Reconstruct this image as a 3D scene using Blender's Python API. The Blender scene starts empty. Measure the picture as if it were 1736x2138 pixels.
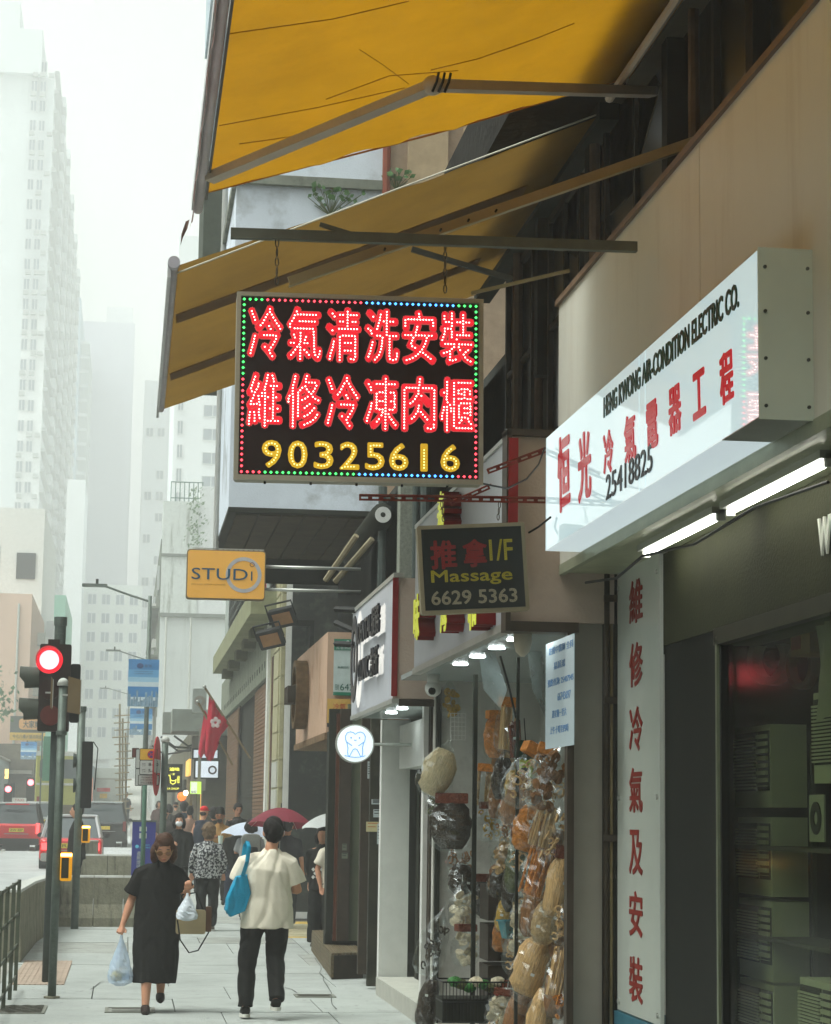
import bpy, math, random
import numpy as np
from mathutils import Vector, Matrix

random.seed(7)
SC = bpy.context.scene
COL = SC.collection
R = math.radians

# ------------------------------------------------------------------ camera
FPX, CX, CY = 4520.0, 868.0, 1069.0          # focal length and centre on a 1736 x 2138 grid
EYE = Vector((0.0, 0.0, 1.72))
_s = Vector((260 - CX, -(1700 - CY), FPX)).normalized()     # street direction in lens axes (right, up, forward)
_u = Vector((440.0, 32000.0, FPX)); _u = (_u - _s * _u.dot(_s)).normalized()
_r = _s.cross(_u) * -1.0
if _r.x < 0: _r = -_r
# rows: camera axes expressed in the world (x = right of street, y = along street, z = up)
def _cam_axis(v):
    return Vector((v.dot(_r), v.dot(_s), v.dot(_u)))
AX_R, AX_U, AX_F = _cam_axis(Vector((1, 0, 0))), _cam_axis(Vector((0, 1, 0))), _cam_axis(Vector((0, 0, 1)))
cam_d = bpy.data.cameras.new('camera'); cam = bpy.data.objects.new('camera', cam_d); COL.objects.link(cam)
cm = Matrix((( AX_R.x, AX_U.x, -AX_F.x, EYE.x), (AX_R.y, AX_U.y, -AX_F.y, EYE.y), (AX_R.z, AX_U.z, -AX_F.z, EYE.z), (0, 0, 0, 1)))
cam.matrix_world = cm
cam_d.sensor_fit = 'HORIZONTAL'; cam_d.sensor_width = 36.0; cam_d.lens = FPX / 1736.0 * 36.0
cam_d.clip_start = 0.2; cam_d.clip_end = 3000
SC.camera = cam

# ------------------------------------------------------------------ sky, sun, exposure
SUN_EL, SUN_AZ = R(62), R(-105)
wd = bpy.data.worlds.new('World'); SC.world = wd; wd.use_nodes = True
nt = wd.node_tree; nt.nodes.clear()
sky = nt.nodes.new('ShaderNodeTexSky'); sky.sky_type = 'NISHITA'; sky.sun_disc = False
sky.sun_elevation = SUN_EL; sky.sun_rotation = SUN_AZ; sky.air_density = 1.0; sky.dust_density = 6.0; sky.ozone_density = 1.0
bw = nt.nodes.new('ShaderNodeRGBToBW'); nt.links.new(sky.outputs[0], bw.inputs[0])
mx = nt.nodes.new('ShaderNodeMix'); mx.data_type = 'RGBA'; mx.blend_type = 'MULTIPLY'; mx.inputs[0].default_value = 1.0
cmb = nt.nodes.new('ShaderNodeCombineColor')
for k in range(3): nt.links.new(bw.outputs[0], cmb.inputs[k])
nt.links.new(cmb.outputs[0], mx.inputs[6]); mx.inputs[7].default_value = (0.94, 1.0, 0.97, 1)
bg = nt.nodes.new('ShaderNodeBackground'); bg.inputs[1].default_value = 0.15
nt.links.new(mx.outputs[2], bg.inputs[0])
wo = nt.nodes.new('ShaderNodeOutputWorld'); nt.links.new(bg.outputs[0], wo.inputs[0])
sd = bpy.data.lights.new('sun', 'SUN'); sd.energy = 0.7; sd.angle = R(25); sd.color = (1, 0.97, 0.92)
so = bpy.data.objects.new('sun', sd); COL.objects.link(so)
_az = SUN_AZ
_dir = Vector((math.sin(_az) * math.cos(SUN_EL), math.cos(_az) * math.cos(SUN_EL), math.sin(SUN_EL)))
so.rotation_euler = (-_dir).to_track_quat('-Z', 'Y').to_euler(); so.location = (0, 0, 60)
SC.view_settings.view_transform = 'Standard'; SC.view_settings.look = 'None'
SC.view_settings.exposure = 1.32; SC.view_settings.gamma = 1.0; SC.view_settings.use_curve_mapping = False
SC.render.engine = 'CYCLES'
cy = SC.cycles
cy.max_bounces = 7; cy.diffuse_bounces = 4; cy.glossy_bounces = 3; cy.transmission_bounces = 5
cy.transparent_max_bounces = 16; cy.volume_bounces = 2
cy.caustics_reflective = False; cy.caustics_refractive = False
cy.sample_clamp_indirect = 4.0; cy.sample_clamp_direct = 0.0
cy.use_denoising = True; cy.use_adaptive_sampling = True; cy.adaptive_threshold = 0.02

# ------------------------------------------------------------------ placing helpers
def ray(px, py):
    return (AX_R * (px - CX) + AX_U * (CY - py) + AX_F * FPX)
def W(px, py, y):                       # point at street depth y seen at a picture position
    d = ray(px, py); return EYE + d * (y / d.y)
def WX(px, py, x):                      # the same on the vertical plane x = const (a facade)
    d = ray(px, py); return EYE + d * (x / d.x)
def WG(px, py, z=0.0):                  # the same on the ground
    d = ray(px, py); return EYE + d * ((z - EYE.z) / d.z)

# ------------------------------------------------------------------ materials
def lin(c):
    c = c / 255.0
    return c / 12.92 if c <= 0.04045 else ((c + 0.055) / 1.055) ** 2.4
def C(r, g, b): return (lin(r), lin(g), lin(b), 1.0)
MATS = {}
def mat(name, col, rough=0.6, metal=0.0, var=0.12, scale=6.0, bump=0.0, bscale=60.0, spec=0.15, stain=0.0,
        stain_col=(0.03, 0.03, 0.025, 1), stain_scale=1.5, streak=False, emit=None, estr=1.0, alpha=1.0,
        trans=0.0, translucent=0.0, coat=0.0, wave=None):
    if name in MATS: return MATS[name]
    m = bpy.data.materials.new(name); m.use_nodes = True; MATS[name] = m
    t = m.node_tree; N = t.nodes; L = t.links
    b = N['Principled BSDF']
    if len(col) == 3: col = (*col, 1)
    b.inputs['Roughness'].default_value = rough; b.inputs['Metallic'].default_value = metal
    b.inputs['Specular IOR Level'].default_value = spec
    b.inputs['Coat Weight'].default_value = coat
    tc = N.new('ShaderNodeTexCoord')
    out = None
    if var > 0 or stain > 0:
        n1 = N.new('ShaderNodeTexNoise'); n1.inputs['Scale'].default_value = scale; n1.inputs['Detail'].default_value = 5
        n1.inputs['Roughness'].default_value = 0.65
        L.new(tc.outputs['Object'], n1.inputs['Vector'])
        mp = N.new('ShaderNodeMapRange'); mp.inputs[1].default_value = 0.3; mp.inputs[2].default_value = 0.7
        mp.inputs[3].default_value = 1 - var; mp.inputs[4].default_value = 1 + var
        L.new(n1.outputs['Fac'], mp.inputs[0])
        vm = N.new('ShaderNodeVectorMath'); vm.operation = 'SCALE'; vm.inputs[0].default_value = col[:3]
        L.new(mp.outputs[0], vm.inputs['Scale']); out = vm.outputs[0]
        if stain > 0:
            n2 = N.new('ShaderNodeTexNoise'); n2.inputs['Scale'].default_value = stain_scale; n2.inputs['Detail'].default_value = 7
            n2.inputs['Roughness'].default_value = 0.7
            if streak:
                mpp = N.new('ShaderNodeMapping'); mpp.inputs['Scale'].default_value = (3.2, 3.2, 0.35)
                L.new(tc.outputs['Object'], mpp.inputs['Vector']); L.new(mpp.outputs[0], n2.inputs['Vector'])
            else: L.new(tc.outputs['Object'], n2.inputs['Vector'])
            mp2 = N.new('ShaderNodeMapRange'); mp2.inputs[1].default_value = 0.52; mp2.inputs[2].default_value = 0.72
            mp2.inputs[3].default_value = 0; mp2.inputs[4].default_value = stain
            L.new(n2.outputs['Fac'], mp2.inputs[0])
            mm = N.new('ShaderNodeMix'); mm.data_type = 'RGBA'; L.new(mp2.outputs[0], mm.inputs[0]); L.new(out, mm.inputs[6])
            mm.inputs[7].default_value = stain_col; out = mm.outputs[2]
        L.new(out, b.inputs['Base Color'])
    else:
        b.inputs['Base Color'].default_value = col
    if bump > 0:
        nb = N.new('ShaderNodeTexNoise'); nb.inputs['Scale'].default_value = bscale; nb.inputs['Detail'].default_value = 4
        L.new(tc.outputs['Object'], nb.inputs['Vector'])
        bp = N.new('ShaderNodeBump'); bp.inputs['Strength'].default_value = bump; bp.inputs['Distance'].default_value = 0.02
        L.new(nb.outputs['Fac'], bp.inputs['Height']); L.new(bp.outputs[0], b.inputs['Normal'])
    if emit is not None:
        b.inputs['Emission Color'].default_value = emit if len(emit) == 4 else (*emit, 1)
        b.inputs['Emission Strength'].default_value = estr
    b.inputs['Alpha'].default_value = alpha; b.inputs['Transmission Weight'].default_value = trans
    if translucent > 0:
        tr = N.new('ShaderNodeBsdfTranslucent'); ms = N.new('ShaderNodeMixShader'); ms.inputs[0].default_value = translucent
        if out is not None: L.new(out, tr.inputs[0])
        else: tr.inputs[0].default_value = col
        L.new(b.outputs[0], ms.inputs[1]); L.new(tr.outputs[0], ms.inputs[2])
        L.new(ms.outputs[0], N['Material Output'].inputs[0])
    return m
def emat(name, col, s):
    return mat(name, (0.02, 0.02, 0.02), var=0, emit=col, estr=s)
def clear(name, tint=(0.9, 0.95, 0.95, 1), rough=0.12, amount=0.35, gloss=(1, 1, 1, 1), ior=.6):
    """thin plastic film or pane: mostly see-through with a sheen"""
    if name in MATS: return MATS[name]
    m = bpy.data.materials.new(name); m.use_nodes = True; MATS[name] = m
    t = m.node_tree; N = t.nodes; L = t.links; N.remove(N['Principled BSDF'])
    tr = N.new('ShaderNodeBsdfTransparent'); tr.inputs[0].default_value = tint
    gl = N.new('ShaderNodeBsdfGlossy'); gl.inputs['Roughness'].default_value = rough; gl.inputs[0].default_value = gloss
    fr = N.new('ShaderNodeLayerWeight'); fr.inputs[0].default_value = .5
    pw = N.new('ShaderNodeMath'); pw.operation = 'POWER'; pw.inputs[1].default_value = 4.0; L.new(fr.outputs['Facing'], pw.inputs[0])
    ml = N.new('ShaderNodeMath'); ml.operation = 'MULTIPLY'; ml.inputs[1].default_value = ior; L.new(pw.outputs[0], ml.inputs[0])
    ad = N.new('ShaderNodeMath'); ad.operation = 'ADD'; ad.inputs[1].default_value = amount * 0.3; ad.use_clamp = True
    L.new(ml.outputs[0], ad.inputs[0])
    nb = N.new('ShaderNodeTexNoise'); nb.inputs['Scale'].default_value = 14; tc = N.new('ShaderNodeTexCoord')
    L.new(tc.outputs['Object'], nb.inputs['Vector'])
    bp = N.new('ShaderNodeBump'); bp.inputs['Strength'].default_value = 0.7 if amount > 0.3 else 0.0
    bp.inputs['Distance'].default_value = 0.03
    L.new(nb.outputs['Fac'], bp.inputs['Height']); L.new(bp.outputs[0], gl.inputs['Normal'])
    ms = N.new('ShaderNodeMixShader'); L.new(ad.outputs[0], ms.inputs[0]); L.new(tr.outputs[0], ms.inputs[1]); L.new(gl.outputs[0], ms.inputs[2])
    L.new(ms.outputs[0], N['Material Output'].inputs[0])
    return m

# ------------------------------------------------------------------ mesh builder
class MB:
    def __init__(s): s.v = []; s.f = []; s.mi = []; s.cur = 0
    def add(s, vs, fs):
        o = len(s.v); s.v += [Vector(v) for v in vs]; s.f += [[i + o for i in f] for f in fs]; s.mi += [s.cur] * len(fs); return s
    def box(s, a, b):
        x0, x1 = sorted((a[0], b[0])); y0, y1 = sorted((a[1], b[1])); z0, z1 = sorted((a[2], b[2]))
        return s.add([(x0,y0,z0),(x1,y0,z0),(x1,y1,z0),(x0,y1,z0),(x0,y0,z1),(x1,y0,z1),(x1,y1,z1),(x0,y1,z1)],
                     [(0,3,2,1),(4,5,6,7),(0,1,5,4),(1,2,6,5),(2,3,7,6),(3,0,4,7)])
    def rbox(s, a, b, r=0.01):          # box with chamfered vertical-plane corners (rounded rectangle in xz, extruded in y)
        x0, x1 = sorted((a[0], b[0])); y0, y1 = sorted((a[1], b[1])); z0, z1 = sorted((a[2], b[2]))
        pts = []
        for cx_, cz_, a0 in ((x1-r, z1-r, 0), (x0+r, z1-r, 90), (x0+r, z0+r, 180), (x1-r, z0+r, 270)):
            for k in range(5):
                t = R(a0 + k*22.5); pts.append((cx_ + r*math.cos(t), cz_ + r*math.sin(t)))
        return s.prism_y(pts, y0, y1)
    def prism_y(s, pts, y0, y1):
        n = len(pts)
        return s.add([(x, y0, z) for x, z in pts] + [(x, y1, z) for x, z in pts],
                     [list(range(n)), list(range(2*n-1, n-1, -1))] + [(i, i+n, (i+1) % n + n, (i+1) % n) for i in range(n)])
    def poly_slab(s, P, d):             # planar polygon P thickened by vector d
        n = len(P); P = [Vector(p) for p in P]; d = Vector(d)
        return s.add(P + [p + d for p in P], [list(range(n)), list(range(2*n-1, n-1, -1))] + [(i, (i+1) % n, (i+1) % n + n, i+n) for i in range(n)])
    def tube(s, path, r, n=8, caps=True, rz=None):
        path = [Vector(p) for p in path]; rs = r if isinstance(r, (list, tuple)) else [r]*len(path)
        rings = []; up = Vector((0, 0, 1))
        prev = None
        for i, p in enumerate(path):
            d = (path[min(i+1, len(path)-1)] - path[max(i-1, 0)]).normalized()
            if prev is None:
                a = d.cross(up)
                if a.length < 0.35: a = Vector((1, 0, 0)) - d*d.x
            else: a = prev - d * prev.dot(d)
            a.normalize(); prev = a; b = d.cross(a)
            rr = rs[i]
            if not isinstance(rr, (list, tuple)): rr = (rr, rr)
            rings.append([p + a*math.cos(2*math.pi*k/n)*rr[0] + b*math.sin(2*math.pi*k/n)*rr[1] for k in range(n)])
        vs = [v for q in rings for v in q]; fs = []
        for i in range(len(rings)-1):
            for k in range(n):
                fs.append((i*n+k, i*n+(k+1) % n, (i+1)*n+(k+1) % n, (i+1)*n+k))
        if caps: fs += [list(range(n-1, -1, -1)), [(len(rings)-1)*n + k for k in range(n)]]
        return s.add(vs, fs)
    def cyl(s, a, b, r, n=12, r2=None): return s.tube([a, b], [r, r if r2 is None else r2], n)
    def ell(s, c, r, n=10, m=7, rot=None):
        vs = []; fs = []; c = Vector(c)
        if not isinstance(r, (tuple, list)): r = (r, r, r)
        for i in range(m+1):
            th = math.pi*i/m
            for k in range(n):
                ph = 2*math.pi*k/n
                v = Vector((r[0]*math.sin(th)*math.cos(ph), r[1]*math.sin(th)*math.sin(ph), r[2]*math.cos(th)))
                if rot is not None: v = rot @ v
                vs.append(c + v)
        for i in range(m):
            for k in range(n): fs.append((i*n+k, (i+1)*n+k, (i+1)*n+(k+1) % n, i*n+(k+1) % n))
        return s.add(vs, fs)
    def quad(s, a, b, c, d): return s.add([a, b, c, d], [(0, 1, 2, 3)])
    def ring(s, c, r0, r1, y0, y1, n=24, a0=0, a1=360):    # flat ring in xz plane with depth in y
        pts = []
        full = (a1-a0) >= 360; k_ = n if full else n+1
        for k in range(k_):
            t = R(a0 + (a1-a0)*k/n); ct, st = math.cos(t), math.sin(t)
            for r_, y_ in ((r0, y0), (r1, y0), (r1, y1), (r0, y1)): pts.append((c[0]+r_*ct, y_, c[1]+r_*st))
        fs = []
        for k in range(n):
            a = k*4; b = ((k+1) % k_)*4
            for j in range(4): fs.append((a+j, a+(j+1) % 4, b+(j+1) % 4, b+j))
        if not full: fs += [(0, 1, 2, 3), tuple(n*4 + j for j in (3, 2, 1, 0))]
        return s.add(pts, fs)
    def build(s, name, m, parent=None, world=False, smooth=False, label=None, kind=None, mod=None):
        vs = s.v
        if world and parent is not None:
            inv = Matrix.LocRotScale(parent.location, parent.rotation_euler, None).inverted()
            vs = [inv @ v for v in vs]
        me = bpy.data.meshes.new(name); me.from_pydata([tuple(v) for v in vs], [], s.f)
        ms = m if isinstance(m, (list, tuple)) else [m]
        for q in ms: me.materials.append(q)
        if len(ms) > 1: me.polygons.foreach_set('material_index', s.mi)
        if smooth: me.polygons.foreach_set('use_smooth', [True]*len(me.polygons))
        me.update()
        o = bpy.data.objects.new(name, me); COL.objects.link(o)
        if parent is not None: o.parent = parent
        if label: o['label'] = label
        if kind: o['kind'] = kind
        return o
def inst(o, loc, parent, rz=0.0, name=None, scale=None):
    c = bpy.data.objects.new(name or o.name.split('.')[0], o.data); COL.objects.link(c); c.parent = parent
    c.location = loc; c.rotation_euler = (0, 0, rz)
    if scale: c.scale = scale
    return c
def tag(o, label, cat, group=None, kind=None):
    if label: o['label'] = label
    if cat: o['category'] = cat
    if group: o['group'] = group
    if kind: o['kind'] = kind
    return o
def thing(name, label, cat, loc=(0, 0, 0), rz=0.0, group=None):
    o = bpy.data.objects.new(name, None); COL.objects.link(o); o.location = loc; o.rotation_euler = (0, 0, rz)
    o.empty_display_size = 0.2
    return tag(o, label, cat, group)
def structure(o): o['kind'] = 'structure'; return o
def copy_tree(o, parent=None, **kw):
    c = o.copy(); COL.objects.link(c); c.parent = parent
    for ch in list(o.children): copy_tree(ch, c)
    for k, v in kw.items():
        if k in ('location', 'rotation_euler', 'scale'): setattr(c, k, v)
        else: c[k] = v
    return c

# text: a string turned into real lettering, fitted to a box in the local xz plane, front at y
_TC = {}
def text_geo(s, offset=0.0, shear=0.0, res=3, ls=1.0):
    key = (s, offset, shear, res, ls)
    if key in _TC: return _TC[key]
    cu = bpy.data.curves.new('text', 'FONT'); cu.body = s; cu.offset = offset; cu.shear = shear; cu.resolution_u = res
    cu.fill_mode = 'FRONT'; cu.space_line = ls; cu.align_x = 'CENTER'
    o = bpy.data.objects.new('text', cu); COL.objects.link(o)
    bpy.context.view_layer.update()
    me = bpy.data.meshes.new_from_object(o.evaluated_get(bpy.context.evaluated_depsgraph_get()))
    n = len(me.vertices); co = np.empty(n*3); me.vertices.foreach_get('co', co); co = co.reshape(-1, 3)[:, :2]
    fs = [tuple(p.vertices) for p in me.polygons]
    bpy.data.objects.remove(o); bpy.data.curves.remove(cu); bpy.data.meshes.remove(me)
    _TC[key] = (co, fs); return _TC[key]
def txt(mb, s, x0, z0, w, h, y=0.0, th=0.003, offset=0.0, shear=0.0, keep=False, ls=1.0, mirror=False):
    co, fs = text_geo(s, 0.0, shear, ls=ls)
    if len(co) == 0: return mb
    mn, mxx = co.min(0), co.max(0); sz = np.maximum(mxx-mn, 1e-6)
    bx = bz = 0.0
    if offset > 0:
        k0 = h/sz[1]; bx = bz = offset*k0*.8
        w -= 2*bx; h -= 2*bz; x0 += bx; z0 += bz
    sx, sz_ = w/sz[0], h/sz[1]
    c = (mn+mxx)/2; n = len(co)
    cnt = {}
    for f in fs:
        for i in range(len(f)): cnt[(f[i], f[(i+1) % len(f)])] = 1
    ff = list(fs) + [(a, a+n, b+n, b) for (a, b) in cnt if (b, a) not in cnt]
    sh = [(0, 0)] + ([(bx*math.cos(k*math.pi/4), bz*math.sin(k*math.pi/4)) for k in range(8)] if bx > 0 else [])
    for q, (dx, dz) in enumerate(sh):       # a heavier weight: the same strokes laid 0.1 mm apart
        xs = (co[:, 0]-c[0])*sx*(-1 if mirror else 1) + x0 + w/2 + dx; zs = (co[:, 1]-c[1])*sz_ + z0 + h/2 + dz; e = q*.00012
        mb.add([(xs[i], y-th-e, zs[i]) for i in range(n)] + [(xs[i], y-e, zs[i]) for i in range(n)], ff)
    return mb
def skeleton_dots(s, w, h, spacing, offset=0.0, res=110):
    """evenly spaced positions along the middle of every stroke of a glyph, in a w x h box"""
    co, fs = text_geo(s, offset)
    mn, mx_ = co.min(0), co.max(0)
    ny = res; nx = max(8, int(res*w/h))
    g = np.zeros((ny+4, nx+4), bool)
    P = (co-mn)/(mx_-mn)*np.array([nx-1, ny-1]) + 2
    for f in fs:
        for k in range(1, len(f)-1):
            a, b, c = P[f[0]], P[f[k]], P[f[k+1]]
            x0, x1 = int(min(a[0], b[0], c[0])), int(max(a[0], b[0], c[0]))+2
            y0, y1 = int(min(a[1], b[1], c[1])), int(max(a[1], b[1], c[1]))+2
            X, Y = np.meshgrid(np.arange(x0, x1), np.arange(y0, y1))
            def e(p, q): return (q[0]-p[0])*(Y-p[1]) - (q[1]-p[1])*(X-p[0])
            e0, e1, e2 = e(a, b), e(b, c), e(c, a)
            ins = ((e0 >= 0) & (e1 >= 0) & (e2 >= 0)) | ((e0 <= 0) & (e1 <= 0) & (e2 <= 0))
            X, Y = X[ins], Y[ins]; ok = (X >= 0) & (X < nx+4) & (Y >= 0) & (Y < ny+4)
            g[Y[ok], X[ok]] = True
    im = g.astype(np.uint8)
    for _ in range(60):
        ch = False
        for st in (0, 1):
            p = np.pad(im, 1)
            P2, P3, P4, P5 = p[:-2, 1:-1], p[:-2, 2:], p[1:-1, 2:], p[2:, 2:]
            P6, P7, P8, P9 = p[2:, 1:-1], p[2:, :-2], p[1:-1, :-2], p[:-2, :-2]
            seq = [P2, P3, P4, P5, P6, P7, P8, P9, P2]
            B = sum(q.astype(int) for q in seq[:8])
            A = sum(((seq[i] == 0) & (seq[i+1] == 1)).astype(int) for i in range(8))
            if st == 0: c1, c2 = P2*P4*P6, P4*P6*P8
            else: c1, c2 = P2*P4*P8, P2*P6*P8
            rem = (im == 1) & (B >= 2) & (B <= 6) & (A == 1) & (c1 == 0) & (c2 == 0)
            if rem.any(): im[rem] = 0; ch = True
        if not ch: break
    ys, xs = np.nonzero(im); pts = np.stack([(xs-2)/(nx-1)*w, (ys-2)/(ny-1)*h], 1)
    out = []; left = pts.copy()
    cur = left[0] if len(left) else None
    while len(left):
        out.append(cur); d = np.hypot(left[:, 0]-cur[0], left[:, 1]-cur[1]); left = left[d > spacing]
        if not len(left): break
        d = np.hypot(left[:, 0]-cur[0], left[:, 1]-cur[1]); cur = left[d.argmin()]
    return out
# ================================================================== MATERIALS
m_slab = mat('paving_concrete', C(158,163,158), rough=0.82, var=0.16, scale=2.2, bump=0.4, bscale=70, stain=0.6, stain_col=C(104,108,102), stain_scale=1.1)
m_slab2 = mat('paving_concrete_dark', C(148,151,144), rough=0.85, var=0.2, scale=3, bump=0.35, bscale=90, stain=0.5, stain_col=C(84,84,78), stain_scale=2)
def add_spots(m, scale=7.0, r=.13, col=C(86,88,84)):
    t = m.node_tree; b_ = t.nodes['Principled BSDF']; src = b_.inputs['Base Color'].links[0].from_socket
    v = t.nodes.new('ShaderNodeTexVoronoi'); v.inputs['Scale'].default_value = scale; tc = [n for n in t.nodes if n.type == 'TEX_COORD'][0]; t.links.new(tc.outputs['Object'], v.inputs['Vector'])
    lt = t.nodes.new('ShaderNodeMath'); lt.operation = 'LESS_THAN'; lt.inputs[1].default_value = r; t.links.new(v.outputs['Distance'], lt.inputs[0])
    sp = t.nodes.new('ShaderNodeSeparateColor'); t.links.new(v.outputs['Color'], sp.inputs[0]); l2 = t.nodes.new('ShaderNodeMath'); l2.operation = 'LESS_THAN'; l2.inputs[1].default_value = .4; t.links.new(sp.outputs[0], l2.inputs[0])
    ml = t.nodes.new('ShaderNodeMath'); ml.operation = 'MULTIPLY'; t.links.new(lt.outputs[0], ml.inputs[0]); t.links.new(l2.outputs[0], ml.inputs[1]); m2 = t.nodes.new('ShaderNodeMath'); m2.operation = 'MULTIPLY'; m2.inputs[1].default_value = .55; t.links.new(ml.outputs[0], m2.inputs[0])
    mx2 = t.nodes.new('ShaderNodeMix'); mx2.data_type = 'RGBA'; t.links.new(m2.outputs[0], mx2.inputs[0]); t.links.new(src, mx2.inputs[6]); mx2.inputs[7].default_value = col; t.links.new(mx2.outputs[2], b_.inputs['Base Color'])
add_spots(m_slab); add_spots(m_slab2, 8.0)
m_bed = mat('paving_bed', C(60,60,55), rough=0.95)
m_kerb = mat('kerb_stone', C(150,150,142), rough=0.85, stain=0.5)
m_road = mat('worn_asphalt', C(172,176,174), rough=0.85, var=0.14, scale=0.9, bump=0.3, bscale=40, stain=0.35, stain_col=C(105,106,104), stain_scale=0.6)
m_yellow_line = mat('yellow_road_paint', C(205,175,95), rough=0.7, var=0.25, scale=9)
m_white_line = mat('white_road_paint', C(205,205,200), rough=0.7, var=0.2, scale=9)
m_conc = mat('stained_concrete', C(128,126,108), rough=0.9, var=0.22, scale=5, bump=0.5, bscale=25, stain=0.9, stain_col=C(44,42,30), stain_scale=3.0, streak=True)
m_conc_top = mat('pale_concrete_cap', C(180,182,175), rough=0.9, var=0.15)
m_galv = mat('galvanised_pole', C(92,102,94), rough=0.5, metal=0.3, var=0.2, scale=14, stain=0.4, stain_col=C(58,62,55), stain_scale=9)
m_pole_dark = mat('dark_grey_pole', C(66,74,70), rough=0.6, var=0.15, scale=12)
m_rail = mat('railing_paint', C(74,80,66), rough=0.6, var=0.25, scale=12, stain=0.4)
m_black = mat('black_plastic', C(22,23,20), rough=0.5, var=0.1)
m_gloss_black = mat('polished_black_granite', C(30,34,30), rough=0.3, var=0.5, scale=2, spec=0.5, stain=0.25, stain_col=C(130,135,125), stain_scale=4)
m_dark = mat('dark_wall', C(40,42,34), rough=0.8, var=0.3, scale=2)
m_white = mat('white_paint', C(205,206,200), rough=0.6, var=0.06)
m_cream = mat('cream_panel', C(206,196,176), rough=0.55, var=0.05, scale=1.2)
m_pinkwall = mat('pinkish_plaster', C(176,160,146), rough=0.85, var=0.1, scale=3, bump=0.2, stain=0.3, stain_col=C(130,105,85), stain_scale=3)
m_greywall = mat('grey_plaster', C(140,136,126), rough=0.85, var=0.08, scale=3)
m_browntrim = mat('dark_brown_trim', C(62,54,44), rough=0.5, var=0.2, scale=8)
m_alu = mat('aluminium', C(170,172,165), rough=0.4, metal=0.5, var=0.08)
m_rust = mat('red_oxide_steel', C(122,48,34), rough=0.7, var=0.35, scale=14, stain=0.5, stain_col=C(80,70,30), stain_scale=8)
m_palewall = mat('pale_blue_plaster', C(206,214,222), rough=0.9, var=0.08, scale=1.5, bump=0.25, stain=0.75, stain_col=C(92,92,76), stain_scale=0.9)
m_glass_dark = mat('dark_window_glass', C(24,28,27), rough=0.3, var=0.1, spec=0.3)
m_farglass = mat('hazy_window_glass', C(92,108,120), rough=0.25, var=0.35, scale=0.8)
m_farframe = mat('pale_window_frame', C(190,195,195), rough=0.6, var=0)

# ================================================================== GROUND
def zr(y):
    pts = [(0, 0), (26, 0), (60, .33), (80, .5), (100, .9), (120, 1.3), (200, 3.2), (315, 7.1), (430, 12), (700, 20), (2600, 60)]
    for (a, za), (b, zb) in zip(pts, pts[1:]):
        if y <= b: return za + (zb-za)*(y-a)/(b-a)
    return pts[-1][1]
ys = [-40, 0, 10, 20, 26, 34, 42, 50, 60, 70, 80, 90, 100, 110, 120, 140, 160, 200, 250, 315, 370, 430, 520, 700, 1200, 2600]
g = MB()
for a, b in zip(ys, ys[1:]):
    g.quad((-900, a, zr(a)-.14), (900, a, zr(a)-.14), (900, b, zr(b)-.14), (-900, b, zr(b)-.14))
structure(g.build('ground', mat('ground_earth', C(120,120,112), rough=0.95)))
g = MB()
for a, b in zip(ys[:-3], ys[1:-2]):
    g.quad((-7.6, a, zr(a)-.12), (2.6, a, zr(a)-.12), (2.6, b, zr(b)-.12), (-7.6, b, zr(b)-.12))
structure(g.build('road', m_road))
g = MB()
for a in (-30,-18,-6,6,18,30,42,54,66,78,90,102,114):
    g.box((-4.25, a, zr(a)-.2), (-4.15, a+4, zr(a+4)-.115))
structure(g.build('lane_marking', m_white_line))
# side street running off to the right, with yellow lines and worn bars
SY0, SY1 = 30.6, 36.6
g = MB(); g.box((2.2, SY0, -.3), (60, SY1, -.02))
structure(g.build('side_street', m_road))
g = MB()
for k, yy in enumerate((31.1, 31.5, 35.6, 36.0)): g.box((1.6, yy, -.1), (30, yy+.14, 0.006))
structure(g.build('side_street_yellow_line', m_yellow_line))
g = MB()
for k in range(9): g.box((2.15, 32.0+k*.4, -.1), (5.5, 32.2+k*.4, 0.004))
structure(g.build('side_street_worn_bar', mat('worn_cream_paint', C(178,170,140), rough=0.8, var=0.3, scale=6)))
# pavement: bed, kerb and slabs
pv = structure(MB().box((-1.2, -10, -.3), (2.3, 33.4, -.018)).box((2.2, -10, -.3), (3.4, SY0, -.018)).box((0.1, 33.3, -.3), (2.3, 60, -.018)).box((2.2, SY1, -.3), (3.4, 60, -.018)).build('pavement', m_bed))
kb = MB().box((-1.38, -10, -.14), (-1.2, 27.5, .0))
kb.build('kerb', m_kerb, pv)
rows = []; y = 9.0; rnd = random.Random(3)
while y < 60:
    h = rnd.uniform(1.3, 2.2)
    if y < SY0 < y+h: h = SY0 - y
    x = -1.2 if y < 32.5 else 0.12
    if y >= 33.0: h = rnd.uniform(1.6, 2.4)
    xe = 2.9 if (y+h <= SY0+.01 or y > SY1) else 2.15
    while x < xe - .05:
        w = rnd.choice((0.95, 1.3, 1.7, 2.1)); x1 = x+w
        if xe - x1 < .5: x1 = xe
        dz = rnd.uniform(-.003, .003); gp = .006
        z = lambda q: (zr(q) if q > 26 else 0)
        mb = MB(); xa, xb, ya, yb = x+gp, x1-gp, y+gp, y+h-gp
        mb.add([(xa, ya, z(ya)-.05+dz), (xb, ya, z(ya)-.05+dz), (xb, yb, z(yb)-.05+dz), (xa, yb, z(yb)-.05+dz), (xa, ya, z(ya)+dz), (xb, ya, z(ya)+dz+rnd.uniform(-.002, .002)), (xb, yb, z(yb)+dz), (xa, yb, z(yb)+dz)],
               [(4, 5, 6, 7), (0, 1, 5, 4), (1, 2, 6, 5), (2, 3, 7, 6), (3, 0, 4, 7)])
        mb.build('slab', m_slab if rnd.random() < .72 else m_slab2, pv)
        x = x1
    y += h
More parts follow.
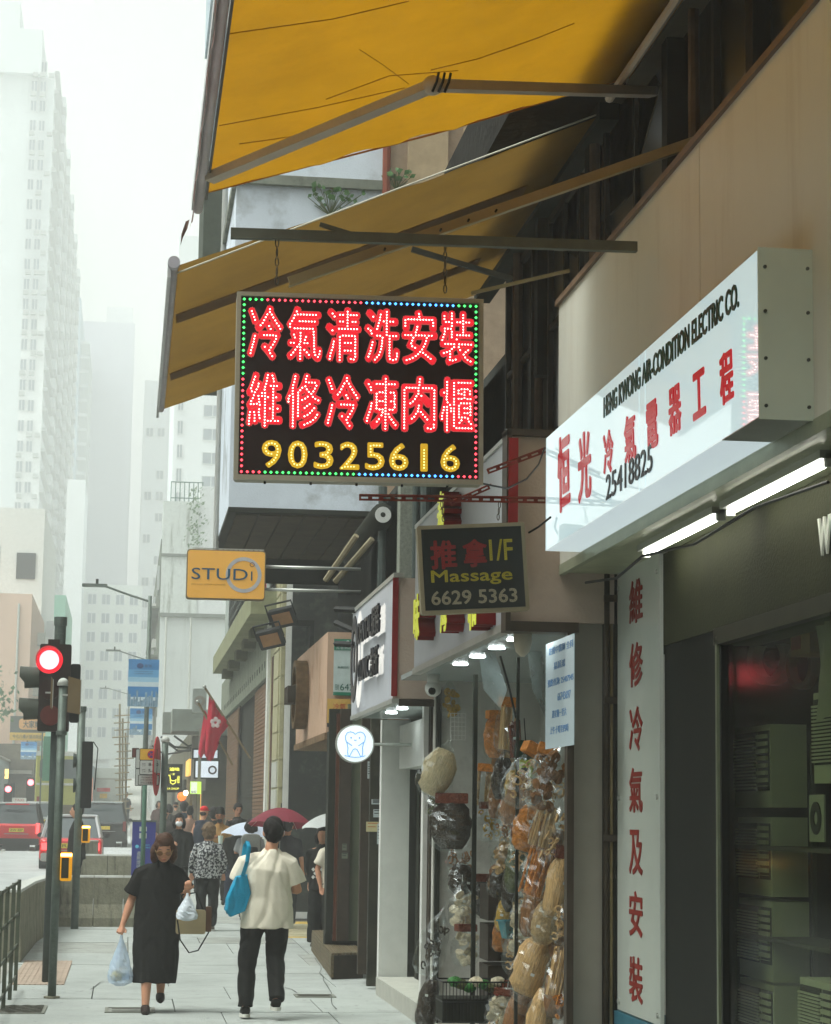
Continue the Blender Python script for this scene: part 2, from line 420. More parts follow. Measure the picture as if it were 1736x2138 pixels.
m_crack = mat('crack_dark', C(70,72,66), rough=1, var=0)  # flat dark strips drawn for the pavement cracks
for pts in (((652, 1992), (668, 2020), (672, 2040), (690, 2068), (694, 2090), (706, 2120)), ((385, 1931), (412, 1938), (440, 1944), (452, 1952), (478, 1950)), ((560, 2060), (600, 2064), (618, 2075), (640, 2072)), ((150, 2075), (190, 2068), (214, 2052), (262, 2050))):
    pp = [WG(x, y_, .0) for x, y_ in pts]; v = []; rr = random.Random(int(pts[0][0]))
    pp = [p_ + Vector((rr.uniform(-.02, .02), 0, 0)) for a_, b_ in zip(pp, pp[1:]) for p_ in (a_, a_.lerp(b_, .33), a_.lerp(b_, .66))]
    for p_ in pp: wd_ = rr.uniform(.003, .007); v += [(p_.x-wd_, p_.y-wd_*2, .0075), (p_.x+wd_, p_.y+wd_*2, .0075)]
    MB().add(v, [(2*i, 2*i+1, 2*i+3, 2*i+2) for i in range(len(pp)-1)]).build('crack', m_crack, pv)
# pavement beyond the first block and on the far side of the road
g = MB()
for a, b in ((60, 80), (80, 100), (100, 120), (120, 160), (160, 200), (200, 315), (315, 430)):
    for xa, xb in ((0.3, 3.2), (-12, -7.6)):
        g.add([(xa, a, zr(a)), (xb, a, zr(a)), (xb, b, zr(b)), (xa, b, zr(b)), (xa, a, zr(a)-.3), (xa, b, zr(b)-.3), (xb, a, zr(a)-.3), (xb, b, zr(b)-.3)], [(0, 1, 2, 3), (0, 3, 5, 4), (1, 6, 7, 2)])
structure(g.build('far_pavement', m_kerb))
structure(MB().box((-12, -30, -.3), (-7.6, 60, .0)).build('far_side_pavement', m_kerb))
# tactile strip
t = MB()
x0, x1, y0, y1 = -1.1, -.55, 22.6, 26.2
m_tac = mat('tactile_tile', C(158,142,126), rough=0.85, var=0.15, scale=5)
tp = structure(MB().box((x0, y0, -.01), (x1, y1, .006)).build('tactile_paving', m_tac))
k = x0+.03
while k < x1-.02: t.box((k, y0, .005), (k+.02, y1, .010)); k += .055
t.build('rib', m_tac, tp, kind='stuff')
# covers set in the pavement
def cover(px, py, w, d, label, dense=8, mcol=C(88,88,80), wavy=False):
    p = WG(px, py); r = thing('drain_cover', label, 'drain cover', (p.x, p.y, 0), group='covers set in the pavement')
    m = mat('cast_iron_%d' % int(mcol[0]*1000), mcol, rough=0.7, var=0.25, scale=10)
    MB().box((0, -d/2, -.004), (w, d/2, .006)).build('plate', m, r)
    f = MB()
    f.box((-.03, -d/2-.03, -.004), (w+.03, -d/2, .012)).box((-.03, d/2, -.004), (w+.03, d/2+.03, .012)).box((-.03, -d/2, -.004), (0, d/2, .012)).box((w, -d/2, -.004), (w+.03, d/2, .012))
    f.build('frame', mat('cover_frame', C(120,122,112), rough=0.7), r)
    b = MB(); rr = random.Random(int(px))
    for i in range(dense):
        yy = -d/2 + d*(i+.5)/dense
        if wavy:
            b.tube([(w*j/14, yy + .03*math.sin(j*1.3+i*1.9+rr.random()), .008) for j in range(15)], .012, 4)
        else: b.box((.03, yy-.012, .004), (w-.03, yy+.012, .011))
    b.build('rib', mat('cover_rib', C(70,70,62), rough=0.6), r, kind='stuff')
cover(2, 2110, .36, .7, 'rusty drain cover with wavy ribs in front of the railing', 9, C(84,82,72), True)
cover(126, 1961, .48, .55, 'flat iron cover on the pavement before the concrete barrier', 5, C(98,98,86))
cover(226, 2111, .38, .42, 'pale inset cover under the feet of the woman in black', 2, C(128,130,122))
cover(622, 2081, .33, .25, 'small dark grate on the pavement near the timber step', 6, C(70,70,62))

# ================================================================== NEAR BLOCK (right side) ------------
XF, XW = 2.5, 2.86          # sign plane and shop front plane
nb = thing('shop_block', 'dim old building above the shops, behind the orange awnings', 'building', (XW, 12, 0))
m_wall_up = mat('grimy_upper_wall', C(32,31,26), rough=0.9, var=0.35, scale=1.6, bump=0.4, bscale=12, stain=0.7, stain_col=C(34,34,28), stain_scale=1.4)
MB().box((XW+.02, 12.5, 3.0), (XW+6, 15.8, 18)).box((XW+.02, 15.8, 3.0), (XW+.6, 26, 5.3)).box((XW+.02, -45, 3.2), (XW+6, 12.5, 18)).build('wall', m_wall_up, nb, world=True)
# unseen overhang of the upper storeys, lowered and widened to shade the awning canvas
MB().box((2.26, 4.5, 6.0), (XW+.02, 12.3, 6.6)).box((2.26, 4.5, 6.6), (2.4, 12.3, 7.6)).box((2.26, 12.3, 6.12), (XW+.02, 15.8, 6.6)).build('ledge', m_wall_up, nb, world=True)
# beams and brackets in the dark under the awnings
for yy in (9.3, 10.9, 12.9, 14.6): MB().box((XW-.1, yy, 4.8), (XW+.02, yy+.12, 6.14)).build('pilaster', mat('dark_pilaster', C(30,28,24), rough=0.9, var=0.3), nb, world=True)
def winp(parent, y0, y1, z0, z1, nx, nz, fm, gm, x=XW, t=.05):
    f = MB()
    f.box((x-t, y0, z0), (x, y0+.05, z1)).box((x-t, y1-.05, z0), (x, y1, z1)).box((x-t, y0, z0), (x, y1, z0+.05)).box((x-t, y0, z1-.05), (x, y1, z1))
    for k in range(1, nx): yy = y0+(y1-y0)*k/nx; f.box((x-t+.005, yy-.02, z0+.05), (x-.002, yy+.02, z1-.05))
    for k in range(1, nz): zz = z0+(z1-z0)*k/nz; f.box((x-t+.005, y0+.05, zz-.02), (x-.002, y1-.05, zz+.02))
    o = f.build('window', fm, parent, world=True)
    p = MB().box((x-.012, y0+.03, z0+.03), (x+.004, y1-.03, z1-.03)).build('pane', gm, parent, world=True)
    loc = o.location.copy(); p.parent = o
    return o
m_oldframe = mat('old_window_frame', C(40,36,28), rough=0.7, var=0.2)
winp(nb, 8.6, 10.2, 4.86, 6.1, 2, 1, m_oldframe, m_glass_dark)
winp(nb, 11.1, 12.7, 4.9, 6.1, 2, 1, m_oldframe, m_glass_dark)
winp(nb, 13.4, 14.5, 4.3, 5.9, 2, 2, m_oldframe, m_glass_dark)
winp(nb, 15.1, 16.2, 4.3, 5.9, 2, 2, m_oldframe, m_glass_dark)
# patch of broken plaster, pipes, cables
b = MB(); rr = random.Random(5)
pts = [(13.0+rr.uniform(-.15, .15)+1.7*math.cos(a)*rr.uniform(.8, 1.15), 6.0+.7*math.sin(a)*rr.uniform(.7, 1.2)) for a in [k*math.pi/9 for k in range(18)]]
b.add([(XW-.02, y_, z_) for y_, z_ in pts], [list(range(18))])
b.poly_slab([(XW-.02, y_, z_) for y_, z_ in pts], (.03, 0, 0))
b.build('plaster_patch', mat('bare_plaster', C(122,112,98), rough=0.95, var=0.4, scale=3, bump=.8, bscale=9, stain=.8, stain_scale=3), nb, world=True)
for yy, z0, z1, r_ in ((10.5, 4.6, 6.25, .03), (12.9, 3.9, 6.2, .035), (14.75, 3.2, 6.2, .03), (15.6, 3.9, 6.2, .04)): MB().cyl((XW-.06, yy, z0), (XW-.06, yy, z1), r_, 8).build('pipe', mat('old_pipe', C(88,74,60), rough=0.7, var=.3), nb, world=True)

# ------------------------------------------------------------------ air-conditioner shop
ac = thing('air_conditioner_shop', 'dim air conditioner repair shop front under fluorescent tubes', 'shop', (XW, 10, 0))
FZ0, FZ1, FY0, FY1 = 3.20, 4.79, 4.6, 12.53
mpan = mat('sign_backing_panel', C(208,208,196), rough=0.5, var=0.04, scale=1, stain=.22, streak=True, stain_col=C(140,120,96), stain_scale=1.2)
for a, b_ in ((9.285, 12.53), (6.0, 9.275), (4.6, 5.99)):
    MB().box((XF, a, FZ0), (XF+.06, b_, FZ1)).build('fascia_panel', mpan, ac, world=True)
MB().box((XF-.02, FY0, FZ1), (XF+.1, FY1+.02, FZ1+.035)).build('fascia_cap', mat('brown_cap', C(112,92,74), rough=.6), ac, world=True)
MB().box((XF+.06, 12.47, FZ0), (XW+.3, 12.53, FZ1-.2)).build('fascia_return', mpan, ac, world=True)
m_soffit = mat('metal_soffit', C(160,166,136), rough=0.35, var=0.2, scale=5, metal=0.35)
MB().box((XF+.002, FY0, FZ0-.035), (XW+.4, FY1-.003, FZ0-.002)).build('soffit', m_soffit, ac, world=True)
MB().box((XF-.004, FY0, FZ0-.05), (XF+.03, FY1, FZ0+.01)).build('soffit_edge', mat('soffit_trim', C(150,156,132), rough=.4, metal=.3), ac, world=True)
# shop front: beam with lettering, dark panel, glass
m_beam = mat('olive_beam', C(50,52,32), rough=0.8, var=.15, scale=3, bump=.2)
MB().box((XW, 4.6, 2.66), (XW+.25, 12.0, FZ0-.04)).build('beam', m_beam, ac, world=True)
MB().box((XW-.02, 4.6, 2.58), (XW+.2, 10.33, 2.66)).build('window_head', mat('dark_alu', C(60,62,48), rough=.4, metal=.3), ac, world=True)
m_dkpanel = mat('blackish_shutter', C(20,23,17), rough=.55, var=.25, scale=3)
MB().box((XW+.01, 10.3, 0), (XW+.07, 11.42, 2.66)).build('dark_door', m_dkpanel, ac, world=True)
MB().box((XW-.02, 10.27, 0), (XW-.006, 10.30, 2.62)).build('window_jamb', mat('jamb_alu', C(120,128,104), rough=.35, metal=.4), ac, world=True)
MB().box((XW-.03, 11.36, 0), (XW+.2, 12.7, .64)).build('plinth', mat('teal_plinth', C(60,110,124), rough=.4), ac, world=True)
shopglass = clear('shop_glass', tint=(.82, .85, .77, 1), rough=.10, amount=.03, ior=.15)
MB().box((XW+.03, 4.6, .35), (XW+.038, 10.26, 2.6)).build('shop_window', shopglass, ac, world=True)
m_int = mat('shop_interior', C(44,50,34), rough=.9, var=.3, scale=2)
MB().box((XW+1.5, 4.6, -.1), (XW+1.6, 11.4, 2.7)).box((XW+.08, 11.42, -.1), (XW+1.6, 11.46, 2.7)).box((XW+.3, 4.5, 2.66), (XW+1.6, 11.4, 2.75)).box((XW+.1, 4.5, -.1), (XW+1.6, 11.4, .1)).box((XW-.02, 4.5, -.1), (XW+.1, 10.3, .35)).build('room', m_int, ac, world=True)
b = MB(); txt(b, 'www.', 0, 0, .52, .16, th=.01)
o = b.build('web_address', mat('white_letters', C(210,214,200), rough=.5), ac)
o.rotation_euler = (0, 0, R(-90)); p = WX(1713, 1163, XW-.005); o.location = Vector((p.x, p.y, p.z)) - ac.location
# vertical white board with red characters
vb = thing('vertical_signboard', 'tall white board with faded red characters reading down', 'signboard', (XW-.02, 12.43, .65), R(-90))
p0, p1 = WX(1290, 1186, XW-.02), WX(1378, 2130, XW-.02)
bw_, bh_ = 1.02, 2.52
MB().box((0, 0, 0), (bw_, .02, bh_)).build('board', mat('glossy_white_board', C(206,214,204), rough=.12, var=.06, scale=2, spec=.6, coat=.4), vb)
m_redchar = mat('faded_red_vinyl', C(132,44,34), rough=.5, var=.12)
for i, ch in enumerate('維修冷氣及安裝'):
    pc = WX(1330, (1255, 1387, 1522, 1650, 1780, 1909, 2047)[i], XW-.02)
    b = MB(); txt(b, ch, 12.43-pc.y-.17, pc.z-.65-.125, .32, .25, y=-.001, th=.003, offset=.022); b.build('character', m_redchar, vb)
for zx, zz in ((.05, 2.42), (.97, 2.42), (.05, 1.2), (.97, 1.2), (.05, .05), (.97, .05)):
    MB().cyl((zx, -.012, zz), (zx, .0, zz), .014, 8).build('screw', m_alu, vb)
# the lit sign box
lb = thing('lightbox_sign', 'long white lit shop sign with red characters and green lettering', 'sign', (2.29, 11.83, 3.215), R(-90))
LBL, LBH = 4.15, .635
m_lit = mat('lit_acrylic', C(216,230,234), rough=.03, var=0, spec=.5, emit=(.70, .94, 1, 1), estr=.20)
m_lit2 = mat('lit_acrylic_under', C(235,242,242), rough=.2, var=0, emit=(.78, .93, 1, 1), estr=.2)
MB().box((0, 0, .0), (2.245, .02, LBH)).build('face_panel', m_lit, lb)
MB().box((2.253, 0, .0), (2.362, .02, LBH)).build('face_panel', m_lit, lb)
MB().box((2.37, 0, .0), (LBL, .02, LBH)).build('face_panel', m_lit, lb)
MB().box((0, .0, -.004), (LBL-.5, .2, -.0)).build('under_panel', m_lit2, lb)
MB().box((LBL-.5, .0, -.004), (LBL, .2, -.0)).build('metal_underside', m_alu, lb)
MB().box((0.004, .024, .004), (LBL, .2, LBH+.0)).build('case', mat('case_metal', C(190,200,186), rough=.5, metal=.1, var=.06), lb)
MB().box((LBL, .0, -.01), (LBL+.012, .215, LBH+.01)).build('end_plate', mat('end_plate_metal', C(196,206,190), rough=.5, var=.05, scale=3), lb)
for zz in (.04, .22, .4, .57):
    for yy in (.025, .19): MB().cyl((LBL+.01, yy, zz), (LBL+.018, yy, zz), .007, 8).build('bolt', mat('bolt', C(70,74,66), rough=.5), lb)
m_redb = mat('bright_red_vinyl', C(176,14,34), rough=.2, var=.05, emit=(.75, .01, .03, 1), estr=.12)
m_grn = mat('dark_green_vinyl', C(14,60,34), rough=.3, var=0)
m_blk = mat('black_vinyl', C(24,26,34), rough=.3, var=0)
def on_box(px, py):
    p = WX(px, py, 2.29); return 11.83-p.y, p.z-3.215
for ch, px, py, w, h in (('恒', 1179, 986, .34, .42), ('光', 1222, 972, .32, .36), ('冷', 1271, 944, .22, .22), ('氣', 1317, 914, .24, .23), ('電', 1363, 887, .22, .22), ('器', 1411, 855, .21, .21), ('工', 1462, 822, .2, .2), ('程', 1519, 787, .2, .21)):
    ax, az = on_box(px, py); b = MB(); txt(b, ch, ax-w/2, az-h/2, w, h, y=0, th=.004, offset=.03, shear=-.1); b.build('character', m_redb, lb)
a0, z0 = on_box(1262, 850); a1, z1 = on_box(1545, 660)
b = MB(); txt(b, 'HENG KWONG AIR-CONDITION ELECTRIC CO.', a0, .475, a1-a0, .105, th=.004, offset=.03); b.build('shop_name', m_grn, lb)
a0, _ = on_box(1267, 1040); a1, _ = on_box(1364, 1000)
b = MB(); txt(b, '25418825', a0, .055, a1-a0, .125, th=.004, offset=.01); b.build('phone_number', m_blk, lb)
# fluorescent tubes
def tube_light(y0, y1, label, grp='fluorescent tubes under the sign'):
    t = thing('fluorescent_light', label, 'light', (2.69, y0, 3.12), group=grp)
    L = y0-y1
    MB().box((-.045, -L, .012), (.045, 0, .075)).build('housing', m_alu, t)
    MB().cyl((0, -.03, 0), (0, -L+.03, 0), .0135, 12).build('tube', emat('tube_glow', (1, .99, .90, 1), 9.0), t, smooth=True)
    for yy in (0, -L+.03): MB().box((-.02, yy-.03, -.02), (.02, yy, .03)).build('end_cap', m_white, t)
tube_light(11.12, 9.63, 'shorter-looking lit fluorescent tube at the far end below the white sign')
tube_light(9.50, 8.05, 'lit fluorescent tube nearer the camera, cut by the photo edge')
b = MB(); b.tube([(2.6, 12.2, 3.08), (2.62, 11.5, 3.03), (2.6, 10.8, 3.07), (2.63, 9.9, 3.02), (2.66, 9.0, 3.07), (2.66, 8.0, 3.03)], .008, 5)
tag(b.build('cable', m_black), 'sagging black wire clipped under the shop soffit', 'cable')
# window air conditioners on display
m_acu = mat('ac_plastic', C(160,168,140), rough=.6, var=.05)
m_acd = mat('ac_dark', C(40,44,34), rough=.8)  # dark tone of the louver backing, fan hub and printed fan
def ac_unit(px, py, w, h, x=XW+.22, label='', d=.2):
    p = WX(px, py, x); r = thing('air_conditioner', label, 'air conditioner', (p.x, p.y, p.z-h), R(-90), group='window air conditioners behind the shop glass')
    MB().box((0, .02, 0), (w, d, h)).build('body', m_acu, r)
    MB().box((.02, .014, .08), (w*.62, .021, h-.03)).box((w*.67, .014, .08), (w-.02, .021, h-.03)).build('recess', m_acd, r)
    n = 16
    g_ = MB().box((.015, .0, .1), (w*.62, .012, .1+.008))
    base = None
    for k in range(n):
        z_ = .09+(h-.14)*k/n
        if base is None: base = MB().box((0, 0, 0), (w*.6, .012, (h-.14)/n*.5)).build('louver', m_acu, r); base.location = (.025, 0, z_)
        else: inst(base, (.025, 0, z_), r)
    base = None
    for k in range(7):
        z_ = .3*h + (h*.62)*k/7
        if base is None: base = MB().box((0, 0, 0), (w*.27, .012, .02)).build('vane', m_acu, r); base.location = (w*.69, 0, z_)
        else: inst(base, (w*.69, 0, z_), r)
    MB().box((w*.69, .004, .1), (w*.95, .016, .26*h)).build('control_panel', mat('ac_panel', C(160,166,140), rough=.5), r)
ac_unit(1528, 1522, .62, .40, label='window air conditioner on top of the left stack')
ac_unit(1534, 1706, .58, .38, label='second air conditioner down in the left stack')
ac_unit(1536, 1874, .58, .38, label='third air conditioner down in the left stack')
ac_unit(1538, 2040, .58, .38, label='lowest air conditioner in the left stack')
ac_unit(1690, 1448, .62, .40, label='air conditioner hung at the right edge of the shop window', x=XW+.16)
ac_unit(1662, 2040, .5, .38, label='air conditioner at the bottom right corner of the window', x=XW+.16)
for zz in ():
    pass
sh = thing('display_rack', 'dark rack carrying the stacked air conditioners', 'rack', (XW+.2, 9.0, .1))
b = MB()
for zz in (0.30, .72, 1.16, 1.59): b.box((XW+.2, 7.0, zz), (XW+.45, 11.1, zz+.02))
for yy in (7.1, 10.2): b.box((XW+.43, yy, .1), (XW+.45, yy+.03, 2.1))
b.build('frame', mat('rack_steel', C(58,62,48), rough=.6), sh, world=True)
fn = thing('exhaust_fan', 'round white fan ring on the wall inside the shop', 'fan', WX(1600, 1375, XW+.5), R(-60))
MB().ring((0, 0), .10, .14, 0, .08).build('ring', m_acu, fn); MB().ell((0, .05, 0), (.05, .04, .05)).build('hub', m_acd, fn)
fn = thing('wall_fan', 'oval fan ring lying tilted beyond the round one', 'fan', WX(1668, 1390, XW+.5), R(-75))
MB().ring((0, 0), .09, .12, 0, .05).build('ring', mat('fan_tan', C(120,116,80), rough=.6), fn)
bg_ = thing('hanging_plastic_sheet', 'pale plastic sheet hanging inside the window top right', 'sheet', WX(1700, 1290, XW+.12), R(-90))
b = MB(); P = []
for i in range(9):
    for j in range(7): P.append((i*.075 + .01*math.sin(j), .03*math.sin(i*1.4+j*.4), -j*.07*(1+.1*math.sin(i))))
b.add(P, [(i*7+j, i*7+j+1, (i+1)*7+j+1, (i+1)*7+j) for i in range(8) for j in range(6)]); b.build('sheet', mat('pale_sheet', C(150,158,132), rough=.5, translucent=.3), bg_, smooth=True)
bx = thing('cardboard_box', 'small tan box on the shelf inside the shop window', 'box', WX(1652, 1372, XW+.3), R(-90))
MB().box((0, 0, 0), (.3, .2, .12)).build('carton', mat('carton', C(128,104,70), rough=.8), bx); MB().box((.02, -.003, .03), (.16, 0, .09)).build('print', mat('carton_label', C(120,60,44)), bx)
pf = thing('poster_fan', 'small framed picture of a fan inside the glass', 'poster', WX(1690, 1660, XW+.08), R(-90))
MB().box((0, 0, -.2), (.2, .008, 0)).build('sheet', mat('poster_paper', C(140,148,124), rough=.6), pf); MB().ring((.1, -.1), .03, .07, -.006, 0).build('print', m_acd, pf)

# pipe shaft left of the board
ps = thing('pipe_bundle', 'vertical dark pipes between the white board and the grocery', 'pipes', (2.8, 12.8, 0))
b = MB()
MB().box((2.765, 12.52, 0), (XW+.05, 12.62, 3.19)).build('dark_recess', m_dark, ps, world=True)
for xx, r_ in ((2.785, .02), (2.815, .01), (2.838, .014)):
    MB().cyl((xx, 12.48, 0), (xx, 12.48, 3.17), r_, 10).build('pipe', mat('shaft_pipe_%d' % int(r_*1000), {20: C(54,46,34), 10: C(124,110,76), 14: C(36,36,28)}[int(r_*1000)], rough=.5, var=.3, scale=8), ps, world=True, smooth=True)
for zz in (1.6, 2.4, 3.0): b.box((2.765, 12.45, zz), (2.855, 12.47, zz+.04))
b.build('clamp', m_browntrim, ps, world=True, kind='stuff')

# ------------------------------------------------------------------ grocery
gr = thing('dried_goods_shop', 'lit grocery front hung all over with bagged dried food', 'shop', (2.55, 15, 0))
GX = 2.55
# camera facing cheek wall + panel above, frame
MB().box((GX+.03, 12.5, 0), (2.765, 12.62, 2.87)).build('cheek_wall', m_greywall, gr, world=True)
MB().box((2.2, 12.47, 2.87), (XW+.2, 12.58, 3.97)).build('end_panel', m_pinkwall, gr, world=True)
MB().box((2.2, 12.44, 2.81), (GX+.06, 12.6, 2.87)).box((2.17, 12.42, 2.81), (2.2, 12.58, 4.0)).box((2.17, 12.42, 3.97), (2.5, 12.6, 4.01)).build('end_frame', m_browntrim, gr, world=True)
MB().box((2.18, 12.40, 3.22), (2.235, 12.419, 3.95)).build('red_strip', mat('red_trim', C(132,34,34), rough=.4), gr, world=True)
MB().box((GX-.01, 12.42, 0), (GX+.03, 12.5, 2.81)).build('door_post', m_browntrim, gr, world=True)
# canopy box with white face
MB().box((2.2, 12.6, 2.87), (2.24, 16.72, 3.97)).build('sign_face', mat('white_sign_face', C(176,180,186), rough=.4, var=.04), gr, world=True)
MB().box((2.185, 12.6, 2.825), (2.25, 16.72, 2.87)).box((2.19, 12.6, 3.97), (2.26, 16.72, 4.0)).build('sign_trim', m_alu, gr, world=True)
MB().box((2.26, 12.6, 2.86), (3.6, 18.0, 2.9)).build('ceiling', mat('glossy_white_ceiling', C(150,160,158), rough=.25, var=.03), gr, world=True)
for i, (px, py) in enumerate(((985, 1345), (1019, 1364), (992, 1378), (955, 1392), (0, 0))[:1] + ((1055, 1345), (1020, 1363), (987, 1378), (953, 1392))[1:] + ((1083, 1331),)):
    pass
for yy in (12.95, 13.6, 14.3, 15.1, 15.9):
    d_ = MB().tube([(0, 0, .005), (0, 0, .008)], .055, 20).build('downlight', emat('downlight_glow', (.9, 1, 1, 1), 14.0), gr)
    d_.location = Vector((2.44, yy, 2.846)) - gr.location
# interior alcove
m_inwall = mat('shop_inner_wall', C(190,190,182), rough=.8, var=.15, scale=2, stain=.4, stain_col=C(90,80,70))
MB().box((2.55, 18.0, 0), (3.7, 18.1, 2.87)).build('far_wall', m_inwall, gr, world=True)
MB().box((3.45, 12.6, 0), (3.55, 18.0, 2.87)).build('back_wall', m_inwall, gr, world=True)
MB().box((2.5, 12.6, 0), (3.5, 18.0, .06)).build('shop_floor', m_greywall, gr, world=True)
for yy, w_ in ((17.95, .04), (16.0, .03), (14.2, .02)):
    MB().box((GX+.01, yy, 0), (GX+.01+w_, yy+w_*1.3, 2.79)).build('post', m_dark if w_ < .06 else m_alu, gr, world=True)
# red and yellow box letters on the canopy face
b_red = mat('red_letter_side', C(110,18,20), rough=.4); b_yel = mat('lit_yellow_face', C(210,214,60), rough=.4, emit=(.85, .9, .12, 1), estr=.14)
for ch, px, py in (('泰', 958, 1078), ('和', 1028, 1258), ('海', 965, 1268), ('味', 905, 1290)):
    p = WX(px, py, 2.2); w = .3; h = .34
    r = thing('box_letter', 'raised red and yellow character on the grocery sign, ' + {'泰': 'above the massage board', '和': 'under the massage board at its right', '海': 'under the massage board in the middle', '味': 'lowest left under the massage board'}[ch], 'letter', (2.2, p.y, p.z-h/2), R(-90), group='raised letters on the grocery sign')
    b = MB(); txt(b, ch, -w/2, 0, w, h, y=-.001, th=.12, offset=.02); b.build('letter_side', b_red, r)
    b = MB(); txt(b, ch, -w/2, 0, w, h, y=-.122, th=.006, offset=.02); b.build('letter_face', b_yel, r)
# camera on the fascia end and bell-shaped one by the frame
cc = thing('dome_camera', 'white dome security camera below the grocery sign corner', 'camera', (2.42, 17.2, 2.80))
MB().cyl((0, 0, -.02), (0, 0, .06), .05, 16).build('mount', m_white, cc, smooth=True); MB().ell((0, 0, -.05), (.068, .068, .068), 14, 10).build('shell', m_white, cc, smooth=True)
MB().ell((-.01, -.034, -.066), (.038, .038, .038), 12, 8).build('lens', m_black, cc, smooth=True)
cc = thing('hanging_lamp', 'beige bell-shaped fixture under the brown frame', 'lamp', WX(1092, 1312, 2.33))
MB().tube([(0, 0, 0), (0, 0, -.08), (0, 0, -.14), (0, 0, -.17)], [.055, .058, .042, .012], 16).build('shade', mat('beige_shade', C(170,160,140), rough=.6), cc, smooth=True)

# phone poster on the glass panel
po = thing('notice_sheet', 'translucent white notice with blue characters and phone numbers', 'notice', WX(1140, 1330, GX-.015), R(-90))
y_a, y_b = WX(1140, 1400, GX-.015).y, WX(1203, 1400, GX-.015).y
zt, zb = WX(1180, 1330, GX-.015).z, WX(1170, 1560, GX-.015).z
po.location = (GX-.015, y_a, zb); Wp, Hp = y_a-y_b-.05, zt-zb
MB().box((0, 0, 0), (Wp, .004, Hp)).build('sheet', mat('pale_sheet_blue', C(164,176,178), rough=.3, var=.04, emit=(.5, .75, .85, 1), estr=.05), po)
m_blueink = mat('blue_ink', C(84,128,176), rough=.5)
lines = ['註冊中醫師 全科', '易展鴻', '預約查詢: 25407945', '66743697', '逢星期一至六', '上午十時至四時']
for i, s in enumerate(lines):
    hh = Hp*.085; zz = Hp*(.88-.15*i); ww = Wp*{0: .85, 1: .4, 2: .9, 3: .45, 4: .5, 5: .65}[i]
    b = MB(); txt(b, s, (Wp-ww)*(.5 if i in (1, 4, 5) else .8), zz, ww, hh*.85, th=.002); b.build('text_line', m_blueink, po)

# ------------------------------------------------------------------ dental clinic
dn = thing('dental_clinic', 'white clinic front with a black-lettered sign and pale pilaster', 'shop', (2.5, 20, 0))
y0_, y1_ = 18.1, 21.45
MB().box((2.2, y0_, 2.71), (2.25, y1_, 3.73)).build('sign_face', mat('white_sign_face', C(176,180,186), rough=.4), dn, world=True)
MB().box((2.2, y0_-.04, 2.71), (XW+.1, y0_, 3.73)).build('sign_end', m_pinkwall, dn, world=True)
MB().box((2.19, y0_-.06, 2.67), (2.25, y1_, 2.71)).box((2.19, y0_-.06, 3.73), (2.28, y1_, 3.77)).build('sign_trim', m_alu, dn, world=True)
MB().box((2.185, y0_-.05, 2.73), (2.235, y0_-.041, 3.73)).build('red_strip', mat('red_trim', C(132,34,34), rough=.4), dn, world=True)
MB().box((2.25, y0_-.06, 2.65), (XW, y0_+.0, 2.705)).build('lower_trim', m_browntrim, dn, world=True)
MB().box((2.25, y0_, 2.70), (XW+.6, 21.6, 2.735)).build('soffit', mat('glossy_white_ceiling', C(150,160,158), rough=.25), dn, world=True)
for yy in (18.6, 19.4, 20.2):
    d_ = MB().tube([(0, 0, 0), (0, 0, .012)], .05, 16).build('downlight', emat('downlight_glow', (.9, 1, 1, 1), 14.0), dn); d_.location = Vector((2.45, yy, 2.688)) - dn.location
MB().box((2.53, 21.6, 0), (2.815, 21.75, 2.69)).build('pilaster', m_white, dn, world=True)
MB().box((2.49, 18.22, 0), (2.53, 18.34, 2.67)).build('post', m_white, dn, world=True)
MB().box((2.535, 18.12, 0), (2.58, 18.34, 2.68)).build('dark_post', m_browntrim, dn, world=True)
MB().box((2.535, 18.12, 2.61), (2.9, 18.2, 2.68)).build('dark_head', m_browntrim, dn, world=True)
MB().box((2.9, 18.3, 0), (2.94, 21.6, 2.64)).build('door_glass', mat('clinic_glass', C(150,166,150), rough=.2, var=.1), dn, world=True)
for yy in (20.9, 21.2): MB().box((2.86, yy, 0), (2.9, yy+.2, 2.3)).build('door_frame', m_dark, dn, world=True)
MB().box((2.70, 18.4, 2.2), (2.9, 21.55, 2.63)).build('shutter_box', m_white, dn, world=True)
MB().box((2.5, 18.34, 0), (2.9, 21.55, .17)).build('step', mat('stone_step', C(168,168,158), rough=.7, var=.1), dn, world=True)
sgn = thing('clinic_lettering', 'black raised clinic lettering with white halo on pale sign', 'lettering', (2.2, 21.15, 2.80), R(-90))
m_halo = emat('halo_glow', (1, 1, .92, 1), .36)
for mm, yy, of, nm in ((m_halo, -.004, .05, 'halo'), (m_blk, -.045, .015, 'letters')):
    for s_, xx_, zz_, ww_ in (('DENTAL服務', .78, .52, 1.75), ('CLINIC 診所', .85, .16, 1.6)):
        b = MB(); txt(b, s_, xx_, zz_, ww_, .26, y=yy, th=.02 if nm == 'letters' else .004, offset=of); b.build(nm, mm, sgn)
    o_ = .03 if nm == 'halo' else 0
    b = MB().ring((.38, .43), .16-o_*.4, .24+o_, yy-(.012 if o_ == 0 else 0), yy, 24); b2 = b
    b2.v = [Vector((.38+(v.x-.38)*1.25, v.y, .43+(v.z-.43)*1.75)) for v in b2.v]
    b2.box((.33-o_, yy-.01, .3), (.43+o_, yy, .56)); b2.build(nm + '_ring', mm, sgn)
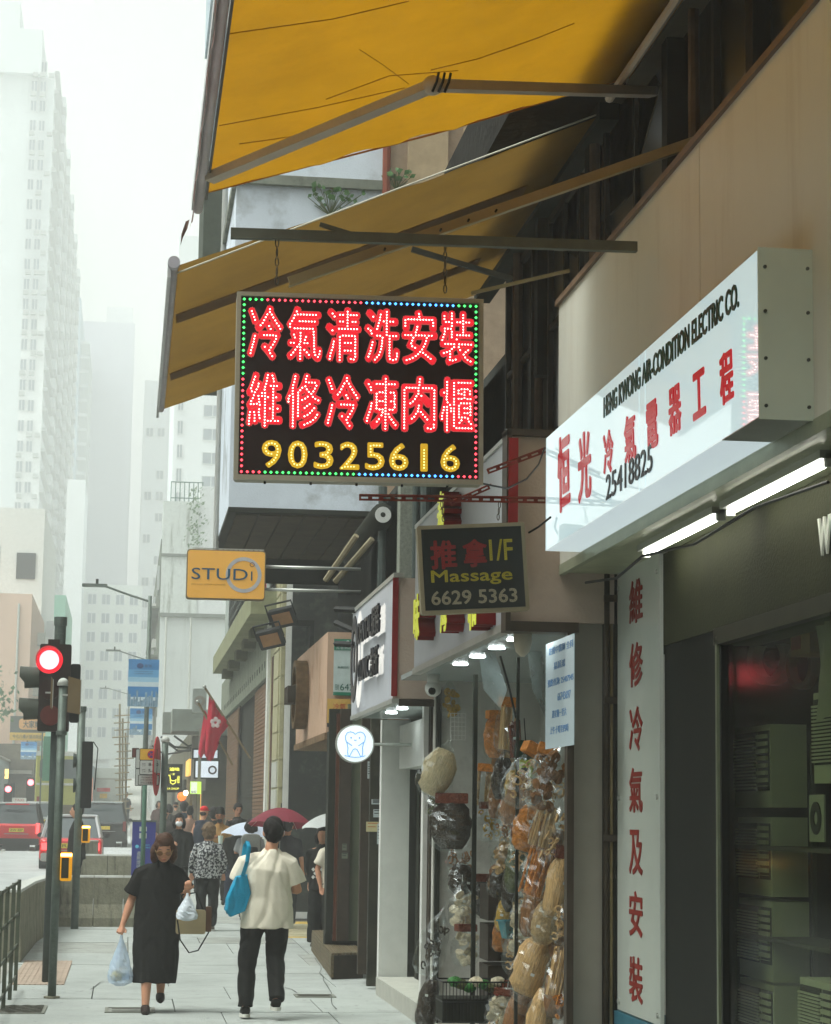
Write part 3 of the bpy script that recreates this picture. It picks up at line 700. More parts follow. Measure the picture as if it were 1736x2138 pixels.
# round tooth sign
ts = thing('tooth_sign', 'round white lit sign with a smiling blue-outlined tooth', 'sign', W(742, 1553, 20.6), 0)
MB().tube([(0, .0, 0), (0, .07, 0)], .185, 40).build('rim', m_alu, ts, smooth=False)
MB().tube([(0, -.004, 0), (0, .0, 0)], .172, 40).build('face', mat('tooth_lit', C(240,245,245), rough=.3, var=0, emit=(.9, .98, 1, 1), estr=.2), ts)
m_bl = mat('blue_line', C(92,150,206), rough=.5, emit=(.1, .3, .6, 1), estr=.3)
def line2(mb, pts, r=.0042, y=-.006): mb.tube([(x, y, z) for x, z in pts], r, 4)
tb = MB()
half = [(0, .088), (.02, .105), (.05, .112), (.08, .10), (.095, .07), (.092, .035), (.078, .0), (.07, -.04), (.072, -.08), (.068, -.112), (.052, -.12), (.035, -.085), (.018, -.055), (0, -.048)]
line2(tb, half); line2(tb, [(-x, z) for x, z in half])
line2(tb, [(.088, .02), (.06, .0), (.03, -.02)]); line2(tb, [(-.088, .02), (-.06, .0), (-.03, -.02)])
line2(tb, [(-.1, -.112), (-.05, -.126), (0, -.129), (.05, -.126), (.1, -.112)], .0035)
line2(tb, [(-.012, .035), (0, .03), (.012, .035)]); tb.build('tooth_outline', m_bl, ts)
tb = MB()
for s_ in (-1, 1): tb.tube([(s_*.04, -.008, .055), (s_*.04, -.004, .055)], .008, 10)
tb.build('eye', m_bl, ts)
MB().cyl((.18, .035, 0), (.55, .035, 0), .015, 8).build('arm', m_alu, ts)

# ------------------------------------------------------------------ doorway with timber step
dw = thing('doorway_shop', 'dark brown doorway with glass door behind the timber step', 'shop', (2.6, 25, 0))
def strip(px0, px1, py0, py1, y, m, nm, d=.1):
    a, b_ = W(px0, py0, y), W(px1, py1, y); return MB().box((a.x, y, b_.z), (b_.x, y+d, a.z)).build(nm, m, dw, world=True)
strip(689, 704, 1480, 1950, 25.0, m_dark, 'door_post')
strip(704, 712, 1490, 1965, 24.96, mat('red_brown_wood', C(84,48,30), rough=.4, var=.3, scale=9), 'wood_edge')
strip(712, 728, 1480, 1965, 24.9, m_browntrim, 'door_leaf')
strip(728, 760, 1470, 1965, 24.98, mat('grey_green_panel', C(104,110,88), rough=.5, var=.1), 'door_panel')
strip(757, 777, 1470, 2035, 23.0, m_browntrim, 'door_frame')
strip(776, 801, 1490, 2060, 22.2, mat('dark_side_panel', C(48,48,38), rough=.6, var=.35, scale=4, stain=.5, stain_col=C(96,92,76)), 'side_panel')
p = W(773, 1720, 22.95); MB().cyl((p.x, 22.93, 1.1), (p.x, 22.93, 1.75), .012, 8).build('door_handle', m_alu, dw, world=True)
MB().box((W(689,1500,25).x, 25.12, 0), (5, 25.3, 2.7)).box((XW, 22.3, 0), (3.2, 25, 2.7)).build('inner_wall', m_dark, dw, world=True)
def paper(px0, py0, px1, py1, y, m, label, lines=0, ink=None, nm='notice', cat='notice', text=None):
    a, b_ = W(px0, py0, y), W(px1, py1, y); w, h = b_.x-a.x, a.z-b_.z
    r = thing(nm, label, cat, (a.x, y-.004, b_.z)); MB().box((0, 0, 0), (w, .003, h)).build('sheet', m, r)
    b = MB()
    if text:
        for s, fx, fz, fw, fh in text: txt(b, s, w*fx, h*fz, w*fw, h*fh, y=-.001, th=.001)
    for k in range(lines): b.box((w*.12, -.001, h*(.85-.7*k/max(lines, 1))-.004), (w*(.9-.15*(k % 2)), 0, h*(.85-.7*k/max(lines, 1))+.004))
    if text or lines: b.build('print', ink or m_blk, r)
    return r
paper(776, 1669, 799, 1680, 22.18, mat('paper_white', C(180,190,190), rough=.7), 'small white notice on the dark side panel, highest', 3)
paper(780, 1690, 795, 1707, 22.18, mat('paper_white', C(180,190,190)), 'torn white sticker below the small notice', 2)
paper(765, 1716, 791, 1737, 22.18, mat('paper_cream', C(190,182,140), rough=.7), 'cream notice with orange round emblem', 2, mat('orange_ink', C(170,100,40)))
paper(788, 1720, 800, 1763, 22.17, mat('paper_white', C(180,190,190)), 'tall white slip beside the cream notice', 5)
paper(768, 1590, 776, 1626, 22.96, mat('paper_white', C(180,190,190)), 'narrow white sticker under the tooth sign', 5)
paper(715, 1762, 724, 1776, 24.88, mat('paper_grey', C(120,124,108)), 'upper small grey sticker on the brown door', 2)
paper(714, 1781, 726, 1793, 24.88, mat('paper_grey', C(120,124,108)), 'lower small grey sticker on the brown door', 2)
# timber step
dk = thing('timber_step', 'long low step of dark timber slats beside the doorway', 'step', (2.3, 22.6, 0))
m_tim = mat('dark_timber', C(98,88,68), rough=.6, var=.3, scale=14, stain=.4)
Pn0, Pn1, Pf0, Pf1 = WG(691, 2046), WG(760, 2046), WG(649, 1987), WG(700, 1975)
Pn0, Pn1, Pf0, Pf1 = Vector((2.24, 23.5, 0)), Vector((2.61, 23.7, 0)), Vector((2.43, 28.2, 0)), Vector((2.82, 28.4, 0))
nS = 9
for k in range(nS):
    a, b_ = k/nS+.012, (k+1)/nS-.012
    q = [Pn0.lerp(Pn1, a), Pn0.lerp(Pn1, b_), Pf0.lerp(Pf1, b_), Pf0.lerp(Pf1, a)]
    MB().poly_slab([p_+Vector((0, 0, .25)) for p_ in q], (0, 0, .025)).build('slat', m_tim, dk, world=True)
for k in range(5):
    z0 = .02+k*.046
    MB().poly_slab([Pn0+Vector((0, 0, z0)), Pf0+Vector((0, 0, z0)), Pf0+Vector((0, 0, z0+.04)), Pn0+Vector((0, 0, z0+.04))], (.03, 0, 0)).build('side_slat', m_tim, dk, world=True)
MB().poly_slab([Pn0+Vector((.01, .0, 0)), Pn1, Pn1+Vector((0, 0, .245)), Pn0+Vector((.01, 0, .245))], (0, .04, 0)).build('front_board', mat('timber_end', C(52,44,34), rough=.6, var=.3, scale=9), dk, world=True)
MB().poly_slab([Pn0+Vector((.04, .05, 0)), Pn1+Vector((0, .05, 0)), Pf1, Pf0+Vector((.04, 0, 0))], (0, 0, .24)).build('base', m_dark, dk, world=True)

# ------------------------------------------------------------------ box with fan above the doorway
fb = thing('fan_housing', 'pinkish plywood box with a rusty round fan over the doorway', 'housing', (2.39, 25.5, 2.7))
m_ply = mat('pink_ply', C(186,156,132), rough=.8, var=.08, scale=2, stain=.5, stain_col=C(130,84,50), stain_scale=1.6)
MB().box((2.32, 25.5, 2.70), (3.3, 30.1, 3.89)).build('box', m_ply, fb, world=True)
MB().box((2.30, 25.46, 2.62), (3.3, 30.15, 2.70)).build('bottom_board', mat('brown_boards', C(112,90,66), rough=.8, var=.3, scale=9), fb, world=True)
m_fan = mat('rusty_fan', C(96,76,50), rough=.7, var=.4, scale=8)
rg = MB().ring((0, 0), .37, .45, -.16, 0, 28).build('fan_ring', m_fan, fb); rg.rotation_euler = (0, 0, R(-90)); rg.location = Vector((2.31, 28.4, 3.30)) - fb.location
fb2 = MB().box((-.44, -.1, -.04), (.44, -.06, .04)).box((-.04, -.1, -.44), (.04, -.06, .44)).box((-.3, -.26, -.12), (.3, -.17, .1)); fb2.ell((0, -.12, 0), (.14, .12, .14))
rg = fb2.build('fan_motor', mat('dark_motor', C(54,44,32), rough=.6), fb); rg.rotation_euler = (0, 0, R(-90)); rg.location = Vector((2.31, 28.4, 3.30)) - fb.location
p_green = mat('poster_green', C(36,120,92), rough=.6); p_white = mat('poster_white', C(186,200,196), rough=.6)
r = paper(698, 1334, 738, 1453, 25.48, p_white, 'green and white notice with a phone number beginning 642', 0, mat('green_ink', C(30,90,76)), text=[('高價回收: 64', .2, .48, .75, .04), ('6422', .34, .09, .9, .12), ('回收', .1, .1, .18, .1)], nm='poster', cat='poster')
a, b_ = W(698, 1334, 25.48), W(738, 1453, 25.48); w, h = b_.x-a.x, a.z-b_.z
MB().box((0, -.004, h*.8), (w, -.001, h)).build('top_band', p_green, r); MB().box((0, -.004, 0), (w, -.001, h*.06)).build('bottom_band', p_green, r)
b = MB(); b.ell((w*.3, -.005, h*.92), (w*.12, .003, h*.045)).ell((w*.68, -.005, h*.93), (w*.12, .003, h*.045)); txt(b, '長者熱線', w*.1, h*.815, w*.8, h*.045, y=-.005, th=.002); b.build('emblem', p_white, r)
r = paper(684, 1459, 731, 1519, 25.47, mat('poster_yellow', C(206,166,84), rough=.6), 'yellow notice with red mirrored characters about air conditioning', 0, mat('poster_red_ink', C(186,66,50)), text=[('冷氣', .25, .62, .55, .22), ('專營各款冷氣工程', .1, .48, .8, .08), ('專業安裝維修清洗', .1, .36, .8, .07), ('SALES', .3, .22, .35, .05)], nm='poster', cat='poster')
a, b_ = W(684, 1459, 25.47), W(731, 1519, 25.47); w, h = b_.x-a.x, a.z-b_.z
b = MB().box((0, -.004, 0), (w, -.001, h*.14)); b.build('band', m_blk, r)
b = MB(); txt(b, '順興冷氣', w*.1, h*.03, w*.75, h*.08, y=-.005, th=.001); b.build('band_text', p_white, r)
r = paper(727, 1500, 770, 1516, 25.46, m_blk, 'black strip notice with white characters above the tooth sign', 0, p_white, text=[('順興冷氣', .15, .2, .7, .45)], nm='poster', cat='poster')

# wall above the clinic and doorway + fan box
up = thing('upper_wall_block', 'grey corner building with pipes above the clinic sign', 'building', (3, 22, 3))
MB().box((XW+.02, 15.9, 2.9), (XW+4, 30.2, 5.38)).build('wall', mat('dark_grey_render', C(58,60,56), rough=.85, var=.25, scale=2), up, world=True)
for yy, r_ in ((20.6, .05), (21.3, .035), (24.2, .05)): MB().cyl((XW-.06, yy, 3.7), (XW-.06, yy, 5.45), r_, 8).build('pipe', m_pole_dark, up, world=True)
MB().box((XW-.13, 22.0, 3.7), (XW+.02, 22.25, 5.4)).build('corner_post', mat('mosaic_post', C(120,124,112), rough=.8, var=.3, scale=30), up, world=True)

# ------------------------------------------------------------------ projecting old upper floors (pale)
pb = thing('old_tenement', 'pale blue stained tenement jutting over the pavement', 'building', (1.24, 26, 5.4))
PX, PY0, PY1, PZ = 1.13, 26.0, 30.6, 5.42
MB().box((PX, PY0, PZ), (3.0, PY1, 9.45)).build('lower_storey', m_palewall, pb, world=True)
MB().box((PX-.05, PY0-.08, 9.45), (3.0, PY1, 9.57)).build('ledge', mat('mossy_ledge', C(120,124,112), rough=.9, var=.4, scale=6, stain=.6), pb, world=True)
MB().box((PX+.05, PY0+.1, 9.57), (3.0, PY1, 13.2)).build('upper_storey', m_palewall, pb, world=True)
MB().box((3.0, 26.0, 5.45), (9, 30.6, 16)).build('main_wall', mat('peach_render', C(158,138,116), rough=.9, var=.15), pb, world=True)
m_und = mat('dark_soffit_boards', C(66,60,46), rough=.85, var=.3, scale=3)
MB().box((PX+.0, PY0+.0, PZ-.06), (3.0, PY1, PZ-.001)).build('soffit_edge', m_dark, pb, world=True)
for k in range(6):
    MB().box((PX+.1+.28*k, PY0+.1, PZ-.085), (PX+.1+.28*k+.26, PY1-.1, PZ-.062)).build('soffit_board', m_und, pb, world=True)
MB().box((PX, PY1, PZ-.42), (3.0, PY1+.1, PZ)).build('back_beam', m_dark, pb, world=True)
for xx in (PX+.12, PX+.26): MB().cyl((PX-.03, 27.2 if xx > 1.4 else 28.9, PZ-.3), (PX-.03, 27.2 if xx > 1.4 else 28.9, 13), .04, 8).build('drain_pipe', m_white, pb, world=True)
MB().cyl((2.98, 25.93, 9.4), (2.98, 25.93, 13), .05, 8).build('red_pipe', mat('red_brown_pipe', C(124,66,48), rough=.6), pb, world=True)
for k, (xa, xb) in enumerate(((3.25, 3.75), (3.95, 4.45))): MB().box((xa, 25.9, 8.5), (xb, 26.0, 13)).build('pier', mat('peach_pier', C(166,146,116), rough=.8), pb, world=True)
b = MB()
for k in range(14): b.box((4.55, 25.92, 8.6+k*.3), (5.2, 25.94, 8.62+k*.3))
for k in range(6): b.box((4.55+k*.12, 25.92, 8.6), (4.565+k*.12, 25.94, 13))
b.build('window_grille', mat('grille_paint', C(170,172,150), rough=.6), pb, world=True, kind='stuff')
# plants on the ledge
for (px, py, n, s_, lab) in ((690, 425, 34, .34, 'leafy green plant growing on the stained ledge'), (828, 372, 18, .16, 'small potted plant at the tenement window')):
    c = W(px, py, 25.9); pl = thing('ledge_plant', lab, 'plant', c); rr = random.Random(int(px)); lm = MB(); st = MB()
    for k in range(n):
        a = rr.uniform(0, 6.28); rad = rr.uniform(.1, 1)*s_; q = Vector((math.cos(a)*rad*1.4, math.sin(a)*.1, rr.uniform(-.1, .55)*s_))
        d = Vector((rr.uniform(-1, 1), rr.uniform(-.4, .4), rr.uniform(-.3, 1))).normalized()*rr.uniform(.06, .11); w_ = d.cross(Vector((0, 1, 0)))*.35
        lm.add([q, q+d*.5+w_, q+d, q+d*.5-w_], [(0, 1, 2, 3)]); st.tube([(0, 0, -.15), tuple(q)], .005, 3)
    lm.build('leaves', mat('leaf_green', C(64,98,52), rough=.5, var=.4, scale=30), pl, kind='stuff'); st.build('stem', mat('plant_stem', C(70,80,44)), pl)
# rolled awning and struts beneath the overhang
ra = thing('folded_awning', 'dark rolled awning with white end bracket under the overhang', 'awning', (2.9, 25, 4.9))
a, b_ = W(800, 1075, 24.0), W(735, 1160, 26.0)
MB().cyl(a, b_, .14, 12).build('roll', m_dark, ra, world=True, smooth=True)
MB().ring((0, 0), .03, .09, -.02, 0).build('end_wheel', m_white, ra).location = Vector(W(800, 1075, 23.85)) - ra.location
b = MB()
for (p0, q0, d0), (p1, q1, d1) in ((((740, 1122), 0, 24), ((682, 1215), 0, 25)),) and []: pass
for (x_, y_, x2, y2) in ((745, 1118, 680, 1212), (778, 1125, 700, 1215)):
    MB().tube([W(x_, y_, 24.2), W(x2, y2, 24.6)], .035, 6).build('strut', mat('strut_metal', C(140,130,104), rough=.5), ra, world=True)
# STUDIO sign
su = thing('projecting_sign', 'orange rectangular STUDI sign with grey ring on two arms', 'sign', W(388, 1250, 23.5))
sw_, sh_ = .86, .545
MB().rbox((0, 0, 0), (sw_, .1, sh_), .035).build('case', mat('sign_case_grey', C(128,116,94), rough=.5), su)
MB().rbox((.012, -.006, .014), (sw_-.012, .0, sh_-.012), .03).build('face', mat('orange_acrylic', C(226,168,78), rough=.35, var=.03, emit=(.75, .42, .1, 1), estr=.06), su)
m_ring = mat('grey_ring', C(180,180,182), rough=.4)
MB().ring((.62, .275), .155, .195, -.010, -.006, 40).build('ring', m_ring, su)
m_tb = mat('teal_letters', C(40,86,112), rough=.4)
b = MB(); txt(b, 'STUD', .055, .215, .61, .125, y=-.011, th=.002); b.box((.70, -.013, .215), (.715, -.011, .315)); b.build('name', m_tb, su)
bb = MB(); txt(bb, 'JUST A CUT WITHIN 10 MINUTES', .055, .15, .37, .02, y=-.007, th=.001); bb.build('tag_line', mat('olive_letters', C(160,120,40)), su)
MB().ring((.71, .39), .02, .026, -.013, -.010, 16).build('dot', mat('maroon', C(110,50,50)), su)
for zz in (.43, .18): MB().cyl((sw_, .05, zz-.05), (sw_+1.05, .05, zz-.05), .018, 10).build('arm', m_alu, su, smooth=True)
b = MB()
for k in range(9): b.box((.35+k*.055, .02, sh_), (.385+k*.055, .06, sh_+.015))
b.box((.06, .03, sh_+.01), (sw_-.02, .05, sh_+.02)); b.build('top_rail', m_alu, su)
# ================================================================== AWNINGS
def fabric_mat(name, col, w, var=.12):
    m = mat(name, col, rough=.85, var=var, scale=1.6, bump=.12, bscale=5, spec=.1, translucent=w, stain=.3, stain_col=tuple(c*.5 for c in col[:3])+(1,), stain_scale=1.2)
    return m
m_orange = fabric_mat('orange_canvas', (0.40, 0.195, 0.004, 1), .5)
m_brownaw = fabric_mat('faded_ochre_canvas', (0.20, 0.115, 0.022, 1), .34)
def awning_sheet(x0, z0, x1, z1, y0, y1, sag, seed, nx=40, ny=46, crease=.012):
    rr = random.Random(seed); ph = [rr.uniform(0, 6) for _ in range(8)]
    b = MB(); P = []
    for i in range(nx+1):
        for j in range(ny+1):
            u, v = i/nx, j/ny; x = x0+(x1-x0)*u; y = y0+(y1-y0)*v; z = z0+(z1-z0)*u
            z -= sag*math.sin(math.pi*u)*(.6+.4*math.sin(math.pi*v))
            s = 0
            for k in range(4):
                d = math.sin((u*(2+k)*1.7 + v*(1.5+k*.9))*3.1+ph[k]); s += crease*(abs(d)**6)*(.8 if k % 2 else -1)
            P.append((x, y, z+s*math.sin(math.pi*u)))
    b.add(P, [(i*(ny+1)+j, (i+1)*(ny+1)+j, (i+1)*(ny+1)+j+1, i*(ny+1)+j+1) for i in range(nx) for j in range(ny)])
    return b
a1 = thing('orange_awning', 'big bright orange folding-arm awning at the top of the photo', 'awning', (2.85, 9, 5.7))
AX0, AZ0, AX1, AZ1, AY0, AY1 = .335, 5.11, 2.85, 5.96, 5.0, 11.6
awning_sheet(AX0, AZ0, AX1, AZ1, AY0, AY1, .02, 1).build('canvas', m_orange, a1, world=True, smooth=True)
b = MB().tube([(AX0, AY1, AZ0), ((AX0+AX1)/2, AY1, (AZ0+AZ1)/2-.02), (AX1, AY1, AZ1)], .006, 5)
b.build('hem', mat('dark_orange_hem', (.35, .13, .01), rough=.8), a1, world=True)
m_bar = mat('awning_bar_grey', C(196,190,192), rough=.45, metal=.0, var=.1, scale=5)
MB().cyl((.30, 5.0, 5.085), (.30, 11.85, 5.085), .028, 12).build('front_bar', m_bar, a1, world=True, smooth=True)
MB().box((.262, 5.0, 5.05), (.275, 11.75, 5.12)).build('bar_lip', mat('white_lip', C(190,190,188), rough=.5), a1, world=True)
MB().box((.332, 5.0, 5.075), (.345, 11.62, 5.10)).build('canvas_groove', mat('groove', C(80,76,70), rough=.5), a1, world=True)
vs = []
n = 60
for i in range(n+1):
    y = 5.0+(12.0-5.0)*i/n; d = .045+.03*math.sin(i*.9)**2
    vs += [(.272, y, 5.06), (.266+.008*math.sin(i*.8), y, 5.06-d)]
MB().add(vs, [(2*i, 2*i+1, 2*i+3, 2*i+2) for i in range(n)]).build('valance', mat('dusty_pink_valance', C(150,126,120), rough=.8, translucent=.4), a1, world=True)
q = [W(396, 458, 11.9), W(388, 462, 12), W(379, 488, 12), W(377, 512, 12.0), W(382, 496, 12.02), W(391, 478, 12)]
MB().poly_slab(q, (0, .004, 0)).build('torn_tail', mat('brown_cloth', C(110,84,72), rough=.8), a1, world=True)
def hit_plane(px, py, x0, z0, x1, z1, dz=0):
    d = ray(px, py); k = (z1-z0)/(x1-x0)       # z = z0 + k (x - x0) + dz
    t = (z0 + k*(EYE.x-x0) + dz - EYE.z)/(d.z - k*d.x); return EYE + d*t
m_arm = mat('awning_arm', C(176,164,146), rough=.5, metal=.0, var=.08, scale=6)
pA, pE, pS = hit_plane(437, 372, AX0, AZ0, AX1, AZ1, -.05), hit_plane(905, 178, AX0, AZ0, AX1, AZ1, -.16), hit_plane(1366, 192, AX0, AZ0, AX1, AZ1, -.16)
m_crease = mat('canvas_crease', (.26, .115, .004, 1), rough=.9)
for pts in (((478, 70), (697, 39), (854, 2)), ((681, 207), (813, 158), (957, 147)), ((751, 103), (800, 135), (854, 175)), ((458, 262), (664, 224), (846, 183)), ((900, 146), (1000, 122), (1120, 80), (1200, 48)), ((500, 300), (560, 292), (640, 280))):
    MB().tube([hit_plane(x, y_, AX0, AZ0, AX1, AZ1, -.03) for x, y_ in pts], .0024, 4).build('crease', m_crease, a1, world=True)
def flatarm(a, b_, w, h, m, nm, par):
    a, b_ = Vector(a), Vector(b_); d = (b_-a).normalized(); s = d.cross(Vector((0, 0, 1))).normalized()*w/2; u = s.cross(d).normalized()*h/2
    P = [a+s+u, a-s+u, a-s-u, a+s-u]
    bb = MB().poly_slab(P, b_-a); return bb.build(nm, m, par, world=True)
flatarm(pA, pE, .075, .045, m_arm, 'front_arm', a1); flatarm(pE, pS, .085, .05, m_arm, 'rear_arm', a1)
b = MB().ell(pE, (.055, .055, .05), 12, 8); b.build('elbow', m_arm, a1, world=True, smooth=True)
b = MB()
for k in range(3): b.tube([pE+Vector((-.01+.03*k, -.05, -.05)), pE+Vector((.01+.03*k, -.058, 0)), pE+Vector((.02+.03*k, -.05, .05))], .007, 5)
b.build('elbow_strap', m_black, a1, world=True)
MB().box((2.72, 4.8, 5.90), (2.85, 11.7, 6.04)).build('cassette', mat('cassette_metal', C(96,90,76), rough=.5, metal=.3), a1, world=True)
MB().cyl((2.6, 4.8, 5.78), (2.6, 11.6, 5.78), .025, 8).build('torsion_bar', m_arm, a1, world=True)
# lower awning
a2 = thing('ochre_awning', 'dull ochre awning below and beyond the orange one', 'awning', (2.85, 15, 5.8))
BX0, BZ0, BX1, BZ1, BY0, BY1 = .20, 4.92, 2.85, 6.03, 12.5, 17.1
awning_sheet(BX0, BZ0, BX1, BZ1, BY0, BY1, .03, 4, crease=.006).build('canvas', m_brownaw, a2, world=True, smooth=True)
MB().cyl((.185, 12.5, 4.92), (.185, 17.1, 4.92), .026, 14).build('front_bar', m_bar, a2, world=True, smooth=True)
MB().box((.15, 12.5, 4.85), (.17, 17.1, 4.92)).build('bar_lip', mat('white_lip', C(190,190,188), rough=.5), a2, world=True)
MB().cyl((.185, 12.44, 4.93), (.185, 12.5, 4.93), .036, 18).build('end_cap', mat('bar_cap', C(176,172,178), rough=.5), a2, world=True)
MB().tube([(BX0, 12.5, 4.875), (1.5, 12.5, 5.455), (BX1, 12.5, 6.045)], .006, 5).build('hem', mat('pale_hem', C(190,186,170), rough=.7), a2, world=True)
m_arm_shade = mat('arm_shade_cloth', (0.2, 0.11, 0.04, 1), rough=.8, translucent=.35, var=.1)  # translucent strips painting the awning arms' shadow onto the canvas underside
for yy in (13.8, 15.7): flatarm((.23, yy, 4.90), (2.5, yy-.1, 5.85), .24, .006, m_arm_shade, 'arm_shade_strip', a2)
MB().box((2.72, 12.4, 5.93), (2.85, 17.2, 6.05)).build('cassette', m_dark, a2, world=True)
flatarm(W(860, 520, 12.2), W(1070, 583, 12.2), .03, .03, mat('dark_strut', C(48,50,44), rough=.6), 'brace', a2)
flatarm(W(985, 612, 12.3), W(1190, 565, 12.3), .02, .02, mat('tan_strut', C(112,100,66), rough=.6), 'brace', a2)

# steel arms that carry the LED board
ba = thing('steel_bracket', 'grey steel arm above the red LED board with its chain', 'bracket', (2.85, 10.2, 4.45))
m_gs = mat('grey_steel', C(92,96,86), rough=.6, var=.15, scale=8)
flatarm(W(482, 487, 10.2), W(1330, 516, 10.2), .04, .05, m_gs, 'arm', ba)
flatarm(W(668, 468, 10.2), W(745, 492, 10.2), .02, .02, m_gs, 'brace', ba)
ct = thing('strut', 'long cream steel strut sloping from the wall to the LED board', 'strut', (2.85, 10.4, 5.0))
m_cs = mat('cream_steel', C(158,144,108), rough=.45, var=.08, scale=5)
flatarm(W(604, 588, 10.42), W(1490, 281, 10.42), .012, .05, m_cs, 'web', ct); 
d_ = W(604, 597, 10.40), W(1490, 292, 10.40)
flatarm(d_[0], d_[1], .05, .008, m_cs, 'flange', ct)
b = MB()
for k in range(5):
    p = W(604, 588, 10.38).lerp(W(1490, 281, 10.38), .22+.065*k); b.cyl(p+Vector((0, 0, 0)), p+Vector((0, .03, 0)), .006, 8)
b.build('bolt_hole', m_black, ct, world=True, kind='stuff')

# ================================================================== LED BOARD
m_face = mat('led_board_face', C(38,24,22), rough=.6, var=.15, scale=4)
led = thing('led_board', 'big dark LED board with glowing red characters and a yellow phone number', 'sign', W(488, 1001, 10.2), R(-1.2))
led.rotation_euler = (0, R(-.45), R(-1.2))
LW, LH = 1.198, .915
MB().rbox((0, 0, 0), (LW, .09, LH), .018).build('case', mat('led_case', C(142,138,118), rough=.45, metal=.25, var=.08), led)
MB().box((.022, -.004, .026), (LW-.024, 0, LH-.024)).build('face', m_face, led)
b = MB()
b.box((0, -.012, 0), (.02, 0, LH)).box((LW-.02, -.012, 0), (LW, 0, LH)).box((.02, -.012, 0), (LW-.02, 0, .024)).box((.02, -.012, LH-.02), (LW-.02, 0, LH))
b.build('frame', mat('led_frame', C(158,152,134), rough=.4, metal=.3), led)
m_lr = mat('led_red_acrylic', C(150,10,18), rough=.4, var=.08, emit=(1, .02, .04, 1), estr=.34)
m_lo = mat('led_pink_outline', C(200,90,80), rough=.4, var=0, emit=(1, .22, .2, 1), estr=.06)
m_dot = emat('led_red_dot', (1, .55, .48, 1), 3.6)
m_ly = mat('led_yellow_acrylic', C(180,140,20), rough=.4, var=.05, emit=(.9, .55, .03, 1), estr=.22)
m_ydot = emat('led_yellow_dot', (1, .86, .30, 1), 1.2)
def lx(px): return (px-487)/530*LW
def lz(py): return (1000-py)/405*LH
def dots(mb, pts, x0, z0, r=.0042, y=-.012):
    for (a, c) in pts:
        x, z = x0+a, z0+c
        mb.add([(x-r, y, z), (x, y, z-r), (x+r, y, z), (x, y, z+r), (x, y-.003, z)], [(0, 1, 4), (1, 2, 4), (2, 3, 4), (3, 0, 4)])
xs_ = (511, 594, 677, 760, 841, 922)
for row, (zt, zb) in zip(('冷氣清洗安裝', '維修冷凍肉櫃'), ((623, 743), (768, 889))):
    for ch, px in zip(row, xs_):
        x0, z0, w, h = lx(px), lz(zb), .172, lz(zt)-lz(zb)
        b = MB(); txt(b, ch, x0-.003, z0-.003, w+.006, h+.006, y=-.0045, th=.002, offset=.05); b.build('character_outline', m_lo, led)
        b = MB(); txt(b, ch, x0, z0, w, h, y=-.0065, th=.003, offset=.034); b.build('character', m_lr, led)
        b = MB(); dots(b, skeleton_dots(ch, w-.012, h-.012, .0142), x0+.006, z0+.006); b.build('led', m_dot, led, kind='stuff')
for ch, px in zip('90325616', (545, 600, 655, 710, 764, 815, 882, 925)):
    x0, z0, w, h = lx(px), lz(974), (.095 if ch != '1' else .036), lz(914)-lz(974)
    b = MB(); txt(b, ch, x0, z0, w, h, y=-.0045, th=.003, offset=.03); b.build('digit', m_ly, led)
    b = MB(); dots(b, skeleton_dots(ch, w-.014, h-.014, .0142), x0+.007, z0+.007, y=-.009); b.build('led', m_ydot, led, kind='stuff')
cols = {'g': emat('led_green', (.06, 1, .14, 1), 1.3), 'r': emat('led_red', (1, .05, .07, 1), 1.7), 'b': emat('led_blue', (.05, .28, 1, 1), 2.2)}
bags = {'g': [], 'r': [], 'b': []}
N1, N2 = 41, 31
for k in range(N1):
    x = .036+(LW-.072)*k/(N1-1)
    c = 'g' if k < 4 or k >= 37 else ('r' if k < 21 else 'b'); bags[c].append((x, LH-.036))
    c = 'r' if k < 4 or k >= 37 else ('g' if k < 20 else 'b'); bags[c].append((x, .038))
for k in range(1, N2-1):
    z = .038+(LH-.074)*k/(N2-1)
    bags['r' if k < 17 else 'g'].append((.036, z)); bags['r' if k < 16 else 'g'].append((LW-.036, z))
for c, pts in bags.items():
    b = MB(); dots(b, pts, 0, 0, r=.0075, y=-.006); b.build('border_led', cols[c], led, kind='stuff')
for k in range(5): MB().cyl((.15+.22*k, .04, -.012), (.15+.22*k, .04, 0), .006, 6).build('screw', m_black, led)
# chains
def chain(name, label, top, bot, r=.014, group='chains holding the boards'):
    t = thing(name, label, 'chain', bot, group=group); top = Vector(top)-Vector(bot); n = max(3, int(top.length/(r*2.9)))
    pts = [(math.cos(a)*r*.62, 0, math.sin(a)*r*(1.5)) for a in [k*math.pi/5 for k in range(11)]]
    L0 = MB().tube(pts, r*.22, 5, caps=False).build('link', mat('chain_steel', C(84,76,62), rough=.5, metal=.5), t)
    for k in range(n):
        o = L0 if k == 0 else inst(L0, (0, 0, 0), t)
        o.location = top*((k+.5)/n); o.rotation_euler = (0, 0, R(90*(k % 2)+15))
    return t
chain('chain', 'rusty chain from the grey arm to the left of the LED board', W(579, 497, 10.2), W(578, 596, 10.2))
chain('chain', 'chain from the grey arm to the right side of the LED board', W(930, 508, 10.25), W(930, 612, 10.25))
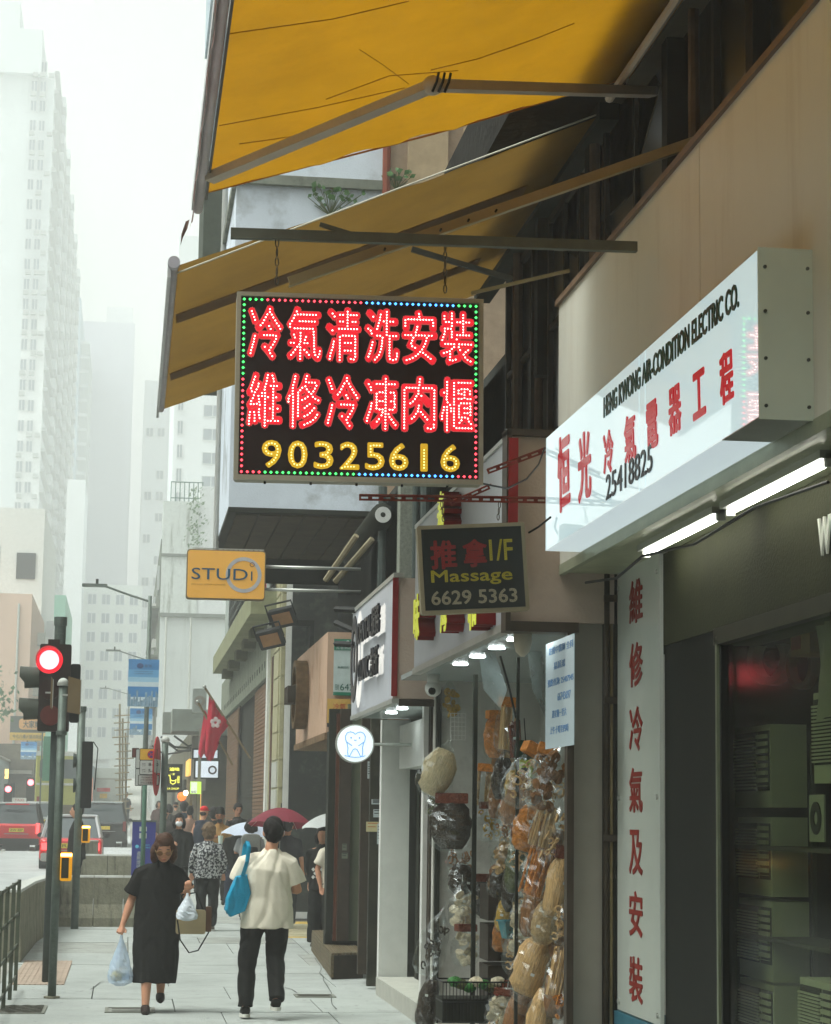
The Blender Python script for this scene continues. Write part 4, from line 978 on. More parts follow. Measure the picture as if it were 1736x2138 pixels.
# slotted brackets
def slotted(a, b_, h, label, group='slotted red steel brackets'):
    a, b_ = Vector(a), Vector(b_); t = thing('slotted_bracket', label, 'bracket', a, group=group); L = (b_-a).length; n = int(L/.06)
    d = (b_-a).normalized(); up = Vector((0, 0, 1)); up = (up-d*up.dot(d)).normalized()
    q = MB(); nrm = d.cross(up)*.004
    def bar(u0, u1, v0, v1): q.poly_slab([a+d*u0+up*v0, a+d*u1+up*v0, a+d*u1+up*v1, a+d*u0+up*v1], nrm)
    bar(0, L, -h/2, -h*.16); bar(0, L, h*.16, h/2)
    for k in range(n+1): bar(L*k/n-(.012 if k else 0), min(L, L*k/n+.012), -h*.16, h*.16)
    q.build('web', m_rust, t, world=True)
    MB().poly_slab([a+up*h/2, b_+up*h/2, b_+up*h/2+nrm*8, a+up*h/2+nrm*8], -up*.004).build('flange', m_rust, t, world=True)
slotted(W(750, 1039, 11.95), W(1210, 1046, 11.95), .034, 'long horizontal slotted bracket the massage board hangs from')
slotted(W(1018, 985, 11.9), W(1150, 936, 11.9), .03, 'short slotted bracket sloping up behind the LED board')
slotted(W(940, 1052, 12.0), W(1022, 1016, 12.1), .03, 'slotted bracket meeting the long one at an angle')
chain('chain', 'chain at the left of the massage board', W(922, 1046, 11.93), W(927, 1090, 11.93), .012)
chain('chain', 'chain at the right of the massage board', W(1044, 1048, 11.93), W(1040, 1086, 11.93), .012)
# massage board
mb_ = thing('massage_board', 'unlit dark board with red characters, 1/F and the word Massage', 'sign', W(881, 1284, 11.9)); mb_.rotation_euler = (0, R(-3.9), 0)
MW, MH = .612, .50
MB().rbox((0, 0, 0), (MW, .07, MH), .015).build('case', mat('massage_case', C(140,132,108), rough=.5), mb_)
MB().box((.022, -.003, .022), (MW-.022, 0, MH-.022)).build('face', mat('massage_face', C(26,32,28), rough=.35), mb_)
m_mr, m_my, m_mg = mat('dull_red_acrylic', C(126,34,34), rough=.5), mat('dull_yellow_acrylic', C(160,150,40), rough=.5), mat('dull_grey_acrylic', C(150,144,122), rough=.5)
def mx_(px): return (px-881)/230*MW
def mz_(py): return (1281-py)/190*MH
m_ddot = mat('dead_led', C(60,56,44), rough=.5, var=0)
def unlit(s, px0, px1, py0, py1, m, off=.03, sp=.012, dot=True, each=True):
    x0, x1, z0, z1 = mx_(px0), mx_(px1), mz_(py1), mz_(py0)
    b = MB(); txt(b, s, x0, z0, x1-x0, z1-z0, y=-.003, th=.004, offset=off); b.build('lettering', m, mb_)
    b = MB(); dots(b, skeleton_dots(s, x1-x0-.006, z1-z0-.006, sp), x0+.003, z0+.003, r=.0022, y=-.008); b.build('led', m_ddot, mb_, kind='stuff')
unlit('推', 906, 962, 1124, 1186, m_mr, sp=.014); unlit('拿', 975, 1027, 1124, 1184, m_mr, sp=.014); unlit('1/F', 1032, 1082, 1126, 1172, m_my, .012)
unlit('Massage', 905, 1078, 1188, 1222, m_my, .02, .011); unlit('6629 5363', 903, 1086, 1232, 1262, m_mg, .02, .011)
b = MB().tube([W(1105, 1112, 11.9), W(1125, 1100, 11.8), W(1150, 1080, 11.6)], .006, 6)
tag(b.build('cable', m_black), 'black wire leaving the right side of the massage board', 'cable')
b = MB().tube([W(1010, 1010, 10.3), W(1060, 1020, 10.8), W(1100, 1000, 11.2), W(1125, 970, 11.5), W(1138, 935, 11.7)], .005, 6)
tag(b.build('cable', m_black), 'thin dark cable curving from the LED board to the lit sign', 'cable')

# ================================================================== FAR BLOCK beyond the side street
fbk = thing('corner_block', 'granite-clad corner block with tiled columns and roller shutters', 'building', (2.6, 37.5, 0))
BXW = 2.6
MB().box((2.78, 37.4, 0), (12, 37.6, 6.2)).build('granite_wall', m_gloss_black, fbk, world=True)
for k, (xa, xb, za, zb) in enumerate(((2.8, 3.45, .12, 1.42), (3.46, 4.1, .12, 1.42), (2.8, 3.45, 1.43, 2.9), (3.46, 4.1, 1.43, 2.9), (2.8, 3.45, 2.91, 4.3), (3.46, 4.1, 2.91, 4.3))):
    MB().box((xa, 37.385, za), (xb, 37.4, zb)).build('granite_panel', m_gloss_black, fbk, world=True)
MB().box((2.78, 37.36, 0), (12, 37.4, .11)).build('plinth', m_white, fbk, world=True)
MB().box((BXW+.25, 37.6, 0), (12, 57, 6.2)).build('core', m_dark, fbk, world=True)
m_tilew = mat('beige_column_tile', C(160,156,124), rough=.5, var=.12, scale=6)
MB().box((BXW, 37.5, 0), (2.78, 40.5, 6.0)).build('column', m_tilew, fbk, world=True)
MB().box((2.68, 37.46, 0), (2.79, 37.5, 5.9)).build('white_pilaster', m_white, fbk, world=True)
for k in range(12):
    z = .3+k*.48
    MB().box((2.605, 37.475, z), (2.67, 37.5, z+.44)).build('tile', m_tilew, fbk, world=True)
    MB().box((BXW-.02, 37.7, z), (BXW, 39.0, z+.44)).build('tile', mat('pale_column_tile', C(176,178,168), rough=.5, var=.1) if k < 5 else m_tilew, fbk, world=True)
MB().box((BXW-.01, 39.3, 0), (BXW+.02, 39.7, 4.6)).build('rust_channel', mat('rust_brown', C(70,38,24), rough=.7), fbk, world=True)
MB().box((BXW-.05, 40.2, 0), (BXW+.02, 40.6, 5.4)).build('white_post', m_white, fbk, world=True)
m_shut = mat('brown_roller_shutter', C(112,88,66), rough=.6, var=.25, scale=1.2, stain=.4, stain_col=C(110,60,54))
for (ya, yb) in ((40.6, 45), (51.5, 57)):
    base = None
    for k in range(56):
        if base is None: base = MB().box((0, 0, 0), (.03, yb-ya, .062)).build('shutter_slat', m_shut, fbk); base.location = Vector((BXW, ya, .05)) - fbk.location
        else: inst(base, Vector((BXW, ya, .05+k*.075)) - fbk.location, fbk)
    MB().box((BXW+.02, ya, 0), (BXW+.05, yb, 4.4)).build('shutter_back', m_browntrim, fbk, world=True)
MB().box((BXW+.1, 45, 0), (BXW+.2, 51.5, 4.4)).build('dark_opening', m_dark, fbk, world=True)
MB().box((BXW-.05, 40.6, 4.3), (BXW+.1, 60, 5.3)).build('steel_lintel', mat('grey_green_lintel', C(116,122,106), rough=.7, var=.2, stain=.4, streak=True), fbk, world=True)
b = MB()
for k in range(22): b.box((BXW-.06, 41+k*.8, 4.5), (BXW-.05, 41.1+k*.8, 4.62))
b.build('rivet', m_black, fbk, world=True, kind='stuff')
# concrete canopy slab with blocks below
MB().box((2.12, 38.6, 5.3), (BXW+.2, 55.5, 5.72)).build('canopy_slab', mat('greenish_concrete', C(132,134,104), rough=.9, var=.2, stain=.4), fbk, world=True)
for yy in (41.6, 44.2, 47.2, 50.4, 53.6): MB().box((2.3, yy, 5.1), (2.58, yy+.8, 5.3)).build('canopy_bracket', mat('bracket_concrete', C(88,88,64), rough=.9), fbk, world=True)
m_mos = mat('pale_mosaic', C(150,158,152), rough=.7, var=.15, scale=5, stain=.3)
MB().box((BXW, 38.5, 5.72), (9, 58, 7.4)).build('mosaic_wall', m_mos, fbk, world=True)
b = MB()
for k in range(34): b.box((BXW-.006, 38.6+k*.57, 5.74), (BXW, 38.63+k*.57, 7.38))
for k in range(6): b.box((BXW-.006, 38.6, 5.95+k*.27), (BXW, 58, 5.975+k*.27))
b.build('tile_joint', mat('tile_joint', C(104,110,104), rough=.9), fbk, world=True, kind='stuff')
for k in range(22): MB().box((BXW+.1+k*.3, 38.47, 5.74), (BXW+.38+k*.3, 38.5, 7.3)).build('tile', m_mos, fbk, world=True)
MB().box((2.3, 38.7, 5.72), (2.4, 41, 6.5)).build('red_banner', mat('faded_red_cloth', C(156,50,54), rough=.7), fbk, world=True)
# block beyond, side wall coloured dark as in shade (seen between the awnings)
dk2 = thing('dark_sided_block', 'taller block with dark side wall and pale balconies above the ochre awning', 'building', (1.05, 33, 8))
MB().box((1.06, 37.6, 9.6), (2.6, 40.5, 13.3)).build('dark_wall', mat('shaded_side_wall', C(58,66,54), rough=.9, var=.25), dk2, world=True)
MB().box((2.6, 37.6, 6.3), (12, 60, 24)).build('wall', m_mos, dk2, world=True)
for k in range(3): MB().box((1.34-.06*k, 37.0, 13.6+k*2.3), (2.7, 46, 15.2+k*2.3)).build('balcony', mat('pale_balcony_%d' % (k % 2), C(196,206,210) if k % 2 else C(170,184,190), rough=.8), dk2, world=True)
for k in range(3): MB().box((1.5, 37.3, 13.2+k*2.3), (2.6, 45, 13.6+k*2.3)).build('balcony_floor', m_mos, dk2, world=True)
MB().box((1.9, 31.5, 8.0), (2.05, 31.7, 10.2)).build('corner_post', m_conc_top, dk2, world=True)
# floodlights
for (px, py, lab, s) in ((565, 1336, 'square floodlight facing down, lower of the two under the canopy', .5), (590, 1292, 'floodlight seen from behind, upper of the two', .5)):
    p = W(px, py, 36.6); f = thing('floodlight', lab, 'floodlight', p, R(-20), group='floodlights over the side street'); f.rotation_euler = (R(35), R(-12), R(-20))
    MB().rbox((-.22, 0, -.17), (.22, .1, .17), .03).build('housing', m_black, f)
    MB().box((-.16, -.012, -.11), (.16, 0, .11)).build('glass', mat('flood_glass', C(150,110,70), rough=.2, var=.2), f)
    MB().tube([(-.23, .05, 0), (-.23, .05, .28), (.23, .05, .28), (.23, .05, 0)], .02, 5).build('yoke', m_black, f)
b = MB().box((2.35, 36.9, 4.95), (3.1, 36.98, 5.05)).box((3.05, 36.9, 4.1), (3.12, 37.4, 5.05)); tag(b.build('light_bracket', m_black), 'black bracket holding the floodlights to the granite wall', 'bracket')
# signboard brackets (dark bars left of clinic sign)
b = MB()
for (x0_, y0_2, x1_, y1_2) in ((700, 1272, 745, 1274), (700, 1300, 742, 1318), (700, 1344, 742, 1346)): b.tube([W(x0_, y0_2, 21.4), W(x1_, y1_2, 21.2)], .03, 4)
tag(b.build('steel_rack', m_black, kind='thing'), 'dark steel frame behind the far edge of the clinic sign', 'frame')
# flags
def flag(px0, py0, px1, py1, y, pts, label):
    a, c = W(px0, py0, y), W(px1, py1, y); f = thing('red_flag', label, 'flag', a, group='red flags on slanting wall poles')
    MB().cyl(a, c, .022, 8).build('pole', mat('flag_pole', C(120,104,74), rough=.5), f, world=True)
    MB().ell(c, (.04, .04, .04)).build('finial', m_alu, f, world=True)
    P = []; n = len(pts[0])
    for r_i, row in enumerate(pts):
        for k, (x, yy) in enumerate(row):
            P.append(W(x, yy, y + .10*math.sin(k*2.2+r_i*.5)))
    rws = len(pts); fc = [(i*n+k, i*n+k+1, (i+1)*n+k+1, (i+1)*n+k) for i in range(rws-1) for k in range(n-1)]
    MB().add(P, fc).build('cloth', mat('crimson_cloth', C(196,44,66), rough=.7, var=.08, translucent=.3), f, world=True, smooth=True)
    return f
def rows_(top, bot, n=6):
    out = []
    for i in range(n+1):
        t = i/n; out.append([(a[0]+(b_[0]-a[0])*t, a[1]+(b_[1]-a[1])*t) for a, b_ in zip(top, bot)])
    return out
f1 = flag(523, 1584, 427, 1434, 45.0, rows_([(437, 1448), (441, 1454), (447, 1464), (453, 1474), (461, 1487), (470, 1500), (479, 1512)], [(428, 1565), (433, 1590), (439, 1566), (445, 1588), (452, 1560), (462, 1535), (474, 1520)]), 'red flag nearest the camera, draped from the left wall pole')
f2 = flag(486, 1598, 413, 1465, 47.0, rows_([(427, 1482), (431, 1488), (437, 1500), (443, 1512), (449, 1524), (455, 1534), (460, 1544)], [(414, 1572), (420, 1585), (426, 1574), (433, 1586), (440, 1590), (446, 1578), (455, 1560)]), 'red flag just behind, on the farther wall pole')
em = MB(); c0 = W(450, 1509, 44.8)
for k in range(5):
    a = k*2*math.pi/5+.3; em.ell(c0+Vector((math.cos(a)*.07, 0, math.sin(a)*.07)), (.05, .01, .05), 7, 4)
em.build('flower_emblem', mat('flag_white', C(206,190,190), rough=.7), f1, world=True)
# shop signs farther on
def board(nm, label, cat, px0, py0, px1, py1, y, m, th=.12, border=None, group=None):
    a, c = W(px0, py0, y), W(px1, py1, y); w, h = c.x-a.x, a.z-c.z
    r = thing(nm, label, cat, (a.x, y, c.z), group=group); MB().box((0, 0, 0), (w, th, h)).build('board', m, r)
    if border: 
        t = .04*y/60; MB().box((-t, .01, -t), (w+t, th-.01, 0)).box((-t, .01, h), (w+t, th-.01, h+t)).box((-t, .01, 0), (0, th-.01, h)).box((w, .01, 0), (w+t, th-.01, h)).build('border', border, r)
    return r, w, h
r, w, h = board('ring_sign', 'white box sign with a dark letter O ring, below the flags', 'sign', 409, 1589, 455, 1624, 60, mat('white_box', C(200,206,210), rough=.5, emit=(.8, .9, 1, 1), estr=.25), border=m_dark)
MB().ring((w*.75, h*.46), h*.17, h*.27, -.02, 0, 20).build('letter_ring', m_browntrim, r)
board('blank_sign', 'plain white box sign right above the ring sign', 'sign', 405, 1566, 454, 1583, 60.5, mat('white_box', C(200,206,210), rough=.5), border=m_dark)
r, w, h = board('roast_shop_sign', 'black board with yellow neon characters and a goose outline', 'sign', 346, 1598, 377, 1652, 66, m_black, border=m_dark)
m_ny = emat('neon_yellow', (.85, .85, .08, 1), .9); b = MB()
txt(b, '滷味', w*.25, h*.78, w*.65, h*.14, th=.02, offset=.03); txt(b, '一室', w*.3, h*.62, w*.3, h*.08, th=.02); txt(b, '燒臘', w*.76, h*.3, w*.16, h*.3, th=.02); txt(b, 'YA SHOP', w*.1, h*.05, w*.8, h*.08, th=.02)
b.tube([(w*x, -.02, h*z) for x, z in ((.25, .58), (.2, .62), (.3, .6), (.32, .48), (.4, .4), (.62, .4), (.7, .46), (.66, .32), (.5, .26), (.34, .32), (.32, .44))], .012, 4)
b.build('neon', m_ny, r)
r, w, h = board('price_sign', 'small green-yellow lit box with a white panel and price', 'sign', 398, 1632, 420, 1658, 58, mat('green_yellow_lit', C(150,190,60), rough=.5, emit=(.5, .8, .1, 1), estr=.5))
MB().box((w*.05, -.01, h*.05), (w*.62, 0, h*.95)).build('panel', mat('pale_panel', C(210,220,200), emit=(.8, .9, .7, 1), estr=.3), r)
b = MB(); txt(b, '$40', w*.1, h*.05, w*.45, h*.2, y=-.012, th=.003); b.build('price', m_grn, r)
lt = thing('lantern', 'orange-red tasselled lantern beside the roast goose sign', 'lantern', W(380, 1662, 64))
MB().ell((0, 0, -.02), (.13, .13, .13), 12, 8).build('globe', mat('lantern_red', C(220,70,20), rough=.5, emit=(1, .2, .03, 1), estr=.7), lt, smooth=True)
MB().tube([(0, 0, -.14), (.02, 0, -.26)], [.05, .02], 6).build('tassel', mat('tassel', C(200,80,30)), lt)
lt = thing('bulb', 'bright bare bulb beside the lantern', 'lamp', W(388, 1656, 63.6)); MB().ell((0, 0, 0), (.07, .07, .08), 10, 6).build('glass', emat('bulb_glow', (1, .8, .4, 1), 6), lt, smooth=True); MB().cyl((0, 0, .07), (0, 0, .14), .03, 6).build('cap', m_dark, lt)
# low arcade building behind with grey canopy and cables
lo = thing('low_arcade', 'low shop row with a mossy grey canopy and tangled cables', 'building', (2.2, 62, 0))
MB().box((1.22, 60, 4.0), (2.55, 62, 4.6)).box((1.0, 62, 4.0), (3.3, 63, 4.6)).build('canopy', mat('mossy_canopy', C(134,140,132), rough=.9, var=.25, scale=3, stain=.5, stain_col=C(96,100,84)), lo, world=True)
MB().box((2.2, 63, .3), (9, 118, 4.6)).build('wall', mat('shop_row_wall', C(92,90,74), rough=.8, var=.5, scale=.5), lo, world=True)
MB().box((1.8, 60.6, 2.4), (2.2, 61.2, 3.9)).box((1.9, 58.2, 0), (1.98, 58.3, 4)).build('post', m_greywall, lo, world=True)
for i, (xx, yy) in enumerate(((1.35, 62), (1.55, 66), (1.2, 70), (1.7, 61))):
    MB().tube([(xx-.4, yy, 3.9), (xx, yy, 3.62), (xx+.5, yy, 3.6+.05*i), (xx+.9, yy, 3.85)], .03, 5).build('cable', m_black, lo, world=True)
for k, (yy, col) in enumerate(((65, C(70,60,40)), (72, C(100,84,50)), (80, C(60,64,56)), (88, C(120,116,96)), (98, C(70,72,64)))):
    MB().box((2.1, yy, .4), (2.2, yy+4, 3.0)).build('shop_opening', mat('opening_%d' % k, col, rough=.8, var=.4), lo, world=True)
MB().box((2.0, 70, 3.0), (2.2, 74, 3.5)).build('sign_panel', mat('amber_panel', C(200,150,70), emit=(.8, .45, .1, 1), estr=.5), lo, world=True)
for yy in (64, 69): MB().box((2.12, yy, .8), (2.2, yy+.5, 3.2)).build('lit_post', mat('amber_post', C(190,140,50), emit=(.8, .45, .1, 1), estr=.4), lo, world=True)
acb = thing('air_conditioner', 'outdoor air conditioner high on the far wall behind the flags', 'air conditioner', W(402, 1488, 56), group=None)
MB().rbox((0, 0, 0), (.35, .35, .62), .03).build('body', mat('ac_grey', C(150,156,150), rough=.6), acb); MB().ring((.18, .3), .06, .14, -.02, 0, 16).build('fan_ring', m_greywall, acb)

# ================================================================== FAR BUILDINGS
def tower(nm, label, x0, x1, y0, y1, z0, z1, col, cat='building', group=None, stain=0, **kw):  # distant tower walls get paler colours, painting in part of the haze
    t = thing(nm, label, cat, ((x0+x1)/2, y0, z0), group=group)
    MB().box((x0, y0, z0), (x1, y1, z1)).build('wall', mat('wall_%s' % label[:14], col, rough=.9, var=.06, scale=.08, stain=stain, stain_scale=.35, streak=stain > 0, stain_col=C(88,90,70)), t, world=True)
    return t
_WC = {}
def wingrid(t, face, c, u0, du, nu, z0, dz, nz, w, h, gm=None, fm=None, skip=0.0, seed=1):
    """windows as parts: face 'y' = on plane y=c facing the camera, 'x+'/'x-' on plane x=c"""
    gm = gm or m_farglass; fm = fm or m_farframe; rr = random.Random(seed); fw = .12
    fo = go = None
    for j in range(nz):
        for i in range(nu):
            if rr.random() < skip: continue
            u, z = u0+i*du, z0+j*dz
            if fo is None:
                f = MB().box((0, -.1, 0), (w, 0, .08)).box((0, -.1, h-.08), (w, 0, h)).box((0, -.1, .08), (fw, 0, h-.08)).box((w-fw, -.1, .08), (w, 0, h-.08)).box((w/2-.05, -.09, .08), (w/2+.05, 0, h-.08))
                fo = f.build('window', fm, t); o = fo
                go = MB().box((.05, -.04, .05), (w-.05, -.005, h-.05)).build('pane', gm, fo)
            else:
                o = inst(fo, (0, 0, 0), t); inst(go, (0, 0, 0), o)
            if face == 'y': o.location = Vector((u, c, z)) - t.location
            elif face == 'x+': o.location = Vector((c, u, z)) - t.location; o.rotation_euler = (0, 0, R(90))
            else: o.location = Vector((c, u, z)) - t.location; o.rotation_euler = (0, 0, R(-90))
# old white stained building
ow = tower('old_white_building', 'old white building with mossy streaks and a rooftop railing', 1.62, 6, 120, 158, 0, 12.6, C(200,206,204), stain=.35)
MB().box((1.60, 119.9, 12.6), (3.6, 121.5, 19.0)).build('stair_tower', mat('mossy_white', C(198,204,200), rough=.9, var=.1, stain=.95, stain_scale=.8, streak=True, stain_col=C(74,80,54)), ow, world=True)
MB().box((3.6, 119.95, 12.6), (8, 140, 19.9)).build('upper_block', mat('white_render', C(210,214,214), rough=.9, var=.05, stain=.2), ow, world=True)
MB().box((1.58, 119.8, 12.55), (8, 119.95, 12.75)).box((1.58, 119.8, 15.9), (3.75, 119.92, 16.05)).build('band', mat('grey_band', C(112,118,112), rough=.9), ow, world=True)
for xx in (1.95, 3.3): MB().cyl((xx, 119.75, 5.3), (xx, 119.75, 12.5), .06, 6).build('pipe', m_conc_top, ow, world=True)
MB().box((1.56, 119.5, 4.6), (6, 119.9, 7.0)).build('hoarding', mat('white_hoarding', C(208,212,210), rough=.8), ow, world=True)
b = MB()
for k in range(8): b.cyl((2.0+k*.25, 120.0, 18.2), (2.0+k*.25, 120.0, 20.1), .025, 4)
for zz in (19.2, 20.1): b.cyl((2.0, 120.0, zz), (3.8, 120.0, zz), .03, 4)
b.build('railing', mat('green_rail', C(74,108,96), rough=.7), ow, world=True, kind='stuff')
b = MB(); rr = random.Random(9)
for k in range(160):
    q = Vector((3.4+rr.gauss(0, .3), 119.7+rr.uniform(-.2, .2), 17.5+rr.uniform(-1.2, 2.2))); d = Vector((rr.uniform(-1, 1), -.2, rr.uniform(-1, 1)))*.16
    b.add([q, q+d, q+d+Vector((.1, 0, .12))], [(0, 1, 2)])
b.build('climbing_plant', mat('roof_ivy', C(90,118,80), rough=.8, var=.3), ow, world=True, kind='stuff')
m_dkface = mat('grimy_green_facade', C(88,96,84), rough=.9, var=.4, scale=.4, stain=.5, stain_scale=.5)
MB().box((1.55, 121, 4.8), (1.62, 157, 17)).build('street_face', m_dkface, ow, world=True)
wingrid(ow, 'x-', 1.54, 126, 9, 4, 6.2, 2.7, 4, 3.2, 1.4, gm=m_glass_dark, skip=.2)
for k in range(5):
    MB().box((1.3, 124+k*6, 8.9+(k % 3)*2.7), (1.55, 126+k*6, 9.4+(k % 3)*2.7)).build('window_box', m_white, ow, world=True)
for zz in (7.7, 10.4, 13.1): MB().box((1.15, 121, zz), (1.55, 157, zz+.12)).build('canopy', m_dkface, ow, world=True)
# white residential behind
wr = tower('white_residential_block', 'pale residential block with grouped windows rising behind the old white building', 4.7, 16.8, 276, 314, 0, 76.5, C(204,210,212))  # residential, slab, ribbed, finned, central and faint towers: coordinates scaled up about the camera
wingrid(wr, 'y', 275.95, 8.4, 9, 1, 30.9, 3.1, 14, 2.5, 1.6, fm=m_farframe)
wingrid(wr, 'y', 275.95, 5.1, 9, 1, 28.5, 3.1, 14, .85, 1.8)
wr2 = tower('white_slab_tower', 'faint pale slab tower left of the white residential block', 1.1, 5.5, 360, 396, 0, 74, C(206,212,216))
wingrid(wr2, 'y', 359.95, 1.5, 1.9, 2, 14, 3.6, 15, 1.3, 1.5, skip=.3)
# left tower with ledges
lt_ = tower('ribbed_tower', 'tall pale tower at the left edge with rows of white window boxes', -26.6, -14.14, 322, 470, 0, 112.7, C(196,204,206))
MB().box((-26.6, 320.6, 112.7), (-16.1, 350, 119.7)).build('roof_block', mat('tower_roof', C(196,204,206), rough=.9), lt_, world=True); MB().box((-26.6, 320.6, 119.7), (-19.6, 336, 123.9)).build('tank_room', mat('tower_roof', C(196,204,206), rough=.9), lt_, world=True)
MB().box((-17.5, 321.4, 0), (-14.07, 322, 76)).build('pale_corner_strip', mat('pale_strip', C(210,214,214), rough=.9), lt_, world=True)
wingrid(lt_, 'y', 321.3, -17.6, 1.33, 2, 30, 3.08, 28, 1.05, 1.75)
acx = None; rr = random.Random(12)
for k in range(28):
    for xx in (-17.5, -16.2, -15.1):
        if rr.random() < .5:
            o_ = Vector((xx+rr.uniform(-.2, .2), 321.3, 29.2+3.08*k))-lt_.location
            if acx is None: acx = MB().box((0, -.7, 0), (.8, 0, .6)).build('air_conditioner_box', mat('ac_box_far', C(150,156,154), rough=.8), lt_); acx.location = o_
            else: inst(acx, o_, lt_)
m_ledge = mat('tower_ledge', C(156,164,162), rough=.9)
base = None
for k in range(34):
    if base is None: base = MB().box((0, 0, 0), (.7, 146, .5)).build('ledge', m_ledge, lt_); base.location = Vector((-14.14, 323, 12)) - lt_.location
    else: inst(base, Vector((-14.14, 323, 12+3.08*k)) - lt_.location, lt_)
base = None
for k in range(34):
    for j in range(5):
        if base is None: base = MB().box((0, 0, 0), (1.1, 6.3, 1.7)).build('bay_window', mat('bay_window', C(186,194,196), rough=.7), lt_); base.location = Vector((-14.14, 341+28*j, 12.8)) - lt_.location
        elif j or k: inst(base, Vector((-14.14, 341+28*j, 12.8+3.08*k)) - lt_.location, lt_)
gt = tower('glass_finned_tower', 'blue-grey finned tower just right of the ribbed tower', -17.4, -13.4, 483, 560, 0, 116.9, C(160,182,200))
base = None
for k in range(30):
    if base is None: base = MB().box((0, 0, 0), (2.1, 42, .7)).build('fin', mat('white_fin', C(206,214,216), rough=.8), gt); base.location = Vector((-13.4, 490, 10.5)) - gt.location
    else: inst(base, Vector((-13.4, 490, 10.5+3.36*k)) - gt.location, gt)
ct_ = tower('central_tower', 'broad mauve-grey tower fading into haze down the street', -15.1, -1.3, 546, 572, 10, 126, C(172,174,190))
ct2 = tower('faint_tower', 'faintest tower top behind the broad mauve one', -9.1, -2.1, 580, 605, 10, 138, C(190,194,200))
# mid distance terraces at the street's end
mt = tower('terrace_block', 'hazy mid-rise block with many windows closing the street', -6.6, 1.5, 300, 318, 4, 33, C(192,198,192))
wingrid(mt, 'y', 299.95, -6.0, 1.9, 4, 12, 2.6, 8, 1.3, 1.5, seed=3)
mt2 = tower('pale_side_tower', 'pale narrow tower left of the windowed terrace block', -9.0, -6.6, 290, 310, 4, 46, C(204,208,210))
mt3 = tower('low_infill_block', 'low pale block at street level under the terrace block', -7.5, 2.8, 330, 345, 7, 20, C(196,202,196))
# left side near buildings
pk = tower('pinkish_block', 'weathered pink-brown block with blank wall on the left side', -16, -5.85, 130, 150, 0, 14.6, C(206,178,158), stain=.12)
m_cu = mat('cream_upper', C(204,208,204), rough=.9)
MB().box((-16, 129.8, 14.6), (-7.9, 132, 17.6)).build('parapet', m_cu, pk, world=True)
MB().box((-16, 150, 14.6), (-6.1, 175, 22.5)).build('upper_wall', m_cu, pk, world=True)
winp_ = MB().box((-7.9, 149.9, 17.6), (-6.6, 150, 19.4)).build('window', m_glass_dark, pk, world=True)
MB().cyl((-6.6, 129.9, 3), (-6.6, 129.9, 14), .07, 6).build('pipe', m_conc_top, pk, world=True)
for k in range(6):
    for j in range(4):
        if (k+j) % 3: MB().box((-5.9, 151+k*4, 5+j*3), (-5.4, 153+k*4, 6.2+j*3)).build('window_box', m_farframe, pk, world=True)
for k in range(9):
    MB().box((-5.85, 131.5+k*2, 5.5+(k*1.7) % 8), (-5.4, 132.6+k*2, 6.3+(k*1.7) % 8)).build('air_conditioner_box', m_conc_top, pk, world=True)
gnb = tower('netted_building', 'narrow building wrapped in green netting', -8.6, -6.1, 205, 230, 0, 22, C(100,160,136))
lb2 = tower('grey_low_building', 'low pale building at the left edge with a barrel roof', -14, -6.6, 100, 128, 0, 4.6, C(150,158,156))
wingrid(lb2, 'y', 99.95, -7.9, .6, 2, 1.6, 1.6, 2, .4, .9)
b = MB(); b.tube([(-6.6, 100, 4.6), (-6.6, 128, 4.6)], .1, 5)
b.build('eave', m_greywall, lb2, world=True)
fol = thing('street_tree', 'green treetop peeking in at the left edge', 'tree', (-7.6, 118, 4.6)); b = MB(); rr = random.Random(4)
for k in range(420):
    v = Vector((rr.gauss(0, .8), rr.gauss(0, .6), rr.gauss(0, .75)+3)); d = Vector((rr.uniform(-1, 1), rr.uniform(-1, 1), rr.uniform(-1, 1)))*.2; e_ = Vector((rr.uniform(-1, 1), 0, rr.uniform(-1, 1)))*.2
    b.add([v, v+d, v+d+e_, v+e_], [(0, 1, 2, 3)])
b.build('crown', mat('tree_green', C(70,104,62), rough=.7, var=.4), fol, kind='stuff'); MB().cyl((0, 0, -4.5), (0, 0, 3), .15, 6).build('trunk', m_browntrim, fol)
ob = thing('opposite_block', 'long tenement row across the road, beside the camera', 'building', (-10.4, 20, 0))
MB().box((-24, -45, 0), (-10.4, 96, 11)).build('wall', mat('opposite_wall', C(120,116,104), rough=.9, var=.3, scale=.5), ob, world=True)
wingrid(ob, 'x+', -10.38, -38, 4.5, 29, 4.5, 3.1, 2, 2.2, 1.6, gm=m_glass_dark)
for k in range(9): MB().box((-10.5, -40+k*14, 0.2), (-10.3, -31+k*14, 3.4)).build('shop_front', mat('opposite_shop_%d' % (k % 3), (C(60,62,50), C(120,96,60), C(50,56,60))[k % 3], rough=.6), ob, world=True)
# restaurant sign left
r, w, h = board('restaurant_sign', 'dark grey and yellow shop sign with an orange roundel on the left side', 'sign', 22, 1495, 94, 1547, 128, mat('sign_dark_grey', C(70,76,72), rough=.6))
MB().box((0, -.06, 0), (w, 0, h*.32)).build('yellow_band', mat('sign_yellow', C(206,170,70), rough=.5), r)
b = MB().rbox((w*.25, -.08, h*.45), (w*1.0, 0, h*.9), .2); b.build('roundel', mat('sign_orange', C(206,150,80), rough=.5), r)
b = MB(); txt(b, '大家樂', w*.36, h*.52, w*.5, h*.3, y=-.085, th=.02, offset=.02); txt(b, '今七八樓火鍋自助館', w*.08, h*.08, w*.84, h*.16, y=-.065, th=.02); b.build('characters', m_dark, r)
